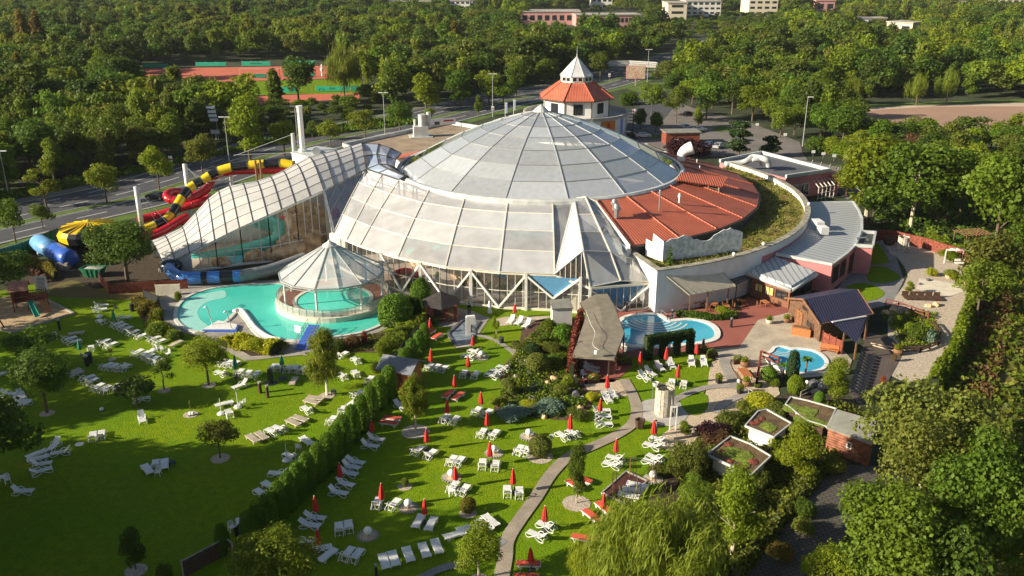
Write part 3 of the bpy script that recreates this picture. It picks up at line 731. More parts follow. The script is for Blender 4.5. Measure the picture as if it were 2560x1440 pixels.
k.build('ladder','steel',flu,Vector())
k=MB();k.tube([P(791,378,12.05),P(791,378,12.6)],.45,10);k.tube([P(791,378,12.6),P(791,378,12.9)],.75,10);k.build('roof_vent','steel',pbx)
# interior
tag(sheet('indoor_floor',[pol(42.5,a,0) for a in range(-140,-60,4)]+[pol(42,a,0) for a in range(-60,200,10)],.03,'interior_floor'))
sheet('indoor_floor',[Vector((p.x,p.y+.4,0)) for p in ev[1:8]]+[Vector((p.x,p.y-.3,0)) for p in bk[1:8]][::-1],.05,'interior_floor')
for nm,pts,m in (('indoor_pool',[(1230,640),(1330,628),(1400,640),(1420,672),(1330,700),(1240,690)],'water_blue'),
                   ('indoor_pool',[(1200,540),(1330,530),(1390,560),(1350,600),(1230,590)],'water_teal'),
                   ('indoor_pool',[(1470,690),(1540,660),(1590,690),(1560,740),(1500,745)],'water_blue'),
                   ('indoor_pool',[(540,655),(600,640),(640,640),(600,662)],'water_blue'),
                   ('indoor_pool',[(1000,600),(1090,590),(1120,630),(1040,650)],'water_teal')):
    sheet(nm,smooth(pp(pts),5,True),.12,m)
def rockpile(name,pts,m,label,cat='rocks',seed=1):
    o=thing(name,label,cat,tuple(P(*pts[0][:2])),world=True);rg=random.Random(seed);b=MB()
    for (x,y,r,h) in pts:
        c=P(x,y,0);
        o_=len(b.v);b.ball((c.x,c.y,h*.35),1,7,sq=(r,r,h*.65))
        for i in range(o_,len(b.v)):
            v=b.v[i];f=1+rg.uniform(-.16,.16);b.v[i]=(c.x+(v[0]-c.x)*f,c.y+(v[1]-c.y)*f,max(-.05,v[2]*f))
    b.build('rock_face',m,o);return o
rockpile('indoor_rocks',[(700,645,2.5,2.2),(735,635,3,3),(770,625,3,3.4),(745,610,3,5.5),(790,600,2.5,6),(640,650,2,1.6),(555,664,1.5,1.3),(750,590,3,7)],'tan_rock','ochre artificial rocks behind the slide hall glass')
rockpile('indoor_rocks',[(1190,700,2,2.2),(1225,715,2,1.6),(1160,690,2.2,2.5),(1290,700,1.6,1.4),(1420,690,2,2),(1060,660,2.5,3)],'tan_rock','brown artificial rocks inside the front glass wall of the dome',seed=3)
def tubeslide(name,label,pts,r,band,mats,n=12,k=5,cat='water slide',part='tube'):
    o=thing(name,label,cat,tuple(Vector((pts[0].x,pts[0].y,0))),world=True)
    line=smooth(pts,k);b=MB();b.tube(line,r,n,band=band);t=b.build(part,mats,o,smooth=True);return o,line,t
tubeslide('tube_slide','turquoise indoor tube slide curving behind the slide hall glass',[PY(480,657,137.5),PY(560,643,139),PY(620,628,140),PY(690,605,142),PY(700,570,144),PY(650,552,145),PY(640,535,146)],1.5,None,'teal_gloss')
tubeslide('tube_slide','red indoor slide channel behind the slide hall glass',[PY(660,560,144),PY(720,553,146),PY(800,545,150),PY(845,530,152)],1.0,None,'red_gloss')
tubeslide('tube_slide','pink indoor slide seen through the front glass of the dome',[PY(985,690,125),PY(1010,680,127),PY(1040,690,127),PY(1030,705,125)],.7,None,'red_gloss')
k=MB();a,b_,c_=P(1283,662,3.2),P(1356,672,4.0),P(1300,640,4.5);k.quad(a,b_,c_);tag(k.build('sun_sail','red_canvas'),'pink triangular sun sail inside the glass skirt roof','sun sail')
# ============================================================ PAVILION OVER THE RAISED POOL
pc=Vector((-25.4,117.0,0))
pv=thing('pool_pavilion','open round pavilion with a pointed glass roof over the raised round pool','pavilion',tuple(pc),world=True)
g=[];NP=14
for i in range(NP+1):
    a=2*math.pi*i/NP+.1;ring=[]
    for (r,z) in ((.75,8.5),(4,6.6),(7.3,4.6)):ring.append(Vector((pc.x+r*math.cos(a),pc.y+r*math.sin(a),z)))
    g.append([ring[0],ring[1],ring[2]])
gl=MB();k=MB()
for i in range(NP):
    gl.quad(g[i][0],g[i][2],g[i+1][2],g[i+1][0]);k.bar(g[i][0]+up,g[i][2]+up,.12);k.bar(g[i][2],g[i+1][2],.2,.2);k.bar(g[i][2]-Vector((0,0,.35)),g[i+1][2]-Vector((0,0,.35)),.1,.1)
rf=gl.build('glass_roof','pavilion_glass',pv);panes(rf);k.build('roof_rib','pole_grey',rf,Vector())
k=MB();k.lathe([(.02,9.35),(.35,9.0),(1.0,8.6),(1.05,8.35)],16,tuple(pc));k.build('roof_cap','lead_white',rf,Vector())
for i in range(0,NP,2):
    a=2*math.pi*i/NP+.1;x,y=pc.x+6.9*math.cos(a),pc.y+6.9*math.sin(a)
    k=MB();k.tube([(x,y,.8),(x,y,4.5)],.16,8);k.tube([(x,y,.8),(x,y,1.0)],.26,8);k.build('post','white_paint',pv)
rp=thing('raised_pool','raised round pool terrace with cream wall and glass balustrade under the pavilion','pool terrace',tuple(pc),world=True)
def circ(c,r,z=0,n=48,a0=0,a1=360,sx=1,sy=1):return [Vector((c[0]+sx*r*math.cos(R(a0+(a1-a0)*i/n)),c[1]+sy*r*math.sin(R(a0+(a1-a0)*i/n)),z)) for i in range(n)]
pcw=Vector((pc.x+.2,pc.y-1.1,0))
k=MB();k.lathe([(8.1,-.1),(8.1,.8),(7.5,.85)],56,tuple(pc));k.build('cream_wall','cream_wall',rp,smooth=False)
# deck ring between pool and wall
b=MB();n=56;o1=circ(pc,7.5,.85,n);i1=circ(pcw,5.6,.85,n)
b.add(o1+i1,[(j,(j+1)% n,n+(j+1)% n,n+j) for j in range(n)]);b.build('deck','hut_roof',rp)
k=MB();k.lathe([(5.6,.86),(5.6,.95),(5.1,.95),(5.1,.5)],56,tuple(pcw));k.build('pool_rim','pool_tile',rp)
tag(sheet('pool_water',circ(pcw,5.15),.86,'water_teal'))
k=MB();fr=MB()
for i in range(44):
    a,c2=2*math.pi*i/44,2*math.pi*(i+1)/44
    if 40<math.degrees(a)<130:continue
    p=Vector((pc.x+7.8*math.cos(a),pc.y+7.8*math.sin(a),.82));q=Vector((pc.x+7.8*math.cos(c2),pc.y+7.8*math.sin(c2),.82));h=Vector((0,0,1.05))
    k.quad(p,q,q+h,p+h);fr.bar(p,p+h,.06);fr.bar(p+h,q+h,.05)
gl=k.build('glass_balustrade','rail_glass',rp);fr.build('rail_post','steel',gl,Vector())
for j in range(4):
    k=MB();k.lathe([(1.2+j*.45,.87+.001*j),(1.3+j*.45,.9),(1.32+j*.45,.87)],20,(pcw.x+4.4,pcw.y+2.4,0),a0=R(150),a1=R(290));k.build('pool_step','pool_tile',rp)
# ============================================================ PINK ANNEXES
def bld(name,label,cat,base):return thing(name,label,cat,tuple(base),world=True)
pk=bld('pink_annex','pink annexe with a curved grey ribbed metal roof right of the mossy roof','building',P(2070,640))
oc=[P(2022,507,4.9),P(2078,505,4.9),P(2133,504,4.9),P(2147,525,4.8),P(2155,545,4.7),P(2155,580,4.6),P(2143,607,4.5),P(2120,631,4.45),P(2081,660,4.4)]
ic=[P(1939,634,4.8),P(1976,612,4.9),P(2000,586,4.95),P(2012,560,5.0),P(2021,532,5.0)]
outl=oc+ic
b=MB();b.prism([Vector(p) for p in outl],0,4.25);b.build('wall','pink_wall',pk)
b=MB();n=len(outl);v=[Vector((p.x,p.y,p.z)) for p in outl];b.add(v+[p-Vector((0,0,.35)) for p in v],[tuple(range(n))]+[(i,(i+1)% n,n+(i+1)% n,n+i) for i in range(n)])
if b.f:pass
rf=b.build('metal_roof','zinc_curved',pk)
k=MB()
for i in range(len(outl)-5):k.bar(outl[i]-Vector((0,0,.05)),outl[i+1]-Vector((0,0,.05)),.35,.3)
k.bar(outl[8]-Vector((0,0,.05)),outl[9]-Vector((0,0,.05)),.4,.4);k.build('roof_edge','lead_white',rf,Vector())
k=MB();a=P(2056,584,4.9);k.box((a.x,a.y,5.5),(1.3,1.6,1.2),.1);a2=a+Vector((0,2.6,0));k.box((a2.x,a2.y,6.0),(1.3,2.2,.7),.1);k.build('roof_duct','white_paint',rf,Vector())
def winquad(o,a,c2,z0,z1,t0,t1,name='window',m='window_dark',frame='dark_wood',out=None,bars=1):
    """window on the vertical plane through a->c2"""
    a=Vector((a.x,a.y,0));c2=Vector((c2.x,c2.y,0));d=(c2-a).normalized();nrm=Vector((d.y,-d.x,0))
    if out is not None and nrm.dot(out)<0:nrm=-nrm
    p,q=lerp(a,c2,t0)+nrm*.05,lerp(a,c2,t1)+nrm*.05
    b=MB();b.quad(p+Vector((0,0,z0)),q+Vector((0,0,z0)),q+Vector((0,0,z1)),p+Vector((0,0,z1)));w=b.build(name,m,o)
    k=MB();nn=nrm*.04
    for u,v_ in ((p+Vector((0,0,z0)),q+Vector((0,0,z0))),(p+Vector((0,0,z1)),q+Vector((0,0,z1))),(p+Vector((0,0,z0)),p+Vector((0,0,z1))),(q+Vector((0,0,z0)),q+Vector((0,0,z1)))):k.bar(u+nn,v_+nn,.09)
    for j in range(1,bars+1):s=lerp(p,q,j/(bars+1));k.bar(s+nn+Vector((0,0,z0)),s+nn+Vector((0,0,z1)),.06)
    k.build('frame',frame,w,Vector() if o.get('_w') else None)
    return w
S_=Vector((0,-1,0));E_=Vector((1,0,0))
winquad(pk,outl[8],outl[7],1.2,3.6,.1,.45,out=E_,bars=1);winquad(pk,outl[8],outl[7],1.2,3.6,.6,.9,out=E_,bars=1);winquad(pk,outl[7],outl[6],.6,3.4,.3,.7,out=E_)
bx=bld('pink_box','pink box with a dark sunken roof behind the curved metal roof','building',P(2160,640))
q=[P(2139,611,4.7),P(2182,614,4.7),P(2189,579,4.7),P(2152,577,4.7)]
k=MB();k.prism([Vector(p) for p in q],0,4.3);k.build('wall','pink_wall',bx)
k=MB()
for i in range(4):k.bar(q[i]-Vector((0,0,.15)),q[(i+1)% 4]-Vector((0,0,.15)),.35,.5)
k.build('parapet','lead_white',bx);k=MB();k.prism([lerp(p,(q[0]+q[2])/2,.06) for p in q],4.3,4.35);k.build('roof','dark_grey',bx)
k=MB();a=P(2140,606,4.35);k.tube([a,a+Vector((0,0,.7)),a+Vector((1.6,.2,.75)),a+Vector((1.9,.2,.3))],.14,6);k.build('pipe','steel',bx)
fa=bld('flat_roof_annex','low pink annexe with a dark flat roof and a glazed entrance behind the mossy roof','building',P(2000,480))
q=[P(1965,441,5),P(2076,425,5),P(1904,381,5),P(1800,402,5),P(1850,412,5),P(1905,425,5)]
k=MB();k.prism([Vector(p) for p in q],0,4.6);k.build('wall','pink_wall',fa);k=MB();k.prism([lerp(Vector(p),(q[0]+q[2])/2,.03) for p in q],4.6,4.7);k.build('roof','bitumen',fa)
k=MB()
for i in range(3):k.bar(q[i],q[i+1],.5,.7)
k.build('parapet','lead_white',fa)
winquad(fa,q[0],q[1],.5,2.9,.05,.3,m='window_dark',frame='white_paint',out=S_,bars=2);winquad(fa,q[0],q[1],.5,2.9,.36,.55,m='window_dark',frame='white_paint',out=S_,bars=2)
k=MB();pa=lerp(q[0],q[1],.62);pb=lerp(q[0],q[1],.98)
for t in (0,.25,.5,.75,1):
    p=lerp(pa,pb,t);k.bar(Vector((p.x,p.y-.1,3.4)),Vector((p.x+.3,p.y-3.2,2.6)),.12);k.bar(Vector((p.x+.3,p.y-3.2,0)),Vector((p.x+.3,p.y-3.2,2.6)),.12)
for y,z in ((3.2,2.6),(3.2,.3),(3.2,1.4)):k.bar(Vector((pa.x+.3,pa.y-y,z)),Vector((pb.x+.3,pb.y-y,z)),.1)
k.build('porch_frame','white_paint',fa)
g2=[P(2076,425,5),P(2101,436,4.0),P(2101,452,4.0),P(2078,449,4.0)]
k=MB();k.prism([P(2074,430,4.4),P(2100,437,4.4),P(2092,424,4.4),P(2070,418,4.4)],0,4.0);k.build('side_wall','pink_wall',fa)
# white ventilation duct on the roofs
du=thing('roof_duct','fat silver ventilation duct looping over the edge of the mossy roof','duct',tuple(P(1880,400,6)),world=True)
k=MB();k.tube(smooth([P(1812,411,5.9),P(1850,408,6.1),P(1868,402,6.6),P(1880,393,7.2),P(1893,393,7.3),P(1912,398,7.2),P(1921,405,6.6),P(1922,416,5.6)],5),.62,10);k.tube(smooth([P(1880,401,6.8),P(1893,399,7),P(1903,403,6.6),P(1904,412,5.6)],4),.45,8);k.build('pipe','lead_white',du,smooth=True)
hn=thing('air_horn','white scoop-shaped air intake standing on the dome rim beside the purple tree','air intake',tuple(P(1706,400,11)),world=True)
k=MB();c0=P(1702,402,10.6);k.tube(smooth([c0,c0+Vector((.1,0,1.2)),c0+Vector((.8,0,2.0)),c0+Vector((2.0,0,2.5))],4),[.7,.72,.76,.8,.85,.9,.95,1.0,1.05,1.1,1.15,1.2,1.2][:13],10);k.build('scoop','white_paint',hn,smooth=True)
# restaurant with white lead roof
rs=bld('restaurant','brown restaurant with a white metal roof and lit yellow windows beside the terrace','restaurant',P(1960,740))
q=[P(1872,680,3.7),P(1979,721,3.2),P(2042,682,3.5),P(1935,641,4.3)]
cq=sum(q,Vector())/4;wq=[lerp(p,cq,.1) for p in q]
k=MB();k.prism([Vector(p) for p in wq],0,2.7);k.build('wall','brick_brown',rs)
b=MB();b.add(q+[p-Vector((0,0,.6)) for p in [lerp(x,cq,-.01) for x in q]]+[lerp(p,cq,.06)+Vector((0,0,.22)) for p in q],[(8,9,10,11)]+[(i,(i+1)% 4,8+(i+1)% 4,8+i) for i in range(4)]+[(4+i,4+(i+1)% 4,(i+1)% 4,i) for i in range(4)]);
b.build('metal_roof',['zinc'],rs)
k=MB()
for i in range(4):k.tube([q[i]-Vector((0,0,.28)),q[(i+1)% 4]-Vector((0,0,.28))],.3,8)
k.build('roof_edge','lead_white',rs,smooth=True)
for (t0,t1,m) in ((.12,.32,'window_bright'),(.38,.6,'window_bright'),(.66,.94,'window_dark')):winquad(rs,wq[0],wq[1],1.1,2.3,t0,t1,m=m,out=S_)
for (t0,t1) in ((.08,.36),(.4,.66),(.7,.95)):winquad(rs,wq[1],wq[2],.9,2.4,t0,t1,out=E_+S_,bars=0)
cn=bld('terrace_canopy','beige corrugated canopy on wooden posts over the terrace tables','canopy',P(1750,740))
q=[P(1664,688,5.6),P(1724,738,2.9),P(1839,716,3.0),P(1795,667,5.1)]
b=MB();b.add(q+[p-Vector((0,0,.1)) for p in q],[(0,1,2,3),(7,6,5,4)]+[(i,(i+1)% 4,4+(i+1)% 4,4+i) for i in range(4)]);rf=b.build('canopy_roof','canopy_cloth',cn)
k=MB()
for j in range(9):k.bar(lerp(q[0],q[3],j/8)+up,lerp(q[1],q[2],j/8)+up,.07,.05)
k.build('roof_rib','parapet_cap',rf,Vector())
for (a,c2,t) in ((1,2,.02),(1,2,.4),(1,2,.85),(0,3,.05),(0,3,.95)):
    p=lerp(q[a],q[c2],t);k=MB();k.bar(Vector((p.x,p.y+.1,0)),Vector((p.x,p.y+.1,p.z-.1)),.16);k.build('post','brown_wood',cn)
cp=bld('black_pergola','small black glass-roofed passage between canopy and restaurant','pergola',P(1840,700))
q=[P(1815,689,3.2),P(1842,710,3.1),P(1872,695,3.1),P(1846,681,3.2)]
k=MB();k.quad(*q)
k.build('dark_glass','window_dark',cp);k=MB()
for j in range(5):k.bar(lerp(q[0],q[1],j/4),lerp(q[3],q[2],j/4),.1)
for i in range(4):k.bar(q[i],q[(i+1)% 4],.14);k.bar(q[i],Vector((q[i].x,q[i].y,0)),.12)
k.build('frame','dark_grey',cp)
# ============================================================ TOWER
tc=Vector((17.6,245,0));tw=thing('entrance_tower','octagonal tower with red tiled roof and glass pyramid lantern behind the dome','tower',tuple(tc),world=True)
def octo(r,z,n=8,a0=22.5):return [Vector((tc.x+r*math.cos(R(a0+i*360/n)),tc.y+r*math.sin(R(a0+i*360/n)),z)) for i in range(n)]
def frus(r0,z0,r1,z1,n=8,a0=22.5):
    b=MB();A_,B_=octo(r0,z0,n,a0),octo(r1,z1,n,a0)
    for i in range(n):b.quad(A_[i],A_[(i+1)% n],B_[(i+1)% n],B_[i])
    return b
k=MB();k.lathe([(14.2,0),(14.2,6.3)],48,tuple(tc));dr=k.build('drum_wall','white_wall',tw)
k=MB();k.lathe([(14.25,6.2),(14.5,6.3),(14.5,7.1),(14.0,7.1),(14.0,6.0),(9,6.0)],48,tuple(tc));k.build('drum_rim','concrete',tw)
def patch(a0,a1,z0,z1,m,nm='mural',r=14.23):
    k=MB();k.lathe([(r,z0),(r,z1)],10,tuple(tc),a0=R(a0),a1=R(a1));k.build(nm,m,dr,Vector())
patch(-66,-46,.2,6.1,'mural_orange');patch(-58,-54,4.2,5.6,'red_canvas',r=14.25);patch(-36,-30,.2,6.1,'mural_blue');patch(-20,-17,2.5,6.1,'mural_green');patch(-10,-4,.2,5,'mural_blue')
patch(-63,-60,.2,2.6,'window_dark','window',14.26);patch(-53,-49,.2,3.2,'window_dark','window',14.26)
frus(9.4,6.0,9.4,11.0).build('octagon_wall','white_wall',tw)
frus(10.6,10.9,4.6,15.0).build('tiled_roof','pantile_flat',tw)
k=MB();A_,B_=octo(10.65,10.95),octo(4.6,15.05)
for i in range(8):k.tube([A_[i],B_[i]],.16,6);
k.build('ridge_tiles','clay',tw)
k=MB();A_=octo(10.6,10.8)
for i in range(8):k.bar(A_[i],A_[(i+1)% 8],.3,.25)
k.build('eave_gutter','dark_wood',tw)
frus(4.5,14.8,4.5,16.6).build('lantern_wall','white_paint',tw);W_=octo(4.52,15.2);
for i in range(8):
    a,c2=W_[i],W_[(i+1)% 8];o_=((a+c2)/2-tc);o_.z=0
    for t in (.12,.55):winquad(tw,a,c2,15.35,16.35,t,t+.33,frame='white_paint',out=o_,bars=0)
frus(4.7,16.55,.05,21.6).build('glass_pyramid','facet_glass',tw)
k=MB();A_=octo(4.72,16.58)
for i in range(8):k.bar(A_[i],Vector((tc.x,tc.y,21.65)),.12);k.bar(A_[i],A_[(i+1)% 8],.2)
k.tube([(tc.x,tc.y,21.3),(tc.x,tc.y,24.2)],[.1,.02],6);k.ball((tc.x,tc.y,21.9),.18,6);k.build('pyramid_frame','lead_white',tw)
W_=octo(9.42,6)
for i in (4,5,6,7):
    a,c2=W_[i],W_[(i+1)% 8];o_=((a+c2)/2-tc);o_.z=0
    winquad(tw,a,c2,7.2,9.9,.33,.67,frame='dark_grey',out=o_,bars=3)
    k=MB();m_=lerp(a,c2,.5);k.bar(Vector((a.x,a.y,6)),Vector((a.x,a.y,10.9)),.22);k.build('corner_post','dark_grey',tw)
st=MB()
for i in range(9):a=2-i*3.5;st.box((tc.x+15.2*math.cos(R(a)),tc.y+15.2*math.sin(R(a)),6.8-i*.7),(1.6,1,.08),R(a));st.tube([(tc.x+16*math.cos(R(a)),tc.y+16*math.sin(R(a)),0),(tc.x+16*math.cos(R(a)),tc.y+16*math.sin(R(a)),7.9-i*.7)],.06,5)
st.build('outside_stair','dark_grey',tw)
# gravel-roofed block
gr=bld('gravel_roof_block','long low block with a gravel roof behind the dome beside the road','building',P(1000,350))
q=[P(859,362,7),P(1121,306,7),P(1205,319,7),P(1210,345,7),P(1060,400,7),P(900,380,7)]
k=MB();k.prism([Vector(p) for p in q],0,6.6);k.build('wall','white_wall',gr);k=MB();cq=sum(q,Vector())/6;k.prism([lerp(p,cq,.03) for p in q],6.6,6.65);k.build('gravel_roof','gravel_roof',gr)
k=MB()
for i in range(6):k.bar(q[i],q[(i+1)% 6],.6,.8)
k.build('parapet','lead_white',gr)
a=P(1052,341,6.7);k=MB();k.box((a.x,a.y,8.0),(3.4,2.4,2.4),.2);k.tube([a+Vector((.4,0,2)),a+Vector((.4,0,5.2))],.9,12);k.tube([a+Vector((1.9,.8,2)),a+Vector((1.9,.8,5.6))],.5,10);k.tube([a+Vector((-1.3,0,2.4)),a+Vector((-1.3,0,4))],.3,8);k.box((a.x,a.y,6.75),(5.4,4,.2),.2)
k.build('vent_plant','lead_white',gr)
# garden pavilion with grey shingle roof
gp=bld('shingle_pavilion','long bent grey-shingled shelter running from the dome to the lawn beside the blue pool','shelter',P(1500,900))
def zx(x,y):return (1260+x/3.4286,680+y/3.4286)
L_=[zx(655,260),zx(700,350),zx(690,420),zx(640,570),zx(585,725)];R_=[zx(870,155),zx(940,280),zx(985,400),zx(1030,520),zx(945,745)]
zl=[3.0,2.9,2.9,2.8,2.7];lv=[P(x,y,z) for (x,y),z in zip(L_,zl)];rv=[P(x,y,z) for (x,y),z in zip(R_,zl)]
b=MB();rid=[lerp(a,c2,.5)+Vector((0,0,.1)) for a,c2 in zip(lv,rv)]
for i in range(4):
    b.quad(lv[i],lv[i+1],rid[i+1],rid[i]);b.quad(rid[i],rid[i+1],rv[i+1],rv[i])
n=len(b.v);rf=None
b.quad(lv[4],lv[4]-Vector((0,0,.2)),rv[4]-Vector((0,0,.2)),rv[4],rid[4]);
rf=b.build('shingle_roof','shingle',gp)
k=MB()
for i in range(4):k.bar(rv[i]-Vector((0,0,.12)),rv[i+1]-Vector((0,0,.12)),.12,.2);k.bar(lv[i]-Vector((0,0,.12)),lv[i+1]-Vector((0,0,.12)),.12,.2)
k.build('fascia','dark_wood',rf,Vector())
for p in (lerp(lv[4],rv[4],.04),lerp(lv[4],rv[4],.12),lerp(lv[4],rv[4],.88),lerp(rv[3],rv[4],.6),rv[3],rv[2],rv[1],lv[3],lv[2],lv[1]):
    k=MB();k.bar(Vector((p.x,p.y+.15,0)),Vector((p.x,p.y+.15,p.z)),.16);k.build('post','dark_wood',gp)
k=MB();a=lerp(lv[3],lv[4],.55);c2=lerp(lv[3],lv[4],.98)
for j in range(10):
    p,q_=lerp(a,c2,j/9),lerp(a,c2,(j+1)/9);k.bar(Vector((p.x,p.y,.1)),Vector((q_.x,q_.y,1.3)),.05);k.bar(Vector((p.x,p.y,1.3)),Vector((q_.x,q_.y,.1)),.05)
k.build('lattice_screen','red_wood',gp)
p=P(*zx(790,700),3.2);k=MB();k.tube([p,p+Vector((0,0,.3))],.25,10);k.ball(p+Vector((0,0,.3)),.25,8,sq=(1,1,.5));k.build('roof_vent','white_paint',rf,Vector())
k=MB();k.tube(smooth([P(*zx(700,330),3.4),P(*zx(745,450),3.45),P(*zx(780,520),3.5),P(*zx(760,620),3.35),P(*zx(815,670),3.4)],4),.02,4);k.build('roof_cable','white_paint',rf,Vector())
ht=bld('white_hut','small white hut with a grey felt roof between the dome and the shingle shelter','hut',P(1420,800))
q=[P(*zx(410,315),2.6),P(*zx(595,305),2.6),P(*zx(560,225),2.8),P(*zx(395,240),2.8)]
k=MB();k.prism([lerp(p,(q[0]+q[2])/2,.08) for p in q],0,2.45);k.build('wall','white_wall',ht);k=MB();k.add(q+[p-Vector((0,0,.15)) for p in q],[(0,1,2,3)]+[(i,(i+1)% 4,4+(i+1)% 4,4+i) for i in range(4)]);k.build('felt_roof','felt_grey',ht)
cb_=P(*zx(620,260),0);k=MB();k.prism([P(*zx(560,330),0),P(*zx(650,350),0),P(*zx(655,260),0),P(*zx(590,250),0)],0,3.3);k.build('side_block','cream_wall',ht)
# ---------------------------------------------------------- huts
def hut(name,label,cat,c,w,d,h,rz,rh,wallm,roofm,kind='gable',over=.4,group=None):
    o=thing(name,label,cat,tuple(c),rz,group);k=MB();k.box((0,0,h/2),(w,d,h));k.build('wall',wallm,o)
    b=MB();W,D=w/2+over,d/2+over
    if kind=='gable':
        vs=[(-W,-D,h-.1),(W,-D,h-.1),(W,D,h-.1),(-W,D,h-.1),(-W,0,h+rh),(W,0,h+rh)]
        up_=[(x,y,z+.14) for x,y,z in vs];b.add(vs+up_,[(6,7,11,10),(8,9,10,11),(1,0,4,5),(3,2,5,4),(0,1,7,6),(2,3,9,8),(0,6,10,4),(4,10,9,3),(1,5,11,7),(5,2,8,11)])
        g_=MB();ww,dd=w/2,d/2;g_.add([(-ww,-dd,h),(-ww,dd,h),(-ww,0,h+rh-.05),(ww,-dd,h),(ww,dd,h),(ww,0,h+rh-.05)],[(0,2,1),(3,4,5)]);g_.build('gable',wallm,o)
    elif kind=='pyramid':
        n=6;vs=[(W*1.1*math.cos(R(60*i+30)),W*1.1*math.sin(R(60*i+30)),h-.1) for i in range(n)];b.add(vs+[(0,0,h+rh)],[(i,(i+1)% n,n) for i in range(n)]+[tuple(range(n))[::-1]])
    b.build('roof',roofm,o);return o
g1=hut('red_kiosk','red wooden kiosk with a dark pyramid roof in front of the glass wall','kiosk',P(1104,793),4.2,3.6,2.3,.1,1.5,'red_wood','slate','pyramid',.5)
k=MB();
for i in range(4):
    for j in range(3):k.box((-1.0+i*.35,-1.84,1.1+j*.35),(.28,.04,.28))
k.build('window','window_dark',g1);k=MB();k.box((1.2,-1.83,1.0),(.8,.05,1.9));k.build('door','brown_wood',g1)
g2_=hut('garden_shed','orange-red garden shed with a grey slab roof among the clipped conifers','shed',P(1005,958),3.6,3.0,2.3,-.35,.9,'orange_wood','felt_blue','gable',.45)
k=MB();k.box((.3,-1.53,1.0),(.9,.05,1.9));k.build('door','red_wood',g2_)
# sauna chalet: dark blue tiles, wooden gable
ch=bld('sauna_chalet','wooden sauna chalet with a dark blue tiled roof beside the small round pool','chalet',P(2060,820))
def z4(x,y):return (1860+x/3.4286,680+y/3.4286)
r0,r1,r2,r3=P(*z4(505,235),4.3),P(*z4(975,150),4.3),P(*z4(1110,360),2.7),P(*z4(650,450),2.7)
bk0,bk1=P(*z4(330,268),2.6),P(*z4(800,190),2.4)
bk0=r0+(r0-r3)*1.0;bk0.z=2.7;bk1=r1+(r1-r2)*1.0;bk1.z=2.7
b=MB();b.quad(r0,r3,r2,r1);b.quad(bk0,r0,r1,bk1);rf=b.build('tiled_roof','navy_tile',ch)
k=MB();k.bar(r0,r3,.14,.25);k.bar(r0,bk0,.14,.25);k.bar(r1,r2,.1,.2);k.bar(r3,r2,.12,.15);k.build('barge_board','brown_wood',rf,Vector())
wA,wB=lerp(r3,r0,.12),lerp(bk0,r0,.12);wA=Vector((wA.x+.5,wA.y,0));wB=Vector((wB.x+.5,wB.y,0));ed=(r1-r0);ed.z=0;ed.normalize();LN=(r1-r0).length-1.2
k=MB();k.quad(wA,wB,wB+Vector((0,0,2.6)),Vector(((wA.x+wB.x)/2,(wA.y+wB.y)/2,4.15)),wA+Vector((0,0,2.6)));k.quad(wA,wA+ed*LN,wA+ed*LN+Vector((0,0,2.6)),wA+Vector((0,0,2.6)));k.build('wall','chalet_wood',ch)
wd=(wB-wA);
winquad(ch,wA,wB,.1,2.1,.55,.75,'door','brown_wood','orange_wood',out=-ed);winquad(ch,wA,wB,1.0,1.9,.2,.4,frame='brown_wood',out=-ed);winquad(ch,wA,wB,2.7,3.4,.42,.58,frame='brown_wood',out=-ed,bars=0)
p0,p1,p2=P(*z4(755,435),3.1),P(*z4(1048,385),3.1),P(*z4(970,612),2.3)
p3=P(*z4(1058,400),2.9)
b=MB();b.quad(p0,P(*z4(960,605),2.2),p2,p3,p1);b.build('porch_roof','navy_tile',ch);k=MB();k.bar(p0+up*2,p1+up*2,.3,.12);k.build('porch_ridge','lead_white',ch)
for p in (P(*z4(965,608),2.2),p3,P(*z4(860,520),2.5)):k=MB();k.bar(Vector((p.x,p.y,0)),p,.16);k.build('porch_post','brown_wood',ch)
# trellis fence and bench beside the chalet
tf=thing('trellis_fence','tall reddish trellis fence in front of the chalet porch','fence',tuple(P(2080,880)),world=True)
k=MB();a,c2=P(2054,862),P(2103,887)
for j in range(4):p=lerp(a,c2,j/3);k.bar(p,p+Vector((0,0,2)),.12)
k.quad(a,c2,c2+Vector((0,0,1.8)),a+Vector((0,0,1.8)));k.build('trellis','red_wood',tf)
# earth-sheltered saunas with sedum roofs
def z7(x,y):return (1700+x/2.73,980+y/2.73)
def sedum_hut(nm,label,q,z,wallm,patches,seed,hole=None):
    o=bld(nm,label,'sauna hut',(q[0]+q[2])/2);c=sum(q,Vector())/len(q)
    k=MB();k.prism([lerp(p,c,.2) for p in q],0,z-.2);k.build('wall',wallm,o)
    k=MB();k.prism([Vector(p) for p in q],z-.2,z-.02);rf=k.build('turf_roof','sedum_brown',o)
    k=MB()
    for i in range(len(q)):k.bar(Vector((q[i].x,q[i].y,z)),Vector((q[(i+1)% len(q)].x,q[(i+1)% len(q)].y,z)),.13,.22)
    k.build('roof_edge','lead_white',rf,Vector())
    rg=random.Random(seed)
    for (u,v,r,m) in patches:
        p=lerp(lerp(q[0],q[1],u),lerp(q[-1],q[2],u),v);b=MB();o_=0
        b.add([(p.x+r*rg.uniform(.7,1.1)*math.cos(t),p.y+r*rg.uniform(.7,1.1)*math.sin(t),z+.03) for t in [i*math.pi/8 for i in range(16)]]+[(p.x,p.y,z+.12)],[(i,(i+1)% 16,16) for i in range(16)])
        b.build('sedum_patch',m,rf,Vector())
    return o
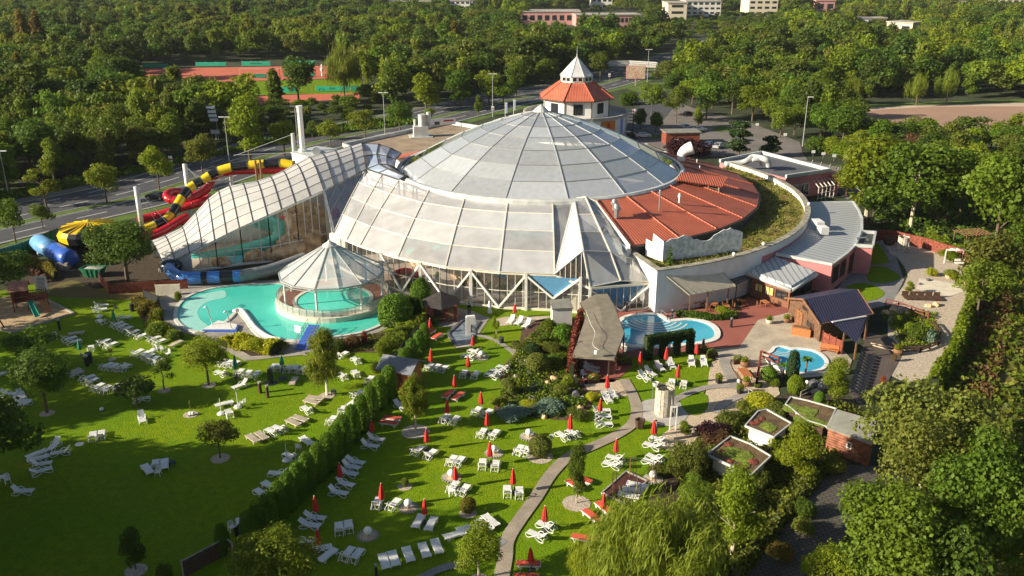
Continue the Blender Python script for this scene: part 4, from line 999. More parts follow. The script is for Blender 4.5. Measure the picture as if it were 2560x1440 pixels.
s1_=sedum_hut('sauna_hut','low white hut with a sedum roof of red and lime cushions beside the driveway',[P(*z7(182,430),1.9),P(*z7(485,568),1.9),P(*z7(620,440),1.9),P(*z7(480,350),2.0),P(*z7(345,298),2.0)],1.9,'white_wall',
   [(.35,.45,1.3,'sedum_green'),(.55,.5,1.2,'sedum_green'),(.18,.35,.45,'sedum_red'),(.45,.15,.4,'sedum_red'),(.75,.12,.5,'sedum_red'),(.8,.5,.6,'sedum_red'),(.75,.3,.5,'sedum_green'),(.12,.7,.5,'sedum_red')],2)
s2_=sedum_hut('sauna_hut','low white hut with a flat turf roof behind the bright willow bush',[P(*z7(445,232),1.9),P(*z7(640,310),1.9),P(*z7(760,215),1.9),P(*z7(590,120),1.9),P(*z7(530,135),1.9)],1.9,'white_wall',[(.2,.45,.4,'sedum_red'),(.25,.7,.4,'sedum_red'),(.6,.4,1.0,'sedum_green'),(.1,.3,.5,'sedum_red')],5)
s3_=sedum_hut('sauna_hut','long turf-roofed hut next to the grey felt-roofed log cabin',[P(*z7(720,85),2.0),P(*z7(860,195),2.0),P(*z7(1005,240),2.0),P(*z7(1065,115),2.0),P(*z7(870,60),2.0),P(*z7(755,35),2.0)],2.0,'dark_wood',[(.3,.1,1.2,'sedum_green'),(.85,.15,1.3,'sedum_green'),(.75,.0,.5,'sedum_red'),(.5,.9,1.3,'sedum_green'),(.9,.8,1.0,'sedum_green')],7)
lc=bld('log_cabin','red-brown log cabin with a grey felt roof at the top of the driveway','cabin',P(2120,1120))
q=[P(2066,1068,2.9),P(2178,1108,2.5),P(2190,1052,2.9),P(2094,1022,3.3)];q=[P(*z7(1000,240),2.6),P(*z7(1310,355),2.6),P(*z7(1340,195),3.4),P(*z7(1075,118),3.4)]
c_=sum(q,Vector())/4;w=[lerp(p,c_,.08) for p in q]
k=MB();k.prism([Vector((p.x,p.y,0)) for p in w],0,2.5);k.build('log_wall','log_wood',lc)
k=MB()
for i in range(9):z=.2+i*.27;k.tube([Vector((w[0].x,w[0].y-.05,z)),Vector((w[1].x,w[1].y-.05,z))],.14,6);k.tube([Vector((w[1].x+.05,w[1].y,z)),Vector((w[2].x+.05,w[2].y,z))],.14,6)
k.build('logs','log_wood',lc,smooth=True)
b=MB();b.add(q+[p-Vector((0,0,.18)) for p in q],[(0,1,2,3)]+[(i,(i+1)% 4,4+(i+1)% 4,4+i) for i in range(4)]);b.build('felt_roof','felt_grey',lc)
winquad(lc,Vector((w[0].x,w[0].y-.15,0)),Vector((w[1].x,w[1].y-.15,0)),1.3,1.9,.48,.58,frame='white_paint',out=S_,bars=0)
winquad(s1_,lerp(P(*z7(485,568),0),c_,.0),P(*z7(620,440),0),.6,1.4,.2,.8,out=E_+S_)
winquad(s2_,lerp(P(*z7(470,240),0),P(*z7(630,300),0),0),P(*z7(640,312),0),.6,1.4,.45,.9,frame='dark_wood',out=S_,bars=2)
# ============================================================ GROUND SHEETS
b=MB();b.add([(-1500,-60,0),(1500,-60,0),(1500,2600,0),(-1500,2600,0)],[(0,1,2,3)]);tag(b.build('ground','forest_floor'),'dark ground under the trees',None,None,'structure')
def S(name,pts,z,m,reg=None,k=0,**kw):
    q=pp(pts,z,reg);q=smooth(q,k,True) if k else q
    return sheet(name,[(p.x,p.y) for p in q],z,m,**kw)
ZA=(0,740,6.26);ZB=(380,840,6.26);ZM=(1380,840,5.538);ZN=(1020,740,3.4125);Z1=(0,680,3.4286);Z2=(640,680,3.4286);Z3=(1260,680,3.4286);Z4=(1860,680,3.4286);Z8=(1860,340,3.4286);ZG=(1680,860,2.926)
S('lawn',[(-700,1900),(-300,1100),(-160,760),(60,715),(240,690),(400,700),(700,700),(1000,705),(1250,770),(1500,780),(1580,900),(1700,960),(1760,1060),(1740,1200),(1760,1900)],.02,'lawn')
S('lawn',[(2165,610),(2200,600),(2240,640),(2260,700),(2230,760),(2100,790),(2080,740),(2110,700)],.03,'pavers_grey')
S('lawn',[(2189,607),(2208,625),(2222,652),(2218,658),(2180,660),(2170,640)],.06,'lawn',k=3)
S('lawn',[(2172,668),(2215,668),(2250,690),(2243,700),(2212,707),(2170,702)],.06,'lawn',k=3)
S('lawn',[(2105,722),(2160,706),(2209,728),(2200,745),(2168,752),(2120,748)],.06,'lawn',k=3)
# bare soil by the playground and tank
S('bare_earth',[(60,700),(130,640),(250,610),(420,640),(440,690),(420,735),(260,720),(150,735)],.04,'soil')
S('dry_grass',[(100,735),(180,700),(250,725),(420,735),(420,750),(200,745)],.05,'rough_field',k=3)
S('lawn',[(1558,905),(1590,882),(1740,872),(1790,905),(1775,955),(1750,1000),(1640,1060),(1600,1030),(1570,960)],.04,'lawn')
for x,y,r in ((1039,1079,1.5),(1441,1258,1.3),(551,1146,.95),(522,963,.8),(411,976,.7),(280,898,.5),(817,989,.9),(118,1033,.8),(1350,1142,1.3),(1170,1283,.8),(1012,1216,.7),(477,1036,.8),(340,1426,.9),(1197,1450,.8)):
    c_=P(x,y);S('mulch_ring',[pix(Vector((c_.x+r*math.cos(i*.524),c_.y+r*math.sin(i*.524),0))) for i in range(12)],.05,'zen_gravel')
# pool surround, pool
S('pool_terrace',[(385,752),(455,712),(620,700),(1010,700),(1020,780),(980,815),(900,850),(780,880),(720,885),(640,868),(560,862),(505,842),(430,826),(398,790)],.06,'pavers')
pool=[(443,790),(451,765),(472,745),(505,731),(545,722),(600,716),(660,713),(730,712),(800,712),(900,718),(960,760),(966,790),(950,812),(900,832),(840,842),(760,852),(700,850),(668,850),(640,828),(621,802),(603,782),(586,782),(560,806),(505,830),(472,824),(450,808)]
def basin(pts,name,lip=.5,m='water_teal',tile='pool_tile',z=.1,k=3):
    q=smooth(pp(pts),k,True);q=ccw(q);n=len(q);o=[]
    for i in range(n):
        d=(q[(i+1)% n]-q[i-1]);d.normalize();o.append(q[i]+Vector((d.y,-d.x,0))*lip)
    b=MB();b.add([(p.x,p.y,z+.12) for p in o]+[(p.x,p.y,z+.12) for p in q]+[(p.x,p.y,z-.05) for p in q]+[(p.x,p.y,.0) for p in o],
        [(i,(i+1)% n,n+(i+1)% n,n+i) for i in range(n)]+[(n+i,n+(i+1)% n,2*n+(i+1)% n,2*n+i) for i in range(n)]+[(i,3*n+i,3*n+(i+1)% n,(i+1)% n) for i in range(n)])
    tag(b.build('pool_edge',tile),None,None,None,'structure');return sheet('pool_water',[(p.x,p.y) for p in q],z,m)
basin(pool,'pool')
S('pool_shelf',[(448,790),(456,768),(478,748),(510,735),(556,726),(566,735),(560,744),(525,752),(502,766),(494,782),(502,800),(520,815),(505,828),(475,822),(455,808)],.115,'pool_shelf',k=3)
for x,y in ((604,764),(577,779),(615,780)):S('pool_grate',[(x-10,y),(x,y-4),(x+11,y),(x,y+5)],.125,'teal_gloss')
# white splash platform and curved white lip
sp=thing('splash_platform','white and blue triangular splash platform at the front edge of the large pool','pool platform',tuple(P(560,820)),world=True)
k=MB();k.prism(pp([(506,831),(545,806),(597,817),(592,832)]),0,.32);k.build('platform','pool_blue',sp);k=MB();k.prism(pp([(509,829),(546,807),(594,817),(589,829)]),.3,.36);k.build('top','white_paint',sp)
for (x,y,h,dx) in ((531,812,2.6,-1),(579,822,2.5,-1)):
    p=P(x,y,.3);o=thing('water_spout','','water spout',tuple(p));later(o,'thin steel gooseneck water spout','on the white splash platform in the large pool')
    k=MB();k.tube(smooth([(0,0,0),(-.2,0,h*.5),(-.35,0,h*.9),(-.55,0,h),(-.8,0,h*.93)],4),.07,6);k.build('pipe','steel',o)
lp=smooth(pp([(586,782),(603,778),(621,799),(640,824),(672,846),(705,853)]),4)
k=MB();k.tube([Vector((p.x,p.y,.12)) for p in lp],.38,8);tag(k.build('pool_lip','white_paint',smooth=True),'white rounded channel lip curving along the front of the large pool','pool lip')
# footbridge (blue gangway)
br=thing('blue_gangway','bright blue gangway with steel rails climbing over the water to the raised pool','footbridge',tuple(P(760,860)),world=True)
a,c2=P(752,874,.1),P(786,813,1.0);k=MB();k.bar(a,c2,1.5,.12);k.build('walkway','pool_blue',br)
dx=Vector((.75,.15,0))
for s in (-1,1):
    k=MB()
    for j in range(7):p=lerp(a,c2,j/6)+dx*s;k.bar(p,p+Vector((0,0,1)),.06)
    for h in (.5,1.0):k.bar(a+dx*s+Vector((0,0,h)),c2+dx*s+Vector((0,0,h)),.05)
    k.build('railing','steel',br)
# angular path round the yellow shrub bed
S('garden_path',[(545,862),(590,850),(640,868),(700,888),(760,880),(770,890),(755,887),(612,902),(553,871)],.08,'pavers')
S('shrub_bed',[(586,866),(625,858),(690,880),(700,886),(627,890)],.1,'soil')
S('shrub_bed',[(770,860),(860,846),(960,830),(1010,820),(1060,830),(965,882),(900,880),(800,885)],.1,'mulch')
S('shrub_bed',[(335,770),(400,755),(410,800),(450,835),(440,850),(370,820)],.07,'soil')
# sand playground
S('sand_pit',[(-90,800),(30,833),(184,785),(111,747),(40,735),(-60,760)],.05,'sand')
k=MB();q=pp([(-90,800),(30,833),(184,785),(111,747)])
for i in range(3):k.bar(q[i]+Vector((0,0,.1)),q[i+1]+Vector((0,0,.1)),.3,.25)
tag(k.build('timber_edging','grey_wood'),'timber edging around the sandy playground','edging')
# spa patio, stone pool
S('stone_patio',[(60,225),(385,272),(480,300),(600,330),(700,182),(640,170),(560,130),(420,100),(300,150),(120,190)],.06,'pavers',ZN)
S('stone_basin',[(338,330),(470,205),(620,222),(552,300),(548,425),(412,443)],.09,'concrete',ZN)
basin([(1020+x/3.4125,740+y/3.4125) for x,y in [(352,332),(478,215),(600,228),(545,300),(532,408),(418,430)]],'stone',.4,'water_stone','dark_stone',.1,1)
o=thing('fountain_slab','white standing stone slab fountain at the edge of the grey stone basin','fountain',tuple(P(1177,838)),.2)
k=MB();k.prism([(-.65,-.25),(.6,-.3),(.65,.2),(-.6,.25)],0,2.6);k.box((0,0,2.65),(1.1,.5,.15));k.build('slab','white_wall',o);k=MB();k.tube([(0,-.32,.6),(0,-.45,1.0),(0,-.32,1.6)],.12,6);k.build('spout','dark_stone',o)
# beds and rockery
S('gravel_bed',[(1230,800),(1262,792),(1385,790),(1385,800),(1250,815)],.05,'pavers_beige')
S('rockery',[(1245,940),(1258,915),(1290,880),(1300,850),(1312,815),(1370,795),(1450,800),(1480,860),(1470,930),(1530,950),(1520,975),(1480,990),(1475,1020),(1420,1050),(1330,1042),(1250,1045),(1236,1010),(1260,975)],.05,'mulch',k=3)
S('gravel_bed',[(1285,850),(1310,880),(1330,900),(1308,912),(1280,880)],.07,'cream_gravel',k=3)
S('pond_water',[(1298,955),(1330,945),(1360,955),(1350,980),(1305,978)],.08,'water_pond',k=3)
S('pond_water',[(1408,1000),(1428,985),(1440,1010),(1430,1025),(1408,1020)],.08,'water_pond',k=3)
S('gravel_bed',[(1462,950),(1530,948),(1570,960),(1580,985),(1540,990),(1500,975),(1470,975)],.06,'cream_gravel',k=2)
# red terrace round the blue pool
S('red_terrace',[(1524,775),(1560,778),(1640,766),(1700,772),(1850,770),(1864,740),(1990,776),(1985,790),(1895,800),(1848,868),(1760,874),(1700,880),(1620,890),(1575,895),(1578,920),(1535,955),(1440,962),(1425,900),(1440,850),(1480,800)],.06,'red_asphalt')
S('plaza',[(1848,868),(1895,800),(1985,778),(2070,830),(2130,900),(2120,935),(2000,945),(1925,925),(1895,905),(1790,897),(1775,874)],.07,'pavers_beige')
S('plaza',[(1548,865),(1585,858),(1598,872),(1560,880)],.08,'concrete')
spa=[(1552,808),(1572,796),(1600,791),(1628,790),(1650,794),(1668,806),(1690,806),(1732,803),(1765,811),(1784,826),(1784,845),(1758,855),(1712,861),(1660,866),(1600,866),(1552,858),(1530,835)]
basin(spa,'spa',.75,'water_blue','white_paint',.1)
for j in range(5):
    c_=P(1632,795,.12);k=MB();r=1.6+j*.75;k.lathe([(r,.115),(r+.25,.125)],24,(c_.x,c_.y,0),a0=R(195),a1=R(335));tag(k.build('pool_step','pool_tile'),None,None,None,'structure')
small=[(1922,890),(1933,882),(1940,873),(1958,871),(1976,876),(1997,876),(2030,880),(2052,892),(2062,908),(2050,924),(2010,933),(1970,932),(1940,915),(1924,903)]
basin(small,'small',.45,'water_blue','white_paint',.1)
for j in range(3):
    c_=P(1955,874,.12);k=MB();r=.8+j*.5;k.lathe([(r,.115),(r+.2,.125)],18,(c_.x,c_.y,0),a0=R(200),a1=R(340));tag(k.build('pool_step','pool_tile'),None,None,None,'structure')
# gravel and paths right
S('gravel_bed',[(1780,905),(1830,896),(1900,905),(1925,930),(1950,985),(1900,1010),(1830,1060),(1760,1115),(1690,1130),(1640,1105),(1690,1060),(1750,1010),(1770,960)],.06,'cream_gravel',k=2)
S('lawn',[(1700,1000),(1760,984),(1770,1000),(1768,1020),(1750,1036),(1720,1034)],.1,'lawn',k=2)
S('concrete_pad',[(1205,935),(1300,885),(1440,862),(1640,870),(1770,920),(1870,1000),(1890,1090),(1800,1210),(1650,1250),(1440,1225),(1290,1165),(1210,1105)],.09,'concrete',ZM)
def path(pts,w,z,m='path_brick',name='garden_path'):return strip(name,smooth(pp(pts),4),w,z,m)
path([(1243,1500),(1262,1400),(1268,1352),(1300,1300),(1340,1245),(1375,1190),(1420,1145),(1480,1118),(1540,1090),(1580,1062),(1592,1030),(1582,990),(1560,950)],1.25,.11)
path([(1040,1455),(1100,1425),(1180,1402),(1262,1352)],.8,.13,'pavers_grey')
path([(1680,1005),(1720,985),(1770,970),(1830,968),(1875,985)],1.0,.12,'pavers')
path([(1880,990),(1850,975),(1828,945),(1812,912),(1815,898)],1.3,.13,'pavers')
path([(1870,985),(1830,1000),(1800,1020),(1796,1036)],1.0,.14,'pavers')
path([(1190,838),(1235,850),(1270,872),(1295,895),(1308,910)],.7,.09,'pavers')
S('planting_bed',[(1800,1060),(1850,1010),(1920,1000),(2050,960),(2130,1000),(2180,1050),(2120,1160),(2000,1220),(1800,1460),(1500,1460),(1620,1250),(1700,1140)],.05,'soil')
S('wood_deck',[(1255,390),(1570,108),(1840,230),(1560,530)],.14,'deck_maroon',(1260,1160,5.142))
k=MB();q=pp([(1260+x/5.142,1160+y/5.142) for x,y in [(1255,390),(1570,108),(1840,230),(1560,530)]])
for i in range(4):k.bar(q[i]+Vector((0,0,.12)),q[(i+1)% 4]+Vector((0,0,.12)),.15,.2)
tag(k.build('deck_edging','grey_wood'),'pale timber edging of the dark maroon deck','edging')
# driveway
S('driveway',[(1770,1560),(1860,1440),(1939,1341),(2035,1224),(2084,1160),(2200,1165),(2190,1215),(2130,1300),(2080,1440),(2040,1560)],.08,'grass_paver')
# zen gardens, deck
S('zen_gravel',[(2190,585),(2330,600),(2420,650),(2430,720),(2400,850),(2360,930),(2300,950),(2230,940),(2220,800),(2240,740),(2270,690),(2240,640)],.05,'zen_gravel',k=2)
S('concrete_slab',[(2290,722),(2298,695),(2345,702),(2400,712),(2412,728),(2370,742)],.08,'pale_slab',k=0)
S('planted_island',[(2245,790),(2290,775),(2335,795),(2345,835),(2320,868),(2255,870)],.07,'soil',k=2)
S('wood_deck',[(2165,830),(2230,845),(2260,880),(2195,1000),(2150,1010),(2120,985),(2150,900)],.08,'deck_stripe')
S('round_basin',[(2222,625),(2245,612),(2285,618),(2298,632),(2272,640),(2235,640)],.09,'concrete',k=2)
S('rough_field',[(2340,960),(2420,700),(2470,560),(2700,560),(3300,700),(3300,1900),(2450,1900),(2300,1300),(2400,1080)],.03,'rough_field')
# ============================================================ ROADS
med=[Vector((-170,35,0)),Vector((-125,105,0)),P(0,570),P(335,495),P(467,457),P(771,362),P(1028,309),P(1200,268),P(1330,240),P(1470,218),P(1580,187),Vector((90,460,0)),Vector((130,560,0))]
line=smooth(med,6)
def offs(line,d):
    o=[]
    for i,p in enumerate(line):
        t=(line[min(i+1,len(line)-1)]-line[max(0,i-1)]).normalized();o.append(p+Vector((t.y,-t.x,0))*d)
    return o
strip('road_verge',line,(19,14),.03,'verge');
strip('road',offs(line,5.6),8.4,.06,'asphalt');strip('road',offs(line,-8),13.0,.06,'asphalt')
strip('pavement',offs(line,-17),2.4,.05,'asphalt_pale')
strip('road_verge',line,2.6,.1,'verge')
b=MB()
def dashes(d,L,G,w,ph=0):
    o=offs(line,d);acc=ph;
    for i in range(len(o)-1):
        a,c2=o[i],o[i+1];s=(c2-a).length;t=0
        while t<s:
            m_=acc% (L+G)
            if m_<L:
                e=min(s,t+(L-m_));p,q=lerp(a,c2,t/s),lerp(a,c2,e/s);n_=Vector(((q-p).y,-(q-p).x,0));
                if n_.length>1e-6:n_.normalize();n_*=w/2;b.add([(v.x,v.y,.075) for v in (p-n_,q-n_,q+n_,p+n_)],[(0,1,2,3)])
            else:e=min(s,t+(L+G-m_))
            acc+=e-t+1e-6;t=e+1e-6
dashes(5.6,6,6,.22,3);dashes(-5.2,6,6,.22);dashes(-8.4,5,7,.18,4);dashes(-11.6,6,6,.22,2);dashes(9.4,2000,1,.16);dashes(1.7,2000,1,.12)
tag(b.build('road_markings','marking'),'white lane dashes and edge lines on the dual carriageway',None,None,'structure')
for d in (-1.35,1.35,-14.7,10):
    k=MB();o=offs(line,d)
    for i in range(len(o)-1):k.bar(o[i]+Vector((0,0,.07)),o[i+1]+Vector((0,0,.07)),.2,.16)
    tag(k.build('kerb','concrete'),None,None,None,'structure')
# car park and access roads
S('car_park',[(1565,290),(1640,235),(1760,280),(1860,300),(2000,355),(2010,400),(2110,420),(2160,470),(2120,500),(2020,440),(1900,380),(1720,400),(1600,370)],.06,'asphalt_pale')
S('access_road',[(1500,300),(1600,265),(1640,225),(1690,260),(1650,310),(1570,330)],.09,'asphalt')
S('access_road',[(1930,370),(1985,360),(2020,400),(1960,405)],.1,'asphalt_pale')
S('verge',[(1565,222),(1620,207),(1700,205),(1690,225),(1600,232)],.12,'verge')
for q in ([(1690,325),(1740,318),(1750,328),(1700,334)],[(1780,322),(1810,315),(1840,322),(1800,330)],[(1620,338),(1670,336),(1660,345),(1625,346)]):S('verge',q,.12,'verge',k=2)
k=MB()
for i in range(7):
    p=P(1622+i*6,362+i*2.5,.12);k.box(p,(.5,4,.02),.3)
for i in range(5):p=P(2030+i*22,405+i*5,.13);k.box(p,(.12,5,.02),-.4)
tag(k.build('parking_markings','marking'),None,None,None,'structure')
# tennis courts and playing field
S('clay_court',[(330,172),(830,164),(830,196),(350,210)],.06,'clay')
S('playing_lawn',[(600,204),(905,196),(900,234),(700,236),(600,240)],.05,'lawn')
S('clay_court',[(640,240),(900,232),(898,247),(790,252),(650,262)],.07,'clay')
S('sports_field',[(2090,275),(2240,262),(2560,257),(2900,262),(2900,345),(2500,350),(2330,336),(2090,340)],.05,'sport_track',k=2)
S('sports_field',[(2120,285),(2300,268),(2560,266),(2800,275),(2800,325),(2500,330),(2350,322),(2180,325)],.08,'sport_sand',k=2)
S('grass_strip',[(2130,262),(2280,256),(2560,248),(2560,256),(2270,264),(2140,270)],.06,'verge')
# ============================================================ LOUNGERS
def lounger_proto(kind,ang=42):
    o=thing('sun_lounger','x','sun lounger');W=.34
    white='tan_plastic' if kind=='T' else ('dark_plastic' if kind=='D' else 'white_plastic')
    fr=MB()
    for s in (-1,1):
        x=s*W
        if kind in 'WD':
            fr.tube(smooth([(x,-.96,.34),(x*1.04,-.98,.18),(x*1.04,-.8,.03),(x*1.04,-.55,.10),(x,-.2,.30),(x*1.06,.05,.52),(x*1.06,.30,.56),(x,.5,.34)],3),.032,6)
            fr.tube(smooth([(x,-.1,.30),(x,.25,.05),(x,.55,.02),(x,.78,.08),(x,.70,.28),(x,.5,.32)],3),.03,6)
        else:
            fr.tube([(x,-.96,.34),(x,-.3,.28),(x,.3,.30),(x,.96,.36)],.035,6)
            for y in (-.7,.62):fr.bar((x,y-.14,.30),(x,y,0),.06);fr.bar((x,y+.14,.30),(x,y,0),.06)
    fr.bar((-W,-.96,.33),(W,-.96,.33),.05);fr.bar((-W,.3,.3),(W,.3,.3),.05)
    fr.build('frame',white,o)
    d=MB();ny=11 if kind in 'WD' else 16;y1=.28 if kind in 'WD' else .95
    for i in range(ny):
        y=-.94+(y1+.94)*(i+.5)/ny;t=(y1+.94)/ny;z=.34 if kind in 'WD' else .34+.03*math.cos(y*3)+(.06*max(0,y-.3))
        d.box((0,y,z),(2*W-.02,t*.80,.025))
    d.build('slatted_bed',white,o)
    if kind in 'WD':
        k=MB();a=R(ang)
        for i in range(7):s=.06+i*.105;k.box((0,.28+s*math.cos(a),.34+s*math.sin(a)),(2*W-.06-.01*i,.09,.025),M4=Matrix.Rotation(a,4,'X'))
        for s in (-1,1):k.bar((s*(W-.03),.28,.34),(s*(W-.09),.28+.76*math.cos(a),.34+.76*math.sin(a)),.04)
        k.bar((0,.7,.66),(0,.62,.1),.04);k.bar((-.2,.62,.08),(.2,.62,.08),.04)
        k.build('backrest',white,o)
    if kind=='R':
        k=MB();n=8
        for i in range(n):
            y=-.94+1.88*(i+.5)/n;k.box((0,y,.40+.03*math.cos(y*3)),(.62,1.88/n+.005,.07))
        k.build('cushion','red_cushion',o)
    return o
LP={}
def get(kind,maker,store={}):
    if kind not in store:store[kind]=[maker(),True];return store[kind][0]
    return copy_tree(store[kind][0])
LN_={'W':'white raised-back lounger','F':'flat white slatted lounger','T':'flat beige lounger','R':'red-cushioned lounger','D':'black raised-back lounger'}
def L(kind,hx,hy,fx,fy,place_,reg,group='sun loungers on the lawns',fix=True):
    x0,y0,s=reg;h=P(x0+hx/s,y0+hy/s,.35);f=P(x0+fx/s,y0+fy/s,.35);c=(h+f)/2;d=h-f
    rz=math.atan2(d.y,d.x)-math.pi/2
    ag=random.choice((36,44,52)) if kind=='W' else 42;o=get('L%s%d'% (kind,ag),lambda:lounger_proto(kind,ag));place(o,(c.x,c.y,.03),rz,(1,1.02,1));later(o,LN_[kind],place_,'sun lounger',group);return o
def row(s_,reg,place_,**kw):
    for e in s_.split(';'):
        e=e.split();L(e[0],*[float(v) for v in e[1:]],place_,reg,**kw)
RA=(0,740,6.26);RB=(380,840,6.26);RC=(0,960,4.965);RD=(340,1050,5.76);RE=(620,860,6.26);RF=(920,860,6);RG=(640,1020,6.544);RH=(720,1140,4.8);RI=(1000,1030,6.26);RJ=(920,1200,6);RK=(1260,1160,5.142);RL=(1340,1000,6);RM=(1380,840,5.538);RN=(1020,740,3.4125)
row('W 1475 160 1670 130;W 1450 225 1645 195',RA,'by the dry grass right of the playground')
row('W 1830 355 2030 315',RA,'beside the closed green parasol near the round shrubs')
row('W 1650 420 1535 370;W 1715 470 1915 405;W 1790 510 1975 435;W 1862 550 2060 475;W 1970 605 2165 530;W 2100 660 2295 585',RA,'in the diagonal row right of the playground')
row('W 2310 690 2480 635;W 2395 745 2560 680',RA,'left of the round yellow-green tree')
row('W 1560 1130 1740 1050;W 1655 1150 1835 1062;W 1770 1160 1945 1080;W 1880 1150 1990 1085',RA,'in the short row behind the low dark bushes')
row('W 2050 925 2220 835;W 2150 955 2340 860;W 2230 990 2400 900;W 2310 1045 2480 940;W 2400 1075 2560 985',RA,'in the tight row left of the round tree trunk')
row('T 1330 560 1060 590',RA,'between the sand pit and the white chair')
row('W 950 695 1180 635;W 1045 740 1235 690',RA,'right of the single white chair')
row('W 1530 750 1685 680;W 1640 795 1790 730',RA,'above the small yellow sapling')
row('W 1415 860 1425 780',RA,'turned away beside the two black bins')
row('T 1070 1215 1220 1145;T 1105 1250 1260 1180',RA,'in the shade right of the big dark round tree')
row('W 1240 1315 1450 1245;W 1330 1375 1505 1285',RA,'below the beige pair beside the dark round tree')
row('W 1130 70 1260 0;W 1200 95 1350 20',RC,'left of the low dark bushes')
row('W 1425 75 1470 8',RC,'against the low dark bushes')
row('W 240 110 280 160;W 225 205 305 205;W 235 265 300 240;W 70 118 150 118',RC,'in the dark between the two left shade trees')
row('W -60 1240 30 1210',RA,'cut by the left edge of the photo')
row('W 1750 375 1775 465',RC,'alone below the low dark bushes')
row('W 1140 690 1155 605;W 1248 672 1260 588',RC,'on the dark lawn near the parasol base')
row('W 735 700 610 815;W 870 825 655 860',RC,'crossed on the dark left lawn')
row('F 520 835 390 885;F 565 895 380 940;W 385 1005 610 975;W 390 1110 615 1045',RC,'in the stack at the foot of the dark conifer')
row('W 130 1330 405 1320',RC,'alone at the lower left edge of the lawn')
row('W 1630 205 1850 165',RC,'under the low dark bushes')
row('F 120 650 205 750',RD,'beside the white pair on the dark lawn')
row('W 275 700 285 590;F 410 700 410 560',RD,'in the pair next to the dark stool')
row('T 1625 220 1735 295;T 1755 180 1860 255',RD,'in the beige pair just behind the small lone tree')
row('W 2030 195 1900 135;W 2150 145 2000 95',RD,'behind the beige pair in the middle lawn')
row('F 2380 240 2530 340',RD,'near the top of the clipped hedge on the left lawn')
row('W 2310 560 2150 480',RD,'beside the white parasol base near the hedge')
row('W 2180 775 1925 755',RD,'lying along the hedge in the left lawn')
row('F 1830 890 2020 985',RD,'above the turned lounger beside the hedge')
row('W 1885 1100 1740 1005',RD,'turned to the hedge on the left lawn')
row('W 2068 1040 2058 950',(0,1020,3.4286),'near the lower end of the left lawn')
row('T 440 80 310 140',RB,'just left of the round yellow-green tree')
row('W 1030 455 1150 380;W 1100 475 1240 385;W 1200 480 1340 395',RB,'behind the green parasol right of the round tree')
row('W 1165 605 1010 550',RB,'alone in front of the round tree crown')
row('W 1310 610 1400 530;W 1440 635 1530 545;W 1565 645 1660 560',RB,'in front of the green parasol')
row('W 1480 730 1290 800',RB,'with steep back between parasol base and bollards')
row('W 1860 535 1920 450;W 1950 540 2000 450;W 2085 560 2150 465;W 2190 550 2260 465;W 2305 570 2385 485',RB,'in the row under the green parasol by the birch')
row('T 2240 650 2185 745',RB,'alone left of the birch')
row('F 1010 1085 1240 1025',RB,'beside the bare parasol pole in mid lawn')
row('W 1230 1260 1190 1160',RB,'turned away beside the parasol base in mid lawn')
row('W 1410 200 1530 130',RE,'directly right of the birch crown');row('W 1745 290 1650 215',RE,'on the lawn corner by the flower bed')
row('W 1530 535 1440 465;W 1720 510 1660 415',RE,'right of the birch trunk');row('W 1850 600 1930 515',RE,'against the fence above the birch shadow')
row('W 1650 805 1750 750;F 1600 940 1710 865',RE,'jammed against the black fence')
row('T 960 825 1150 850;T 900 870 1085 920',RE,'in the beige pair in front of the birch');row('W 990 1070 865 980',RE,'below the beige pair in front of the birch')
row('W 1450 1080 1500 990',RE,'half hidden behind the hedge tops');row('T 720 1130 910 1185;T 620 1180 790 1255',RE,'in the lower beige pair on the sunny lawn')
row('W 1250 1245 1345 1140',RE,'by the hedge below the birch')
row('R 1250 700 1150 795;R 1410 735 1290 825',RF,'under the open-tipped red parasol')
row('W 870 375 950 300;W 970 390 1060 315;W 1080 405 1170 330',RF,'in the trio right of the grey shed roof')
row('W 1410 485 1450 410;W 1580 500 1630 425',RF,'either side of the small brown table');row('W 1590 205 1440 165;W 1685 135 1530 85',RF,'beside the white globe near the stone basin')
row('W 1940 490 1800 445;W 2010 440 1880 385;W 2110 375 1980 335',RF,'in the diagonal trio left of the pond')
row('W 400 880 565 965',RF,'under the young tree beside the hedge');row('R 240 1100 480 1120;R 200 1170 430 1195',RF,'in the red pair beside the hedge')
row('W 1110 1155 1180 1080;W 1250 1185 1330 1100',RF,'under the parasol right of the young tree');row('W 1585 1045 1660 965;W 1730 1070 1820 1000',RF,'under the parasol left of the blue-green ground cover')
row('W 1665 1385 1740 1285;W 1835 1405 1930 1300',RF,'under the parasol above the globe lamp')
row('W 1830 480 2060 515;W 1730 590 1965 625',RG,'under the uppermost parasol beside the clipped hedge')
row('W 1500 850 1735 895;W 1430 930 1655 975;W 1380 1030 1615 1080;W 1320 1200 1570 1260;W 1200 1350 1460 1395',RG,'in the long stack beside the clipped hedge')
row('W 210 720 420 745;W 150 805 355 835',RH,'under the parasol at the foot of the hedge');row('W 110 1035 280 1012',RH,'half behind the round bush at the bottom')
row('W 350 1110 405 1100;F 400 1240 540 1130',RH,'at the dark red parasol beside the bottom bush');row('W 640 1245 760 1105;W 750 1270 870 1125',RH,'in the bottom pair between bush and globe lamp')
row('W 615 945 610 805;W 735 920 720 780',RH,'in the close pair above the bottom pair');row('W 1040 625 1090 500;W 1195 640 1320 520',RH,'under the parasol left of the globe lamp')
row('W 200 655 330 550;W 400 715 530 605',RI,'under the parasol below the young tree mulch');row('W 750 825 850 695;W 860 840 970 710',RI,'in the close pair without parasol')
row('W 1280 885 1300 750;W 1475 910 1510 770',RI,'under the parasol that hides a globe lamp');row('W 1810 655 1900 530;W 1920 680 2010 555',RI,'left of the big round grass bush')
row('W 770 1235 870 1110;W 930 1295 1050 1150',RI,'behind the small white table');row('W 1680 1320 1680 1170;W 1865 1340 1870 1190',RI,'in the pair facing uphill beside the path')
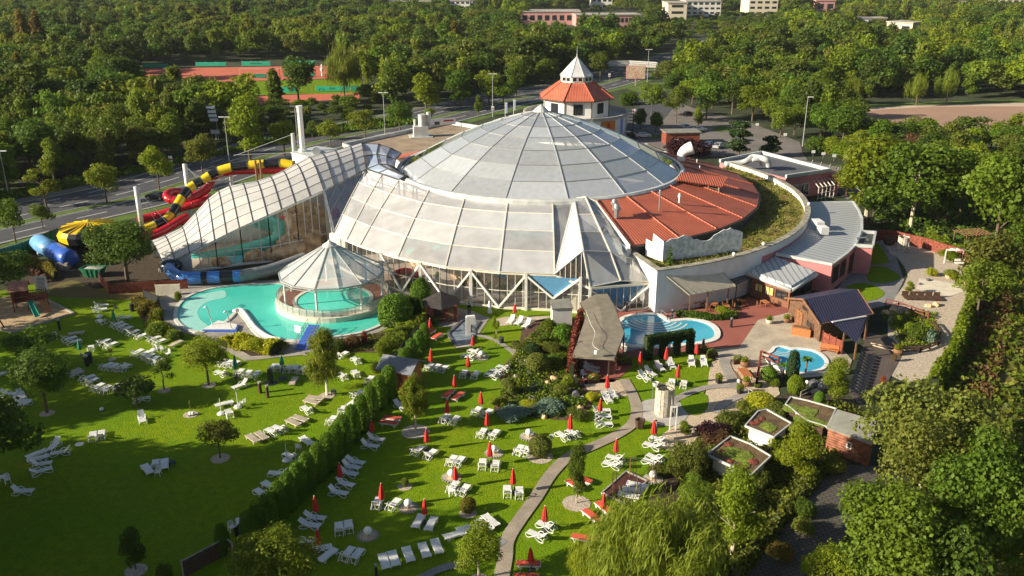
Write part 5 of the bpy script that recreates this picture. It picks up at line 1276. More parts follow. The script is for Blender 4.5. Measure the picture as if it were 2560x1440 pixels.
row('F 810 515 700 705;F 1000 550 890 750',RJ,'under the parasol right of the spiked globe ring')
row('F 205 1095 285 1325;F 350 1060 430 1280',RJ,'in the joined pair at the bottom of the lawn');row('F 565 1000 650 1215;F 800 935 895 1155;F 990 880 1080 1095',RJ,'in the loose row left of the front tree')
row('F 1745 520 1935 680;F 1650 600 1840 735',RJ,'above the round front tree');row('F 1245 830 1350 800;F 1420 735 1560 700',RJ,'hidden behind the round front tree')
row('W 655 830 460 755;W 535 960 330 870',RK,'under the parasol beside the lower path');row('R 820 210 1000 320;R 900 160 1110 230',RK,'beside the thin young tree')
row('R 1200 490 1365 625;R 1035 590 1205 725',RK,'under the parasol left of the willow');row('R 900 930 1130 975',RK,'touching the willow');row('R 170 1280 455 1285',RK,'under the lowest parasol');row('R 170 1445 400 1450',RK,'cut by the bottom edge of the photo')
row('F 1700 420 1510 380;F 1760 345 1565 315;F 1810 285 1620 245',RK,'on the maroon deck')
row('W 490 590 330 485;W 645 550 485 450',RL,'right of the round grass bush and sign');row('W 870 155 1085 150;W 880 250 1100 240;W 895 365 1115 350',RL,'in the trio left of the plank walk')
row('W 1950 625 1745 560;W 1860 715 1650 650',RL,'beside the standing person in dark clothes');row('W 1320 905 1090 840;W 1265 1000 1040 935',RL,'under the parasol above the wire gazebo')
row('W 1900 905 1700 825;W 1850 975 1635 895',RL,'next to the dark shrub right of the wire gazebo')
row('W 1195 525 1345 605;W 1275 460 1430 545',RM,'under the parasol right of the shingle shelter');row('W 1425 370 1555 485;W 1610 335 1690 445',RM,'in front of the topiary arches');row('W 1915 300 1950 420;W 2075 290 2125 420',RM,'facing the camera beside the planter boxes')
row('W 1650 690 1665 600;W 1810 715 1835 620',RM,'behind the wooden plank shower tower');row('W 750 725 905 865;W 680 790 830 925',RM,'beside the plank walk below the shelter')
row('W 450 400 630 445;W 445 450 625 495',RM,'in the shade inside the shingle shelter');row('R 430 490 605 550',RM,'with dark red towel inside the shingle shelter')
row('R 275 325 220 358',RN,'near the red kiosk');row('R 200 300 178 315',RN,'behind the parasol near the red kiosk');row('W 900 185 858 228;W 972 197 922 238;W 1042 218 985 262',RN,'in the trio in front of the glass dome wall')
for i in range(13):
    t=i/12;L('D',lerp(1010,918,t),lerp(700,1010,t),lerp(1115,1010,t),lerp(725,1045,t),'in the black row on the dark wooden deck',Z4,group='black deck loungers')
# ============================================================ PARASOLS
def parasol_proto(m='red_canvas',h=2.5,fat=.21,base='dark_grey'):
    o=thing('parasol','x','parasol');k=MB();k.tube([(0,0,0),(0,0,h)],.03,6);k.build('pole','steel',o)
    k=MB();f=lambda a,z:1+.22*math.cos(a*6)
    k.lathe([(fat*.9,.98),(fat*1.15,1.05),(fat*1.0,1.4),(fat*.75,1.9),(fat*.35,h-.1),(.02,h)],24,rf=f);k.build('folded_canopy',m,o,smooth=True)
    k=MB();k.ball((0,0,h+.03),.05,6);k.build('finial','white_paint',o)
    k=MB();k.lathe([(.28,0),(.28,.06),(.08,.1),(.05,.4),(.01,.4)],14);k.build('base',base,o);return o
def U(tx,ty,bx,by,place_,reg,m='red_canvas',h=2.45):
    x0,y0,s=reg;b_=P(x0+bx/s,y0+by/s);tz=HC-b_.y*math.tan(TH-math.atan((720-(y0+ty/s))/FP));sc=max(.8,min(1.15,(tz)/h))
    tx_,_=x0+tx/s,0
    o=get('U'+m,lambda:parasol_proto(m));place(o,(b_.x,b_.y,.03),random.random()*6,(1,1,sc));o.rotation_euler=(R(random.uniform(-1.5,1.5)),R(random.uniform(-1.5,1.5)),random.random()*6)
    later(o,('closed red parasol' if m=='red_canvas' else 'closed green parasol'),place_,'parasol','closed red parasols on the lawn' if m=='red_canvas' else 'closed green parasols on the left lawn')
random.seed(3)
for t in ((1285,480,1300,760,'over the two red-cushioned loungers',RF),(945,90,945,380,'behind the trio right of the grey shed',RF),(1512,180,1512,455,'behind the small brown table',RF),(490,610,500,880,'beside the orange shed and young tree',RF),
          (50,1155,68,1420,'uppermost beside the clipped hedge',RF),(1190,840,1195,1150,'between two loungers right of the young tree',RF),(1697,730,1702,1010,'left of the blue-green ground cover',RF),(1797,1035,1790,1340,'between two loungers above the globe lamp',RF),
          (1380,910,1390,1270,'in the long lounger stack by the hedge',RG),(330,490,350,780,'above the lowest hedge-side loungers',RH),(348,890,372,1170,'dark against the bottom bush',RH),(1130,340,1130,635,'left of the spiked globe ring',RH),
          (412,270,425,600,'below the young tree mulch ring',RI),(1407,475,1400,840,'in front of a globe lamp',RI),(883,865,880,1190,'over the small white table',RI),(1775,895,1775,1275,'between the pair beside the path',RI),(825,300,848,650,'over the flat pair on the lower lawn',RJ),
          (528,545,520,855,'beside the lower path',RK),(1280,385,1268,690,'left of the willow',RK),(348,1085,348,1370,'lowest in the photo',RK),(490,230,510,570,'right of the round grass bush',RL),(1187,595,1195,905,'above the wire gazebo',RL),(1750,310,1755,640,'beside the standing person',RL),
          (1217,235,1215,505,'right of the shingle shelter',RM),(1605,165,1572,430,'in front of the topiary arches',RM),(1998,105,1995,340,'beside the planter boxes',RM),(1740,415,1735,680,'behind the plank shower tower',RM),(790,550,765,830,'at the lower corner of the shingle shelter',RM),(688,875,660,1140,'over the trio left of the plank walk',RM),
          (197,195,190,328,'near the red kiosk',RN),(914,75,912,190,'in front of the glass dome wall',RN),(557,350,555,470,'beside the stone basin and globe',RN)):U(*t)
for t in ((1775,275,1790,445,'near the round shrubs by the pool terrace',RA,'green_canvas'),(1215,720,1265,930,'leaning in the shade beside the white pair',RA,'green_canvas'),(1310,310,1325,655,'right of the round tree',RB,'green_canvas'),(2040,310,2042,545,'near the birch',RB,'green_canvas')):U(*t)
def pbase():
    o=thing('umbrella_stand','x','parasol base');k=MB();k.lathe([(.42,0),(.45,.12),(.3,.25),(.05,.3)],14);k.build('weight','white_plastic',o);k=MB();k.tube([(0,0,.2),(0,0,1.9)],.035,6);k.build('pole','white_paint',o);return o
for (x,y,s,pl,reg) in ((1560,330,1,'under the two loungers by the dry grass',RA),(2405,855,1,'beside the plastic chairs left of the round tree',RA),(1085,1225,1,'beside the turned lounger in mid lawn',RB),(2175,590,1,'near the hedge on the left lawn',RD),(985,748,.15,'without pole on the dark left lawn',RC),(1345,1120,1,'with pale pole behind folding chairs',RB)):
    o=get('pbase',pbase);place(o,P(reg[0]+x/reg[2],reg[1]+y/reg[2]),0,(1,1,s));later(o,'white parasol base',pl,'parasol base','empty parasol bases')
# ============================================================ CHAIRS, TABLES
def chair_proto(m='white_plastic'):
    o=thing('garden_chair','x','chair');k=MB();k.box((0,0,.43),(.46,.44,.04));k.build('seat',m,o)
    k=MB();
    for i in range(5):k.box((-.18+i*.09,.23+.02,.68),(.05,.03,.48))
    k.tube(smooth([(-.22,.22,.43),(-.21,.26,.8),(0,.28,.93),(.21,.26,.8),(.22,.22,.43)],3),.025,5);k.build('backrest',m,o)
    for x,y in ((-.21,-.2),(.21,-.2),(-.21,.22),(.21,.22)):k=MB();k.bar((x,y,.43),(x*1.15,y*1.15,0),.045);k.build('leg',m,o)
    for s in (-1,1):k=MB();k.tube([(s*.24,-.2,.42),(s*.25,-.18,.64),(s*.24,.24,.66)],.022,5);k.build('armrest',m,o)
    return o
for (x,y,rz,m,pl,reg) in ((865,680,.4,'white_plastic','left of the two loungers by the sand pit',RA),(110,235,2.2,'white_plastic','in the chair group left of the round tree',RB),(180,245,2.9,'white_plastic','in the chair group left of the round tree',RB),(255,320,-.6,'white_plastic','in the chair group left of the round tree',RB),
        (1325,120,0,'white_plastic','below the lounger row by the low bushes',RC),(1460,110,1.2,'white_plastic','tucked under the low dark bushes',RC),(100,1230,.6,'white_plastic','beside the white table at the left edge',RC),(325,800,0,'white_plastic','in front of the slatted pair on the dark lawn',RD),
        (2345,440,3,'white_plastic','near the parasol base beside the hedge',RD),(1340,1150,-2,'white_plastic','folded beside the bare pole',RB),(1430,1090,-2,'white_plastic','folded beside the bare pole',RB),(1825,235,1,'dark_plastic','in the sunny strip by the round shrubs',RA),(1345,800,3.2,'navy_plastic','next to the birch trunk',RE),
        (435,575,.5,'white_plastic','inside the shingle shelter',RM),(313,205,.4,'white_plastic','at the table by the red kiosk',RN),(1990,1055,.7,'white_plastic','near the lower end of the left lawn',(0,1020,3.4286)),(1960,1165,0,'white_plastic','at the end of the row behind the low bushes',RA)):
    o=get('C'+m,lambda:chair_proto(m));place(o,P(reg[0]+x/reg[2],reg[1]+y/reg[2],.03),rz);later(o,{'white_plastic':'white plastic garden chair','dark_plastic':'black garden chair','navy_plastic':'dark blue garden chair'}[m],pl,'chair','garden chairs')
def table_proto(m,w=.55,d=.55,h=.5):
    o=thing('garden_table','x','table');k=MB();k.box((0,0,h),(w,d,.05));k.build('tabletop',m,o)
    for x in (-1,1):
        for y in (-1,1):k=MB();k.bar((x*w*.42,y*d*.42,h),(x*w*.46,y*d*.46,0),.06);k.build('leg',m,o)
    return o
for (x,y,m,sz,label,reg) in ((815,1300,'white_plastic',(.6,.5,.5),'small white table between the two loungers and red parasol',RI),(1510,475,'brown_wood',(.6,.4,.3),'small low brown table under the red parasol near the stone basin',RF),(40,1220,'white_plastic',(.7,.6,.6),'white plastic table at the left edge of the dark lawn',RC),(525,660,'navy_plastic',(.5,.5,.45),'dark stool beside the slatted pair on the dark lawn',RD),
        (260,230,'dark_wood',(1.9,.9,.7),'dark wooden picnic table in front of the red kiosk',RN)):
    o=table_proto(m,*sz);place(o,P(reg[0]+x/reg[2],reg[1]+y/reg[2],.05),.2);tag(o,label,'table')
for i,(x,y,pl) in enumerate(((1700,772,'under the beige canopy'),(1740,767,'under the beige canopy'),(1785,772,'under the beige canopy'),(1815,775,'under the beige canopy'),(1912,766,'beside the restaurant wall'),(1850,762,'between canopy and restaurant'))):
    o=get('Tter',lambda:table_proto('orange_wood',1.3,.8,.74));place(o,P(x,y,.08),.3+i*.4);later(o,'reddish wooden dining table',pl,'table','terrace dining tables')
    for s in (-1,1):
        c=get('Cbrown_wood',lambda:chair_proto('brown_wood'));q=P(x,y,.08);place(c,(q.x+s*.95,q.y+.2*s,.08),-s*math.pi/2);later(c,'brown wooden chair','at a dining table '+pl,'chair','terrace chairs')
o=table_proto('orange_wood',1.1,2.2,.75);place(o,P(1861,945,.1),.1);tag(o,'orange-brown wooden picnic table by the small round pool','picnic table')
for s in (-1,1):k=MB();k.box((s*.9,0,.45),(.28,2.1,.06));k.build('bench','brown_wood',o)
# ============================================================ SMALL GARDEN THINGS
def globe_proto(rays=True):
    o=thing('globe_lamp','x','globe lamp');k=MB();k.ball((0,0,.55),.36,14);k.build('globe','globe',o,smooth=True)
    k=MB();k.lathe([(.75,.0),(.72,.05),(.1,.06),(.1,.3)],20);k.build('gravel_ring','cream_gravel',o)
    if rays:
        k=MB()
        for i in range(20):a=i*math.pi/10;k.box((.78*math.cos(a),.78*math.sin(a),.05),(.34,.09,.07),a)
        k.build('stone_spikes','concrete',o)
    return o
for (x,y,pl,reg) in ((1442,625,'between two parasols on the lower lawn',RH),(960,960,'above the bottom row of loungers',RH),(1470,650,'behind a red parasol near the round grass bush',RI),(805,1030,'behind a red parasol in mid lawn',RI),(2015,390,'left of the round grass bush',RI),(1700,205,'beside the stone basin loungers',RF),(1755,1190,'beside the wire gazebo',RL)):
    o=get('globe',globe_proto);place(o,P(reg[0]+x/reg[2],reg[1]+y/reg[2],.03),0);later(o,'white globe lamp on a stone ring',pl,'globe lamp','white globe lamps')
for (x,y,pl,reg) in ((605,1240,'around the bare sapling',RB),(642,1238,'around the bare sapling',RB),(1265,330,'on the dark left lawn',RC),(487,282,'by the planters near the plank walk',ZG),(987,290,'in the dark rocks by the small pool',ZG),(560,402,'at the corner of the clipped yellow hedge',ZG)):
    o=thing('small_globe','x','globe lamp',P(reg[0]+x/reg[2],reg[1]+y/reg[2],.03));k=MB();k.ball((0,0,.2),.22,12);k.build('globe','globe',o,smooth=True);k=MB();k.lathe([(.3,0),(.28,.05),(.05,.06)],14);k.build('foot','dark_grey',o);later(o,'small white ball lamp',pl,'globe lamp','small ball lamps')
def bollard(x,y,reg,label,h=1.0,r=.16,m='dark_plastic',top='steel',cat='bollard lamp'):
    o=thing('bollard',label,cat,P(reg[0]+x/reg[2],reg[1]+y/reg[2],.03));k=MB();k.tube([(0,0,0),(0,0,h)],r,12);k.build('post',m,o);k=MB();k.tube([(0,0,h),(0,0,h+.12)],r*.8,12);k.tube([(0,0,h+.12),(0,0,h+.2)],r*1.05,12);k.build('cap',top,o);return o
bollard(935,530,RA,'black bollard lamp between sand pit and loungers',1.3);bollard(1365,1095,RA,'black bin post left of the pair of bins',1.2,.25);bollard(1405,1040,RA,'wide black bin behind the other bin',1.1,.4,top='dark_grey',cat='bin');bollard(2070,235,RA,'black bin beside the round shrubs',.9,.28,top='dark_grey',cat='bin')
o=bollard(1860,735,RB,'black bin on a round base by the manhole cover',1.5,.3,top='dark_grey',cat='bin');k=MB();k.lathe([(.75,0),(.72,.06),(.05,.08)],18);k.build('foot','dark_plastic',o)
bollard(1697,890,RB,'weathered wooden bollard with white band',1.2,.2,'dark_wood','parapet_cap','bollard');bollard(1812,960,RB,'slim leaning wooden bollard right of the banded one',1.3,.17,'dark_wood','parapet_cap','bollard')
bollard(1050,340,Z3,'black bollard lamp in front of the blue window film',1.3);bollard(1025,330,Z3,'second black bollard lamp behind the first at the glass wall',1.2);bollard(1945,475,Z3,'black bollard lamp on the red terrace',1.2,.17);bollard(1705,660,Z3,'black bollard lamp behind the planter boxes',1.2,.17);bollard(1262,715,Z3,'black bollard lamp inside the topiary arch',1.2,.17);bollard(1440,395,Z3,'black bollard lamp by the steps of the blue pool',1.1,.15);bollard(125,1440,RJ,'black bollard lamp at the bottom edge beside the path',.9,.12)
bollard(798,400,RN,'small dark litter bin beside the curved path',.6,.3,top='dark_grey',cat='bin')
k=MB();k.lathe([(.55,.0),(.55,.05),(.45,.06),(.01,.06)],20);o=tag(k.build('manhole_cover','dark_grey'),'round dark manhole cover left of the birch','manhole cover');o.location=P(380+2045/6.26,840+665/6.26,.03)
o=thing('stump_planter','hollow tree-stump planter beside the main path','planter',P(1340+1555/6,1000+410/6,.1));k=MB();k.lathe([(.42,0),(.5,.55),(.55,.9),(.38,.9),(.35,.6)],12,rf=lambda a,z:1+.1*math.sin(a*5));k.build('stump','dark_wood',o);k=MB();k.lathe([(.38,.75),(.01,.78)],12);k.build('soil','soil',o)
# plank shower tower, shower posts
def barrel(px,py,h,r,label,n=16,m='silver_wood'):
    o=thing('plank_tower',label,'shower tower',P(px,py,.1));rg=random.Random(9)
    for i in range(n):
        a=2*math.pi*i/n;k=MB();k.box((r*math.cos(a),r*math.sin(a),h/2+rg.uniform(-.1,.12)),(.09,2*math.pi*r/n*.86,h),a);k.build('plank',m,o)
    k=MB();k.lathe([(r*.9,h*.9),(r*.9,h*.93),(r*.84,h*.93)],24);k.lathe([(r*.9,h*.2),(r*.9,h*.25),(r*.84,h*.25)],24);k.tube([(0,0,h*.85),(r*.8,0,h*.9)],.04,5);k.tube([(0,0,h*.85),(-r*.8,0,h*.9)],.04,5);k.build('hoop','dark_grey',o)
    k=MB();k.tube([(r*.6,-r*.9,h*.85),(r*.75,-r*.95,.9),(r*.9,-r*.9,.6),(r*1.05,-r*.85,.9),(r*1.0,-r*.8,h*.5)],.035,5);k.build('hose','white_paint',o);return o
barrel(1380+1545/5.538,840+1070/5.538,3.15,.95,'round shower tower of weathered upright planks on the concrete pad');barrel(2255,629,2.6,.85,'pale plank shower tower on the round basin beside the red fence')
o=thing('shower_frame','white narrow shower frame on the concrete pad','shower',P(1380+1670/5.538,840+1300/5.538,.1));k=MB();k.box((-.3,0,1.35),(.12,.12,2.7));k.box((.3,0,1.35),(.12,.12,2.7));k.box((0,0,2.65),(.7,.14,.12));k.build('frame','white_paint',o);k=MB();k.tube([(0,0,2.6),(.1,0,1.2),(-.05,0,.8)],.035,5);k.build('pipe','steel',o)
o=thing('wire_basket','round metal basket on a pole left of the plank tower','basket',P(1631,996,.1));k=MB();k.tube([(0,0,0),(0,0,1.8)],.035,6);k.build('pole','steel',o);k=MB();k.lathe([(.28,1.55),(.34,2.0)],14,(.25,0,0));k.lathe([(.28,1.55),(.01,1.55)],14,(.25,0,0));k.build('basket','lead_white',o)
o=thing('garden_sign','white square sign on a thin post right of the round grass bush','sign',P(1000+2370/6.26,1030+625/6.26));k=MB();k.tube([(0,0,0),(0,0,1.6)],.03,5);k.build('post','green_canvas',o);k=MB();k.box((0,0,1.75),(.42,.03,.5));s=k.build('sign_board','white_sign',o)
k=MB();k.box((-.08,-.02,1.82),(.12,.01,.14));k.box((.08,-.02,1.70),(.14,.01,.1));k.box((-.02,-.02,1.6),(.1,.01,.08));k.build('pictogram','skip_green',s)
# wire gazebo frame
gz=thing('wire_gazebo','thin rusty wire gazebo frame over the maroon deck','gazebo',P(1590,1210),world=True);k=MB()
fp=[P(1260+x/5.142,1160+y/5.142) for x,y in ((1390,380),(1610,190),(1900,250),(1700,470))];ap=sum(fp,Vector())/4+Vector((0,0,3.3))
for p in fp:
    for dx,dy in ((0,0),(.35,.1),(.1,.35),(.4,.4)):k.tube([p+Vector((dx,dy,0)),p+Vector((dx,dy,2.2))],.025,4)
    for z in (.4,.9,1.4,1.9):k.tube([p+Vector((0,0,z)),p+Vector((.4,.4,z))],.02,4)
k.build('lattice_post','brown_wood',gz);k=MB()
for i,p in enumerate(fp):k.tube(smooth([p+Vector((0,0,2.2)),lerp(p,ap,.5)+Vector((0,0,1.1*.6+.5)),ap],3),.025,4);k.tube([p+Vector((0,0,2.2)),fp[(i+1)%4]+Vector((0,0,2.2))],.02,4)
k.build('roof_wire','dark_grey',gz)
# planters
def planter(x,y,kind,label,s=1,leaf='leaf_lime'):
    o=thing('planter',label,'planter',P(x,y,.1),.3,sc=s);k=MB()
    if kind=='pot':k.lathe([(.22,0),(.42,.2),(.5,.55),(.42,.55),(.4,.45)],16);k.build('pot','cream_wall',o)
    elif kind=='square':k.box((0,0,.35),(.5,.5,.7));k.build('box','dark_plastic',o)
    elif kind=='barrel':k.lathe([(.4,0),(.52,.3),(.45,.6),(.38,.6)],16);k.build('barrel','brown_wood',o)
    else:k.box((0,0,.25),(1.4,.45,.5));k.build('box','dark_wood',o)
    leafblob('plant',o,[((0,0,.75),(.42 if kind != 'box' else .65,.4,.35))],260,.13,leaf);return o
# ============================================================ FOLIAGE
def leafmesh(name,blobs,n,size,seed=0,up=.35,droop=0.0,shell=(.72,1.05),long=1.0,lump=.22,wid=.45):
    """n leaf sprays on and inside lumpy ellipsoids; blobs = [(centre, radii)]"""
    rg=np.random.default_rng(seed)
    C=np.array([b[0] for b in blobs],float);Rr=np.array([b[1] for b in blobs],float)
    w=(Rr[:,0]*Rr[:,1]+Rr[:,0]*Rr[:,2]);w=w/w.sum();idx=rg.choice(len(blobs),n,p=w)
    d=rg.normal(size=(n,3));d[:,2]=np.where(d[:,2]<-.3,d[:,2]*.6,d[:,2]);d /= np.linalg.norm(d,axis=1)[:,None]
    lum=1+lump*(np.sin(d[:,0]*5+idx)*np.sin(d[:,1]*6+idx*2)+np.sin(d[:,2]*7+idx*3)*.6)
    rad=(shell[0]+(shell[1]-shell[0])*rg.random(n)**.6)*lum
    pos=C[idx]+d*Rr[idx]*rad[:,None]
    nor=d*1.0+rg.normal(size=(n,3))*.75;nor[:,2]+=up;nor /= np.linalg.norm(nor,axis=1)[:,None]
    t=rg.normal(size=(n,3));
    if droop:t=t*.35+np.array([0,0,-1.0])*droop
    t-=nor*(t*nor).sum(1)[:,None];t /= np.linalg.norm(t,axis=1)[:,None];bt=np.cross(nor,t)
    s=size*(.6+.8*rg.random(n))[:,None]
    v=np.empty((n,4,3));v[:,0]=pos-t*s*long*.6;v[:,1]=pos+bt*s*wid;v[:,2]=pos+t*s*long*.6+nor*s*-.12;v[:,3]=pos-bt*s*wid
    me=bpy.data.meshes.new(name);me.vertices.add(4*n);me.vertices.foreach_set('co',v.ravel())
    me.loops.add(4*n);me.loops.foreach_set('vertex_index',np.arange(4*n,dtype=np.int32));me.polygons.add(n)
    me.polygons.foreach_set('loop_start',np.arange(0,4*n,4,dtype=np.int32));me.polygons.foreach_set('loop_total',np.full(n,4,dtype=np.int32))
    cl=.5+.5*np.sin(pos[:,0]*1.9+seed)*np.sin(pos[:,1]*2.1)*np.sin(pos[:,2]*1.7+1);tint=np.clip(cl*.6+rg.random(n)*.5,0,1)
    a=me.attributes.new('tint','FLOAT','POINT');a.data.foreach_set('value',np.repeat(tint,4).astype(np.float32));me.update();me.validate();return me
def leafobj(name,me,m,parent,loc=(0,0,0)):
    me=me if me.users==0 else me
    if len(me.materials)==0:me.materials.append(M[m])
    o=bpy.data.objects.new(name,me);COL.objects.link(o);o.parent=parent;o.location=loc
    if me.materials[0] != M[m]:o.material_slots[0].link='OBJECT';o.material_slots[0].material=M[m]
    return o
_bc={}
def leafblob(name,parent,blobs,n,size,m,seed=0,**kw):
    key=(str(blobs),n,size,str(kw))
    if key not in _bc:_bc[key]=leafmesh(name,blobs,n,size,seed,**kw)
    return leafobj(name,_bc[key],m,parent)
def crown_blobs(kind,seed):
    rg=random.Random(seed);B=[]
    if kind=='round':B=[((0,0,.66),(.30,.30,.30))]+[((.2*math.cos(a),.2*math.sin(a),.62+rg.uniform(-.12,.16)),(.15,.15,.14)) for a in [i*1.05 for i in range(6)]]
    elif kind=='broad':
        B=[((0,0,.6),(.26,.26,.26))]
        for i in range(13):a=rg.uniform(0,6.28);r=rg.uniform(.12,.32);z=rg.uniform(.38,.88);r*=1.15-.7*abs(z-.55);B.append(((r*math.cos(a),r*math.sin(a),z),(rg.uniform(.10,.17),rg.uniform(.10,.17),rg.uniform(.08,.14))))
    elif kind=='tall':
        for i in range(14):a=rg.uniform(0,6.28);z=.28+.66*i/13;r=.15*math.sin(math.pi*min(1,(z-.1)/.95));B.append(((r*math.cos(a),r*math.sin(a),z),(.14,.14,.12)))
    elif kind=='poplar':
        for i in range(12):z=.1+.8*i/11;w=.085*math.sin(math.pi*min(1,z*.85+.15))+.03;B.append(((rg.uniform(-.02,.02),rg.uniform(-.02,.02),z),(w,w,.09)))
    elif kind=='cone':
        for i in range(9):z=.06+.86*i/8;w=.22*(1-z)+.04;B.append(((rg.uniform(-.02,.02),rg.uniform(-.02,.02),z),(w,w,.1)))
    elif kind=='oval':B=[((0,0,.62),(.20,.20,.34)),((.05,.03,.48),(.17,.17,.18)),((-.04,0,.8),(.12,.12,.15))]
    elif kind=='sparse':
        for i in range(10):a=rg.uniform(0,6.28);z=rg.uniform(.4,.95);r=rg.uniform(.05,.2);B.append(((r*math.cos(a),r*math.sin(a),z),(.11,.11,.08)))
    elif kind=='willow':
        for i in range(20):a=rg.uniform(0,6.28);r=rg.uniform(0,.36);z=.86-.9*r*r*2-rg.uniform(0,.14);B.append(((r*math.cos(a),r*math.sin(a),z*.75+.05),(.12,.12,.26)))
    elif kind=='birch':
        for i in range(16):z=rg.uniform(.25,.93);r=rg.uniform(0,.2)*(1.15-z*.7);a=rg.uniform(0,6.28);B.append(((r*math.cos(a),r*math.sin(a),z),(.1,.1,.12)))
    elif kind=='pine':
        for i in range(11):z=rg.uniform(.25,.9);r=rg.uniform(.02,.26)*(1.2-z);a=rg.uniform(0,6.28);B.append(((r*math.cos(a),r*math.sin(a),z),(.17,.17,.07)))
    elif kind=='bush':
        for i in range(8):a=rg.uniform(0,6.28);r=rg.uniform(.05,.32);B.append(((r*math.cos(a),r*math.sin(a),rg.uniform(.2,.6)),(.24,.24,.28)))
    elif kind=='ball':B=[((0,0,.5),(.5,.5,.5))]
    elif kind=='column':B=[((0,0,.45),(.42,.42,.48)),((0,0,.7),(.36,.36,.3)),((0,0,.2),(.44,.44,.25))]
    return B
KN={'willow':dict(droop=3.5,long=5,wid=.3,shell=(.3,1.1),lump=.3,up=.1),'birch':dict(droop=1.3,long=1.6,shell=(.2,1.15)),'pine':dict(long=1.5),'ball':dict(shell=(.93,1.02),lump=.05,up=.1),'column':dict(shell=(.9,1.03),lump=.06,up=.1),'poplar':dict(long=1.5)}
PROTO={}
def proto(kind,q,v=0):
    """unit-height crown mesh; q = quality 0 far .. 3 close"""
    key=(kind,q,v)
    if key not in PROTO:
        n,s={0:(420,.085),1:(1500,.052),2:(4200,.032),3:(13000,.019)}[q]
        if kind in ('ball','column'):n,s={0:(500,.14),1:(1600,.085),2:(3500,.06),3:(6000,.045)}[q]
        if kind=='bush':s*=1.6
        if kind=='sparse':n=int(n*.45)
        if kind=='birch':n=int(n*1.1);s*=.75
        if kind=='willow':n=int(n*1.5);s*=.6
        cr=leafmesh('crown_'+kind,crown_blobs(kind,v*7+3),n,s,v*11+q,**KN.get(kind,{}))
        t=MB();rg=random.Random(v)
        if kind not in ('ball','column','bush','cone'):
            t.tube([(0,0,-.01),(.005,0,.2),(.0,.01,.45),(.01,0,.75)],[.022,.017,.012,.004],7)
            for i in range(6 if q else 3):a=i*1.1+v;z=.25+.07*i;t.tube([(0,0,z),(.09*math.cos(a),.09*math.sin(a),z+.1),(.19*math.cos(a),.19*math.sin(a),z+.2)],[.009,.006,.002],5)
        else:t.tube([(0,0,0),(0,0,.4)],[.04,.02],6)
        me=bpy.data.meshes.new('trunk_'+kind);me.from_pydata(t.v,[],t.f);me.update()
        PROTO[key]=(cr,me)
    return PROTO[key]
def tree(loc,h,w,kind,leaf,noun,place_,q=1,v=0,group=None,name='tree',cat='tree',bark='trunk_bark',rz=None,final=False):
    """h height, w width factor on the unit crown"""
    cr,tk=proto(kind,q,v)
    o=bpy.data.objects.new(name,None);COL.objects.link(o);o.location=(loc.x,loc.y,0);o.rotation_euler=(0,0,rz if rz is not None else random.random()*6.28);o.scale=(w,w,h)
    if tk.materials.__len__()==0:tk.materials.append(M['trunk_bark'])
    leafobj('crown' if name in ('tree',) or 'tree' in name else 'foliage',cr,leaf,o)
    t=bpy.data.objects.new('trunk' if 'tree' in name else 'stem',tk);COL.objects.link(t);t.parent=o
    if bark != 'trunk_bark':t.material_slots[0].link='OBJECT';t.material_slots[0].material=M[bark]
    if final:tag(o,noun,cat,group)
    else:later(o,noun,place_,cat,group)
    return o
def T(bx,by,ty,wpx,kind,leaf,label,q=2,v=0,bark='trunk_bark',name='tree',cat='tree',group=None,wk=None):
    """tree given by the pixel of its foot, the pixel row of its top and its crown width in pixels"""
    b=P(bx,by);h=HC-b.y*math.tan(TH-math.atan((720-ty)/FP));d=b.y*cT+(HC-h*.6)*sT
    W0={'round':.72,'broad':.78,'tall':.56,'poplar':.24,'cone':.5,'oval':.42,'sparse':.58,'willow':.95,'birch':.55,'pine':.72,'bush':1.05,'ball':1.0,'column':.86}[kind]
    w=wpx*d/FP/W0
    if h<.3:h=.6
    return tree(b,h,w,kind,leaf,label,'',q,v,group,name,cat,bark,final=True)
random.seed(11)
# ---- street trees and single trees on the far side
for a in ((40,608,483,80,'broad','leaf_mid','green street tree at the far left edge of the near verge'),(117,521,424,85,'sparse','leaf_lime','slender leaning street tree left of the dashed lanes'),(108,573,505,55,'broad','leaf_mid','small street tree in front of the leaning one'),
          (268,508,397,80,'broad','leaf_lime','street tree with bright crown over the lane dashes'),(399,477,359,75,'broad','leaf_lime','street tree right above the black parked car'),(507,438,326,85,'broad','leaf_olive','brownish chestnut tree left of the tall lamp'),
          (625,400,245,85,'tall','leaf_lime','tall bright two-tier tree right of the direction signs'),(712,392,290,85,'broad','leaf_lime','bright green tree left of the white flue'),(782,352,298,30,'broad','leaf_mid','small tree right of the white flue'),(826,367,298,62,'round','leaf_lime','round street tree right of the flue'),
          (913,344,271,68,'broad','leaf_lime','yellow-green street tree left of the lamp post'),(870,318,268,28,'broad','leaf_lime','small young tree behind the yellow-green street tree'),(1000,327,250,72,'round','leaf_mid','round street tree right of the lamp post'),(1072,310,268,32,'broad','leaf_lime','small tree at the road end of the gravel roof'),
          (1066,277,188,78,'tall','leaf_lime','tall lime-green tree on the far side of the road'),(1150,265,178,76,'tall','leaf_mid','tall mid-green tree right of the lime-green one'),(1222,262,168,80,'broad','leaf_lime','pale lime tree around the road lamp'),(1258,263,204,70,'round','leaf_mid','round tree right of the pale lime tree'),
          (1196,290,240,22,'tall','leaf_mid','little tree with a white notice behind the dome'),(1290,240,155,60,'tall','leaf_mid','dark tall tree left of the tower'),(1362,210,150,55,'tall','leaf_mid','tree directly left of the tower spire'),(748,262,128,105,'broad','leaf_mid','large round tree at the corner of the tennis lawn'),(862,250,100,95,'willow','leaf_willow','pale weeping tree behind the large round tree')):
    T(*a,q=2,v=random.randrange(2),group='street trees')
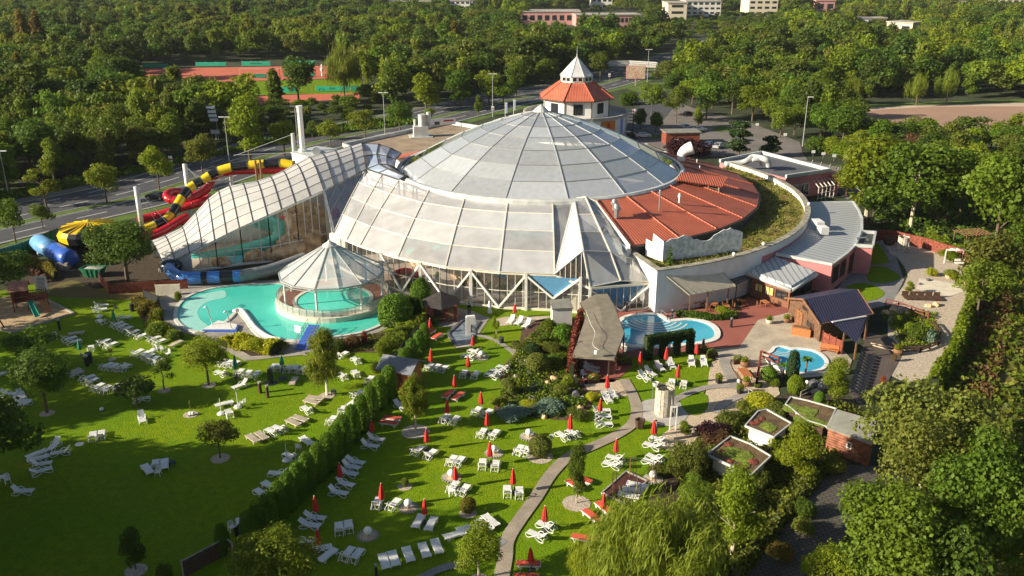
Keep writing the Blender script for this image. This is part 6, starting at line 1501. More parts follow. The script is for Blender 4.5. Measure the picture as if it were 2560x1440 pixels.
for a in ((1628,292,202,62,'broad','leaf_mid','round parking tree right of the tower, nearest the road'),(1690,306,207,66,'broad','leaf_mid','second parking tree right of the tower'),(1600,325,270,30,'oval','leaf_mid','small oval tree beside the tower steps'),(1639,329,279,32,'oval','leaf_mid','small oval tree right of the tower steps'),
          (1765,300,185,95,'broad','leaf_mid','large dark tree over the parked cars'),(1745,318,270,26,'tall','leaf_lime','small bright tree beside the black parked car'),(1846,398,300,85,'pine','leaf_yew','dark pine at the corner of the duct roof'),(1925,392,330,60,'pine','leaf_yew','second dark pine right of the first'),
          (1570,262,222,55,'bush','leaf_mid','low dark tree behind the tower balcony'),(1500,200,120,70,'broad','leaf_mid','dark tree right of the tower spire'),(2275,575,345,215,'broad','leaf_mid','very large tree with forked pale trunk behind the red fence'),
          (2165,545,348,150,'tall','leaf_lime','pale flowering tall tree left of the forked-trunk tree'),(2480,640,378,200,'broad','leaf_mid','large dark tree at the right edge behind the pergola'),(2360,560,358,170,'broad','leaf_mid','large tree behind the forked-trunk tree'),(2570,700,520,180,'broad','leaf_mid','dark tree cut by the right edge above the field'),
          (2455,760,560,150,'broad','leaf_olive','tree above the zen garden rocks'),(2440,800,640,130,'broad','leaf_mid','bluish round tree at the right end of the zen garden'),(2115,490,420,60,'oval','leaf_lime','bright small tree beside the glazed entrance'),(2290,380,285,85,'broad','leaf_mid','round tree in front of the sandy field')):
    T(*a,q=2,v=random.randrange(2),bark='pale_bark' if 'pale' in a[6] else 'trunk_bark',group='large trees around the building')
T(1721,390,335,120,'bush','leaf_plum','dark purple shrub tree between car park and tiled roof',name='purple_tree',q=2)
# ---- garden trees
T(320,708,533,215,'broad','leaf_dark','big dark green tree hiding the left end of the slide hall',q=3,v=1)
T(32,745,628,125,'broad','leaf_mid','dark bushy tree behind the wooden playhouse',q=2)
T(118,1032,866,140,'round','leaf_dark','big dark round-crowned tree on the left lawn',q=3)
T(85,940,832,140,'sparse','leaf_mid','loose feathery tree behind the dark round-crowned tree',q=2)
T(-8,1225,950,215,'broad','leaf_dark','very dark tree cut by the left edge of the photo',q=2)
T(522,962,836,112,'round','leaf_lime','round yellow-green tree between the two shrub beds',q=3)
T(411,975,897,60,'sparse','leaf_mid','sparse small tree left of the round yellow-green tree',q=2)
T(345,1018,940,100,'round','leaf_dark','low dark umbrella-shaped bush group in the left lawn',q=2,name='bush_tree')
T(551,1146,1042,90,'broad','leaf_olive','small lone tree in the middle of the left lawn',q=2)
T(818,988,812,100,'birch','leaf_willow','birch with white trunk beside the pool gangway',q=3,bark='birch_bark',name='birch_tree')
T(1039,1078,938,62,'oval','leaf_lime','young oval tree on a round mulch bed right of the hedge',q=3,bark='pale_bark')
T(1441,1258,1115,48,'tall','leaf_mid','thin young tree between the path and red loungers',q=3,bark='pale_bark')
T(1197,1448,1308,145,'broad','leaf_lime','round-crowned tree at the bottom beside the path',q=3,bark='pale_bark',v=1)
T(700,1520,1335,225,'round','leaf_lime','large dense round tree crown at the bottom left',q=3,v=1)
T(1240,872,792,24,'sparse','leaf_lime','thin sapling on the lawn in front of the dome',q=2,bark='pale_bark')
T(280,897,870,12,'sparse','leaf_gold','small yellow sapling on the left lawn',q=1)
T(477,1034,1000,6,'sparse','leaf_olive','bare sapling between two white balls',q=0)
T(340,1425,1325,60,'tall','leaf_dark','dark bushy sapling at the bottom of the left lawn',q=2)
T(415,1460,1395,45,'bush','leaf_mid','dark shrub at the bottom edge of the left lawn',q=2,name='shrub',cat='shrub')
T(1630,1560,1222,400,'willow','leaf_willow','huge weeping willow at the bottom of the photo',q=3,name='willow_tree',bark='pale_bark')
T(1480,1500,1335,170,'willow','leaf_lime','low weeping tree leaning out left of the huge willow',q=3,v=1,name='willow_tree')
T(1830,1390,1175,170,'birch','leaf_lime','light airy tree with pale stem right of the willow',q=3,bark='pale_bark',v=1)
T(1990,1190,1062,130,'birch','leaf_lime','bright fine-leaved bush tree in front of the turf-roofed huts',q=3,v=2)
T(1560,1180,1085,100,'bush','leaf_olive','x',q=2) if False else None
T(1712,1190,1090,110,'bush','leaf_olive','dark brownish round shrub right of the wire gazebo',q=3,name='shrub',cat='shrub')
T(1730,1290,1185,110,'broad','leaf_mid','broad-leaved green shrub behind the willow',q=3,name='shrub',cat='shrub',v=1)
T(2290,1290,935,330,'broad','leaf_grass','very large airy tree right of the log cabin',q=3,bark='pale_bark')
T(2200,1560,1175,330,'broad','leaf_mid','huge leafy tree at the bottom right beside the driveway',q=3,v=1)
T(2430,1500,1080,300,'broad','leaf_mid','big dark tree in the bottom right corner',q=3,bark='pale_bark')
T(2300,1600,1260,260,'broad','leaf_dark','dark lower tree in the bottom right',q=2)
T(2330,1420,1030,300,'broad','leaf_grass','large olive tree between the airy tree and the driveway',q=3,v=2)
T(2530,1330,1060,260,'broad','leaf_dark','dark tree filling the lower right edge of the photo',q=2)
T(2060,1560,1370,150,'broad','leaf_lime','lower green tree at the bottom right edge of the driveway',q=3)
T(2085,1010,900,65,'tall','leaf_lime','bright yellow-green climbing tree beside the black loungers',q=3)
T(1979,950,876,32,'column','leaf_yew','dark slender cypress in front of the small round pool',q=3,name='cypress',cat='tree')
for (x,y,ty,w,k_,lf,lb) in ((1920,952,917,38,'ball','leaf_hedge','round clipped bush left of the cypress'),(1988,985,940,44,'ball','leaf_lime','round clipped light bush right of the cypress'),(2047,1012,980,28,'ball','leaf_hedge','small round bush at the turf-roofed hut'),(1894,968,955,22,'ball','leaf_olive','small grey-green bush at the pergola post'),(1935,966,945,28,'bush','leaf_lime','spreading bush below the round clipped bush'),
        (1035,720,698,48,'ball','leaf_hedge','clipped round topiary against the glass wall'),(1350,1140,1090,55,'ball','leaf_grass','big round ornamental grass bush beside the path'),(1170,1280,1245,40,'ball','leaf_gold','small golden round shrub on the lower lawn'),(1011,1215,1190,22,'bush','leaf_olive','tiny shrub with a mulch ring right of the stacked loungers'),
        (1343,925,885,60,'ball','leaf_grass','tufted ornamental grass clump above the pond'),(1275,985,940,50,'bush','leaf_grass','reedy grass clump at the left of the pond'),(1410,850,808,60,'bush','leaf_hedge','dark mounded shrub beside the white hut'),(1370,830,795,60,'bush','leaf_mid','leafy shrub left of the mounded shrub'),(1330,885,860,40,'ball','leaf_yew','dark blue-green bush by the curved path'),
        (1300,870,850,50,'bush','leaf_olive','olive shrub at the path bend'),(1370,880,855,70,'bush','leaf_olive','brownish shrub beside the red climbing plant'),(1390,905,880,55,'bush','leaf_mid','green shrub beside the red climbing plant'),(1480,1000,975,35,'bush','leaf_yellow','bright yellow juniper at the small waterfall'),(1320,1020,1000,60,'bush','leaf_yellow','yellow-green juniper below the pond'),
        (1370,1030,1002,90,'bush','leaf_blue','blue-green spreading juniper in the middle of the rockery'),(1285,1040,1015,90,'bush','leaf_blue','blue-grey spreading juniper at the lawn edge'),(1250,1018,990,50,'bush','leaf_lime','lime juniper at the left of the rockery'),(1420,970,935,40,'bush','leaf_lime','arching grass at the stone figures'),(1400,990,955,45,'bush','leaf_olive','olive shrub between pond and waterfall'),(1440,1045,1020,60,'bush','leaf_olive','rusty shrub on the rockery edge'),
        (1280,800,790,30,'bush','leaf_lime','x'),(640,880,842,70,'bush','leaf_yellow','bright yellow-green shrub mass in the angular bed'),(590,858,840,50,'bush','leaf_yellow','yellow shrubs right of the round tree'),(365,790,752,50,'bush','leaf_gold','golden shrub group left of the pool'),(395,800,765,30,'bush','leaf_lime','shrub right of the golden group'),(395,835,800,60,'bush','leaf_mid','lower shrub strip left of the pool'),(440,850,825,40,'bush','leaf_mid','shrub at the lower end of the pool strip'),
        (912,860,818,18,'bush','leaf_redivy','pink-flowered round shrub in the bed'),(880,870,835,50,'bush','leaf_rust','rusty shrub beside the pink-flowered one'),(840,880,845,45,'bush','leaf_mid','green shrub right of the gangway'),(700,875,850,60,'bush','leaf_olive','low shrub strip between pool and path'),(1000,850,815,50,'bush','leaf_mid','green shrub by the bed wall'),(1712,1090,1055,35,'tall','leaf_lime','bright upright bush beside the gravel'),
        (1825,1060,1020,80,'bush','leaf_olive','olive-yellow shrub right of the bright bush'),(1870,1025,1000,60,'bush','leaf_olive','heather-coloured shrub above the sedum roof'),(1780,1090,1050,90,'bush','leaf_plum','dark reddish shrub left of the sedum roof'),(1790,1110,1075,80,'bush','leaf_rust','brown shrub below the reddish one'),(1900,1020,985,75,'column','leaf_yellow','yellow clipped hedge curving to the turf roof'),
        (1945,1040,1000,60,'bush','leaf_grass','grassy fan-shaped bush beside the yellow hedge'),(1890,1085,1050,50,'bush','leaf_grass','spiky grass tuft beside the sedum roof'),(2290,850,800,60,'bush','leaf_mid','planted mound inside the log-fenced island'),(2320,855,815,45,'bush','leaf_blue','silvery shrub in the log-fenced island'),(2270,835,800,30,'bush','leaf_lime','lime plant in the log-fenced island'),(2240,815,785,35,'bush','leaf_lime','lime bush behind the chalet'),
        (2330,690,665,30,'bush','leaf_yellow','yellow shrub by the zen slab'),(2380,700,670,45,'bush','leaf_lime','lime shrub behind the zen slab'),(2425,695,672,25,'bush','leaf_redivy','small crimson maple by the rocks'),(2272,735,705,22,'tall','leaf_lime','small bright cypress left of the zen slab'),(2372,652,620,60,'bush','leaf_lime','climbing green on the white garden pergola'),(2345,620,585,60,'bush','leaf_lime','bright creeper on the red fence'),(2480,700,640,70,'bush','leaf_mid','green shrub above the right hedge'),
        (2005,1290,1240,60,'bush','leaf_mid','round shrub below the white sedum hut'),(1850,1180,1140,70,'bush','leaf_lime','lime shrub hiding the front wall of the lower sedum hut'),(1800,1165,1125,60,'bush','leaf_mid','green shrub at the left corner of the lower sedum hut'),(1905,1225,1175,60,'bush','leaf_olive','olive shrub at the right corner of the lower sedum hut'),(1940,1125,1085,55,'bush','leaf_lime','shrub growing between the two sedum huts'),(1895,1085,1058,40,'bush','leaf_olive','low shrub at the front of the upper sedum hut'),(1950,1400,1350,80,'bush','leaf_gold','yellowish shrubs left of the driveway'),(2010,1330,1290,60,'bush','leaf_olive','olive shrub left of the driveway'),(2080,1180,1130,60,'bush','leaf_olive','pale-flowered shrub at the top of the driveway'),(2235,905,880,15,'bush','leaf_rust','small rust-coloured bush beside the deck'),(2205,965,935,18,'bush','leaf_redivy','small red bush at the deck edge'),
        (1640,1180,1165,60,'bush','leaf_olive','low shrub around the globe by the gazebo'),(1500,760,735,30,'bush','leaf_mid','plant inside the dome beside the white hut'),(445,752,722,20,'bush','leaf_lime','potted round bush at the cream wall by the pool'),(1810,790,762,45,'bush','leaf_lime','tall bright bush at the canopy corner'),(1400,765,700,40,'bush','leaf_dark','x')):
    if lb != 'x':T(x,y,ty,w,k_,lf,lb,q=2,v=random.randrange(2),name='shrub',cat='shrub',group='garden shrubs')
# topiary in front of pavilion
T(990,808,738,88,'column','leaf_hedge','large clipped double-dome conifer right of the pavilion',q=3,name='clipped_conifer',cat='topiary')
T(1053,775,697,50,'ball','leaf_hedge','tall clipped ball-topped conifer beside the red kiosk',q=3,name='clipped_conifer',cat='topiary')
T(1035,800,745,40,'column','leaf_yew','dark clipped conifer behind the kiosk',q=2,name='clipped_conifer',cat='topiary')
# clipped conifer hedge in columns
hl=[(1055,868,48,86),(1040,890,46,84),(1022,905,44,78),(1000,925,46,75),(987,975,52,82)]
for i,(x,y,w,h) in enumerate(((1062,868,30,60),(1048,888,32,62),(1030,908,34,62),(1012,918,38,48),(975,1002,44,88),(950,1022,40,84),(928,1050,40,88),(905,1078,42,90),(882,1104,42,92),(862,1128,40,92),(842,1152,40,92),(822,1178,44,96),(798,1202,44,94),(772,1228,44,98),(748,1252,44,98),(724,1276,44,98),(700,1300,46,96),(676,1322,46,92),(652,1346,50,95),(628,1368,50,90),(560,1385,36,75))):
    T(x,y,y-h,w,'column','leaf_hedge','clipped conifer column number',q=3,name='clipped_conifer',cat='hedge plant',group='clipped conifers along the garden fence')
    o=COL.objects[-1]
cc=sorted([o for o in COL.objects if o.get('category')=='hedge plant'],key=lambda o:-pix(o.location)[1])
for i,o in enumerate(cc):o['label']='clipped green conifer in the diagonal hedge, %s from the bottom of the photo'% (ORD[i+1].replace('leftmost','first') if i+1<len(ORD) else str(i+1)+'th')
for i,(x,y,w,h) in enumerate(((990,868,70,45),(960,890,50,50),(1015,838,60,40),(1045,815,50,35),(940,930,30,30),(850,1100,26,40),(800,1140,28,40),(768,1180,26,38),(700,1250,30,36),(1090,812,22,20),(1075,808,22,24))):
    T(x,y,y-h,w,'bush','leaf_lime' if i<4 else 'leaf_mid','x',q=2,name='shrub',cat='shrub');later(list(COL.objects)[-3] if False else [o for o in COL.objects if o.get('label')=='x'][-1],'loose leafy shrub','along the far side of the black fence','shrub','shrubs along the garden fence')
# topiary arches: three arches cut from one yew hedge
ya=thing('topiary_arches','dark clipped hedge with three rounded archways beside the blue pool','topiary hedge',P(1672,895),world=True)
a,c2=P(1612,900),P(1730,882);n_=(c2-a).normalized();LW=(c2-a).length;Bl=[];pts=[]
def arch_ok(u,z):
    for cx_ in (.22,.52,.80):
        if abs(u-cx_)<.095 and z<1.5:return False
        if (u-cx_)**2/(.095**2)+(max(0,z-1.5))**2/(.65**2)<1 and z>=1.5:return False
    return True
rg=np.random.default_rng(5);me_pts=[]
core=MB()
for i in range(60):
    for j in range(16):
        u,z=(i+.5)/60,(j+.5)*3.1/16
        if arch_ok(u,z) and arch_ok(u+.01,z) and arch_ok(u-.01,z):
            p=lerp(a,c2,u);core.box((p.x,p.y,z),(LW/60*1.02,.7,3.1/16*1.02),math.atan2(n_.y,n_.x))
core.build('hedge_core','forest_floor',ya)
V=[]
while len(V)<9000:
    u,z=rg.random(),rg.random()*3.2
    if arch_ok(u,z):
        p=lerp(a,c2,u);s_=1 if rg.random()>.5 else-1;dd=.42+rg.normal()*.05
        if z>3.0:dd*=rg.random()
        V.append((p.x+n_.y*dd*s_,p.y-n_.x*dd*s_,z))
def leavesat(name,V,size,m,parent,seed=0,long=1.2):
    V=np.array(V);n=len(V);rg=np.random.default_rng(seed);nor=rg.normal(size=(n,3));nor[:,2]+=.4;nor /= np.linalg.norm(nor,axis=1)[:,None];t=rg.normal(size=(n,3));t-=nor*(t*nor).sum(1)[:,None];t /= np.linalg.norm(t,axis=1)[:,None];bt=np.cross(nor,t);s=size*(.6+.8*rg.random(n))[:,None]
    v=np.empty((n,4,3));v[:,0]=V-t*s*long*.6;v[:,1]=V+bt*s*.45;v[:,2]=V+t*s*long*.6;v[:,3]=V-bt*s*.45
    me=bpy.data.meshes.new(name);me.from_pydata([tuple(x) for x in v.reshape(-1,3)],[],[(4*i,4*i+1,4*i+2,4*i+3) for i in range(n)])
    at=me.attributes.new('tint','FLOAT','POINT');at.data.foreach_set('value',np.repeat(rg.random(n),4).astype(np.float32));me.materials.append(M[m]);me.update()
    o=bpy.data.objects.new(name,me);COL.objects.link(o)
    if parent:o.parent=parent;o.location=-parent.location if parent.get('_w') else (0,0,0)
    return o
leavesat('foliage',V,.16,'leaf_yew',ya)
# linear hedges made of leaves
def linehedge(pts,w,h,m,label,n=3000,size=.25,seed=0,name='hedge',cat='hedge',jit=.3):
    line=smooth(pts,4);rg=np.random.default_rng(seed);o=thing(name,label,cat,tuple(line[len(line)//2]),world=True);V=[]
    seg=[(line[i+1]-line[i]).length for i in range(len(line)-1)];tot=sum(seg);cs=np.cumsum([0]+seg)
    for k in range(n):
        d=rg.random()*tot;i=min(len(seg)-1,int(np.searchsorted(cs,d)-1));i=max(0,i);p=lerp(line[i],line[i+1],(d-cs[i])/max(1e-6,seg[i]));t=(line[i+1]-line[i]).normalized()
        a=rg.random()*math.pi;lump=1+jit*math.sin(d*1.3+seed)*.6+jit*rg.normal()*.3;rr=lump
        V.append((p.x+t.y*w/2*math.cos(a)*rr,p.y-t.x*w/2*math.cos(a)*rr,max(.05,p.z+h*(.15+.85*math.sin(a))*rr)))
    leavesat('foliage',V,size,m,o,seed);core=MB()
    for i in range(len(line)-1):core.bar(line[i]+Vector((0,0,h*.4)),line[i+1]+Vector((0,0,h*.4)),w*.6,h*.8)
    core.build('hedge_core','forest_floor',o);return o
linehedge([P(2425,700),P(2432,760),P(2405,830),P(2390,890),P(2350,945),P(2330,985)],1.6,2.2,'leaf_lime','long bright leafy hedge along the right side of the gravel garden',6000,.3)
linehedge([P(2320,600),P(2370,630),P(2440,650),P(2470,670)],1.5,1.8,'leaf_lime','green creeper hedge on top of the red fence by the pergola',2200,.3,1)
linehedge([P(1428,950),P(1432,900),P(1440,860),P(1452,810)],.9,2.4,'leaf_redivy','crimson climbing plant along the left side of the shingle shelter',4000,.2,2,'climbing_plant','climbing plant')
linehedge([P(1662,775),P(1672,740),P(1690,735)],.8,5.0,'leaf_dark','dark creeper hanging down the white end wall at the terrace',2500,.25,3,'climbing_plant','climbing plant',.5)
linehedge([P(1690,790),P(1740,797),P(1790,800),P(1840,795)],.8,.9,'leaf_mid','row of planter greenery in front of the canopy terrace',2200,.2,4,'planter_hedge','planter hedge')
linehedge([P(70,665),P(115,680),P(142,698)],.9,1.6,'leaf_gold','clipped brownish hedge in front of the blue tank',2500,.2,5)
linehedge([P(1840,1440),P(1920,1340),P(2015,1222),P(2065,1165)],1.3,.8,'leaf_olive','low mixed planting along the left edge of the driveway',2500,.25,6)
linehedge([P(592,866),P(640,870),P(692,882)],2.4,1.3,'leaf_yellow','mass of bright yellow-green shrubs filling the angular bed',4500,.22,7,'shrub_mass','shrubs')
linehedge([P(560,868),P(585,856),P(600,848)],1.6,1.0,'leaf_yellow','yellow-green shrubs between round tree and angular bed',1800,.22,8,'shrub_mass','shrubs')
linehedge([P(345,765),P(370,778),P(395,795)],2.0,1.4,'leaf_gold','golden shrub mass left of the pool terrace',2600,.22,9,'shrub_mass','shrubs')
linehedge([P(375,815),P(405,830),P(445,848)],1.8,1.0,'leaf_lime','low green shrub strip below the golden shrubs',2200,.22,10,'shrub_mass','shrubs')
# palms
for (x,y,s) in ((1956,945,1.0),(2013,935,1.15)):
    o=thing('palm_tree','x','palm',P(x,y),sc=s);k=MB();k.tube([(0,0,0),(.03,0,.8),(0,.02,1.6)],[.11,.09,.08],7);k.build('trunk','brown_wood',o);k=MB()
    for i in range(14):
        a=i*2*math.pi/14;e=.5 if i% 2 else .1;pt=[Vector((0,0,1.6)),Vector((.35*math.cos(a),.35*math.sin(a),1.6+.3*e+.1)),Vector((.75*math.cos(a),.75*math.sin(a),1.55+.2*e))]
        for j in range(2):d=Vector((-math.sin(a),math.cos(a),0));w0=.04 if j==0 else .16;k.quad(pt[j]-d*w0,pt[j+1]-d*(.16 if j==0 else .02),pt[j+1]+d*(.16 if j==0 else .02),pt[j]+d*w0)
    k.build('fronds','leaf_hedge',o);later(o,'small fan palm','in front of the small round pool','palm','fan palms')
# ---- woodland
POL={}
def region(name,pts):POL[name]=pp(pts)
WOOD_EXCL=[pp(l) for l in ([(330,160),(905,150),(905,262),(640,270),(330,215)],[(2000,250),(2900,245),(2900,352),(2330,350),(2080,345)],[(1290,80),(1605,80),(1605,30),(1300,30)],[(1560,330),(1600,230),(1700,225),(1880,285),(2020,352),(2170,470),(2120,520),(1700,420)],
   [(1480,215),(1610,170),(1720,195),(1720,225),(1600,250),(1500,260)])]
roadl=line
def near_road(x,y):
    best=1e9;sd=0
    for i in range(len(roadl)-1):
        a,c2=roadl[i],roadl[i+1];t=max(0,min(1,((x-a.x)*(c2.x-a.x)+(y-a.y)*(c2.y-a.y))/max(1e-6,(c2-a).length_squared)));px_,py_=a.x+(c2.x-a.x)*t,a.y+(c2.y-a.y)*t;d=math.hypot(x-px_,y-py_)
        if d<best:best=d;cr=(c2.x-a.x)*(y-a.y)-(c2.y-a.y)*(x-a.x);sd=1 if cr>0 else-1
    return best*sd  # positive = left (far) side
def wood_ok(x,y):
    if y<150:return False
    d=near_road(x,y)
    if-12<d<21:return False
    if y<330 and d<0 and not (x>75 or (x>60 and y>290)):return False
    if d<0 and y<330:  # right-hand wood
        px_,py_=pix(Vector((x,y,0)))
        if px_<1720 or py_>300 and px_<1990 or 350<py_ and px_<2120:return False
        if py_>470:return False
    for e in WOOD_EXCL:
        if inside(x,y,e):return False
    return True
rg=random.Random(42);cand=[]
y=150.0
while y<1250:
    sp=7.6 if y<330 else (8.8 if y<600 else 11)
    half=(y*cT+18)*1280/FP*1.07+12;x=-half
    while x<half:
        xx,yy=x+rg.uniform(-.38,.38)*sp,y+rg.uniform(-.38,.38)*sp
        if wood_ok(xx,yy):cand.append((xx,yy))
        x+=sp
    y+=sp
cand.sort(key=lambda p:p[1])
near,far=cand[:150],cand[150:]
KINDS=[('broad','leaf_dark','dark green tree'),('broad','leaf_mid','mid-green tree'),('tall','leaf_dark','tall dark green tree'),('broad','leaf_olive','olive-green tree'),('birch','leaf_olive','feathery olive tree'),('broad','leaf_lime','bright yellow-green tree'),('tall','leaf_mid','tall mid-green tree'),('birch','leaf_willow','pale feathery tree'),('round','leaf_mid','rounded mid-green tree'),('broad','leaf_rust','brownish autumn-tinted tree')]
def pick(x,y):
    w=[5,6,3,3,2,1.6,3,1.0,2,.35]
    px_,py_=pix(Vector((x,y,0)))
    cl=math.sin(x*.021+1)*math.sin(y*.017+2)+.6*math.sin(x*.05+y*.03)
    if cl>.35:w[5]*=4;w[4]*=2;w[7]*=3;w[0]=2;w[2]=1
    if cl<-.45:w[0]=12;w[2]=7;w[5]=.2
    if px_>1900:w[5]+=4;w[3]=5;w[0]=3
    if px_<300:w[0]=9;w[9]=.5
    return rg.choices(range(10),w)[0]
def wplace(px_,py_):
    b='front wood' if py_>330 else ('middle wood' if py_>255 else 'rear wood')
    n=('at the far left' if px_<200 else 'above the black car' if px_<400 else 'left of the tennis courts' if px_<560 else 'around the tennis lawn' if px_<920 else 'across the road' if px_<1280 else 'behind the tower' if px_<1620 else 'behind the car park' if px_<1900 else 'left of the sandy field' if px_<2130 else 'beside the sandy field' if px_<2350 else 'at the right edge')
    return 'in the %s %s'% (b,n)
for (x,y) in near:
    ki,lf,noun=KINDS[pick(x,y)];h=rg.uniform(8.5,15);w=h*rg.uniform(.82,1.15) if ki != 'tall' else h*.8
    px_,py_=pix(Vector((x,y,0)))
    if-12-6<near_road(x,y)<28:h*=.7
    if 600<px_<930 and 235<py_<330:h=rg.uniform(3,5);w=7
    if 330<px_<640 and 205<py_<290:h*=.62
    if px_>2080 and 335<py_<460:h*=.72
    if px_>1930 and py_>350:h*=.8
    tree(Vector((x,y,0)),h,w,ki,lf,noun,wplace(px_,py_),2 if y<230 else 1,rg.randrange(3),'woodland trees',cat='tree')
for (x,y,ty,w,ki,lf,lb) in ((70,150,22,35,'poplar','leaf_gold','left golden poplar of the pair at the upper left'),(103,150,26,34,'poplar','leaf_gold','right golden poplar of the pair at the upper left'),(58,235,130,32,'poplar','leaf_gold','golden poplar lower down at the left edge'),(1137,145,52,30,'poplar','leaf_gold','slim golden poplar in the wood above the dome'),(690,262,170,36,'poplar','leaf_mid','slender tall tree in front of the tennis lawn'),(1440,60,25,14,'poplar','leaf_mid','thin dark tree by the pink school'),
         (1335,175,80,85,'willow','leaf_willow','weeping willow above the tower on the left'),(2130,262,185,50,'willow','leaf_willow','weeping willow at the top left of the sandy field'),(2290,265,180,70,'willow','leaf_willow','pale weeping tree behind the sandy field'),(2365,262,165,70,'willow','leaf_willow','second pale weeping tree behind the sandy field'),(2170,265,190,40,'sparse','leaf_mid','thin loose tree at the edge of the sandy field')):
    T(x,y,ty,w,ki,lf,lb,q=2,v=random.randrange(2),name='tree',group='trees standing out of the wood')
for (x,y) in ((1680,250),(1730,262),(1780,270),(1830,285),(1880,303),(1930,320),(1985,338),(1700,230),(1660,222),(1760,240),(1820,255),(1880,270),(1940,290),(2000,318),(2050,345),(2030,300),(2095,330),(2105,368),(2080,300),(2125,345),(1950,345),(1905,285),(2055,325),(1970,305),(1850,240),(1790,225),(1740,215),(1920,250),(1980,270),(2040,275)):
    ki,lf,noun=KINDS[rg.choice([0,1,1,3,5,6,8])];h=rg.uniform(9,13);tree(P(x,y),h,h*1.15,ki,lf,noun,'in the grove behind the car park',2,rg.randrange(3),'woodland trees')
for (x,y,h,w,ki,lf) in ((2210,470,11,1.1,'broad','leaf_mid'),(2330,450,9.5,1.2,'broad','leaf_mid'),(2420,470,11,1.2,'broad','leaf_lime'),(2500,500,12.5,1.1,'broad','leaf_mid'),(2560,450,10,1.2,'broad','leaf_olive'),(2400,540,13,1,'broad','leaf_mid'),(2470,560,12,1,'tall','leaf_mid'),(2550,580,13,1,'broad','leaf_mid'),(2200,520,11,1,'broad','leaf_dark'),(2180,560,8,1,'broad','leaf_dark'),(2620,520,13,1,'broad','leaf_dark'),(2340,560,11,1,'tall','leaf_dark'),(2240,430,7.5,1.2,'broad','leaf_mid'),(2150,425,6,1.3,'bush','leaf_lime'),(2080,385,5,1.3,'bush','leaf_lime'),(2040,378,5,1.3,'bush','leaf_mid'),(2110,395,5,1.3,'bush','leaf_mid')):
    tree(P(x,y),h,h*w,ki,lf,'leafy tree' if ki != 'bush' else 'low leafy tree','between the gravel garden and the sandy field',2,rg.randrange(3),'trees behind the red fence')
def cover(name,label,poly,n,size,m,h,seed=0):
    q=pp(poly);xs=[p.x for p in q];ys=[p.y for p in q];r_=np.random.default_rng(seed);V=[]
    while len(V)<n:
        x,y=r_.uniform(min(xs),max(xs)),r_.uniform(min(ys),max(ys))
        if inside(x,y,q):
            f=.5+.5*math.sin(x*1.1+seed)*math.sin(y*.9+seed*2)
            if r_.random()<.25+.75*f:V.append((x,y,r_.random()*h*(.3+.7*f)))
    tag(leavesat(name,V,size,m,None,seed),label,None,None,'stuff')
FLD=[(2345,960),(2420,730),(2480,600),(2640,600),(2800,900),(2900,1500),(2500,1500),(2380,1200)]
cover('rough_growth','yellowing rough growth on the field at the right edge',FLD,6000,.5,'leaf_olive',.9,1)
cover('rough_growth','green weeds on the field at the right edge',FLD,7000,.5,'leaf_mid',.8,2)
cover('rough_growth','rusty weeds along the right field',[(2400,980),(2450,760),(2500,700),(2540,760),(2480,1000),(2440,1100)],4000,.4,'leaf_rust',.8,3)
BED=[(1800,1065),(1860,1020),(1960,1010),(2110,1010),(2180,1050),(2080,1170),(1990,1230),(1820,1440),(1640,1440),(1700,1230),(1690,1130)]
cover('ground_cover','mixed green ground cover around the turf-roofed huts',BED,9000,.3,'leaf_olive',.8,4)
cover('ground_cover','light green ground cover around the turf-roofed huts',BED,5000,.25,'leaf_lime',.7,5)
cover('ground_cover','low rockery planting around the pond',[(1245,1010),(1262,930),(1300,860),(1370,800),(1450,830),(1450,960),(1470,1020),(1400,1045),(1300,1042)],8000,.2,'leaf_mid',.6,6)
cover('ground_cover','golden low planting around the pond',[(1245,1010),(1262,930),(1300,860),(1370,800),(1450,830),(1450,960),(1470,1020),(1400,1045),(1300,1042)],4000,.2,'leaf_lime',.6,7)
cover('ground_cover','low planting in the mulch bed above the lawn corner',[(770,865),(860,848),(1010,822),(1050,832),(965,880),(800,884)],2500,.2,'leaf_olive',.5,8)
cover('ground_cover','low plants between boulders of the gravel garden',[(2200,780),(2340,780),(2350,860),(2250,870)],2500,.2,'leaf_lime',.5,9)
rm=np.random.default_rng(77);V=[]
while len(V)<4500:
    a_,r_=rm.uniform(-71,29),rm.uniform(39,46.1)
    if math.sin(a_*.5+r_)*math.sin(r_*1.3-a_*.2)>rm.uniform(-1.2,1.0):p=pol(r_,a_);V.append((p.x,p.y,5.62+rm.random()*.35))
mo=leavesat('moss_tufts',V,.26,'leaf_grass',None,3);mo.parent=wing;mo.location=-wing.location;mo['kind']='stuff'
cover('undergrowth','dark undergrowth beneath the trees behind the red fence',[(2180,560),(2190,440),(2700,440),(2700,620),(2440,650),(2300,610)],7000,.6,'leaf_dark',1.5,10)
cover('undergrowth','green undergrowth along the woodland edge beyond the road',[(-60,500),(400,410),(700,350),(1000,290),(1050,310),(760,345),(420,420),(-60,520)],6000,.6,'leaf_mid',1.6,11)
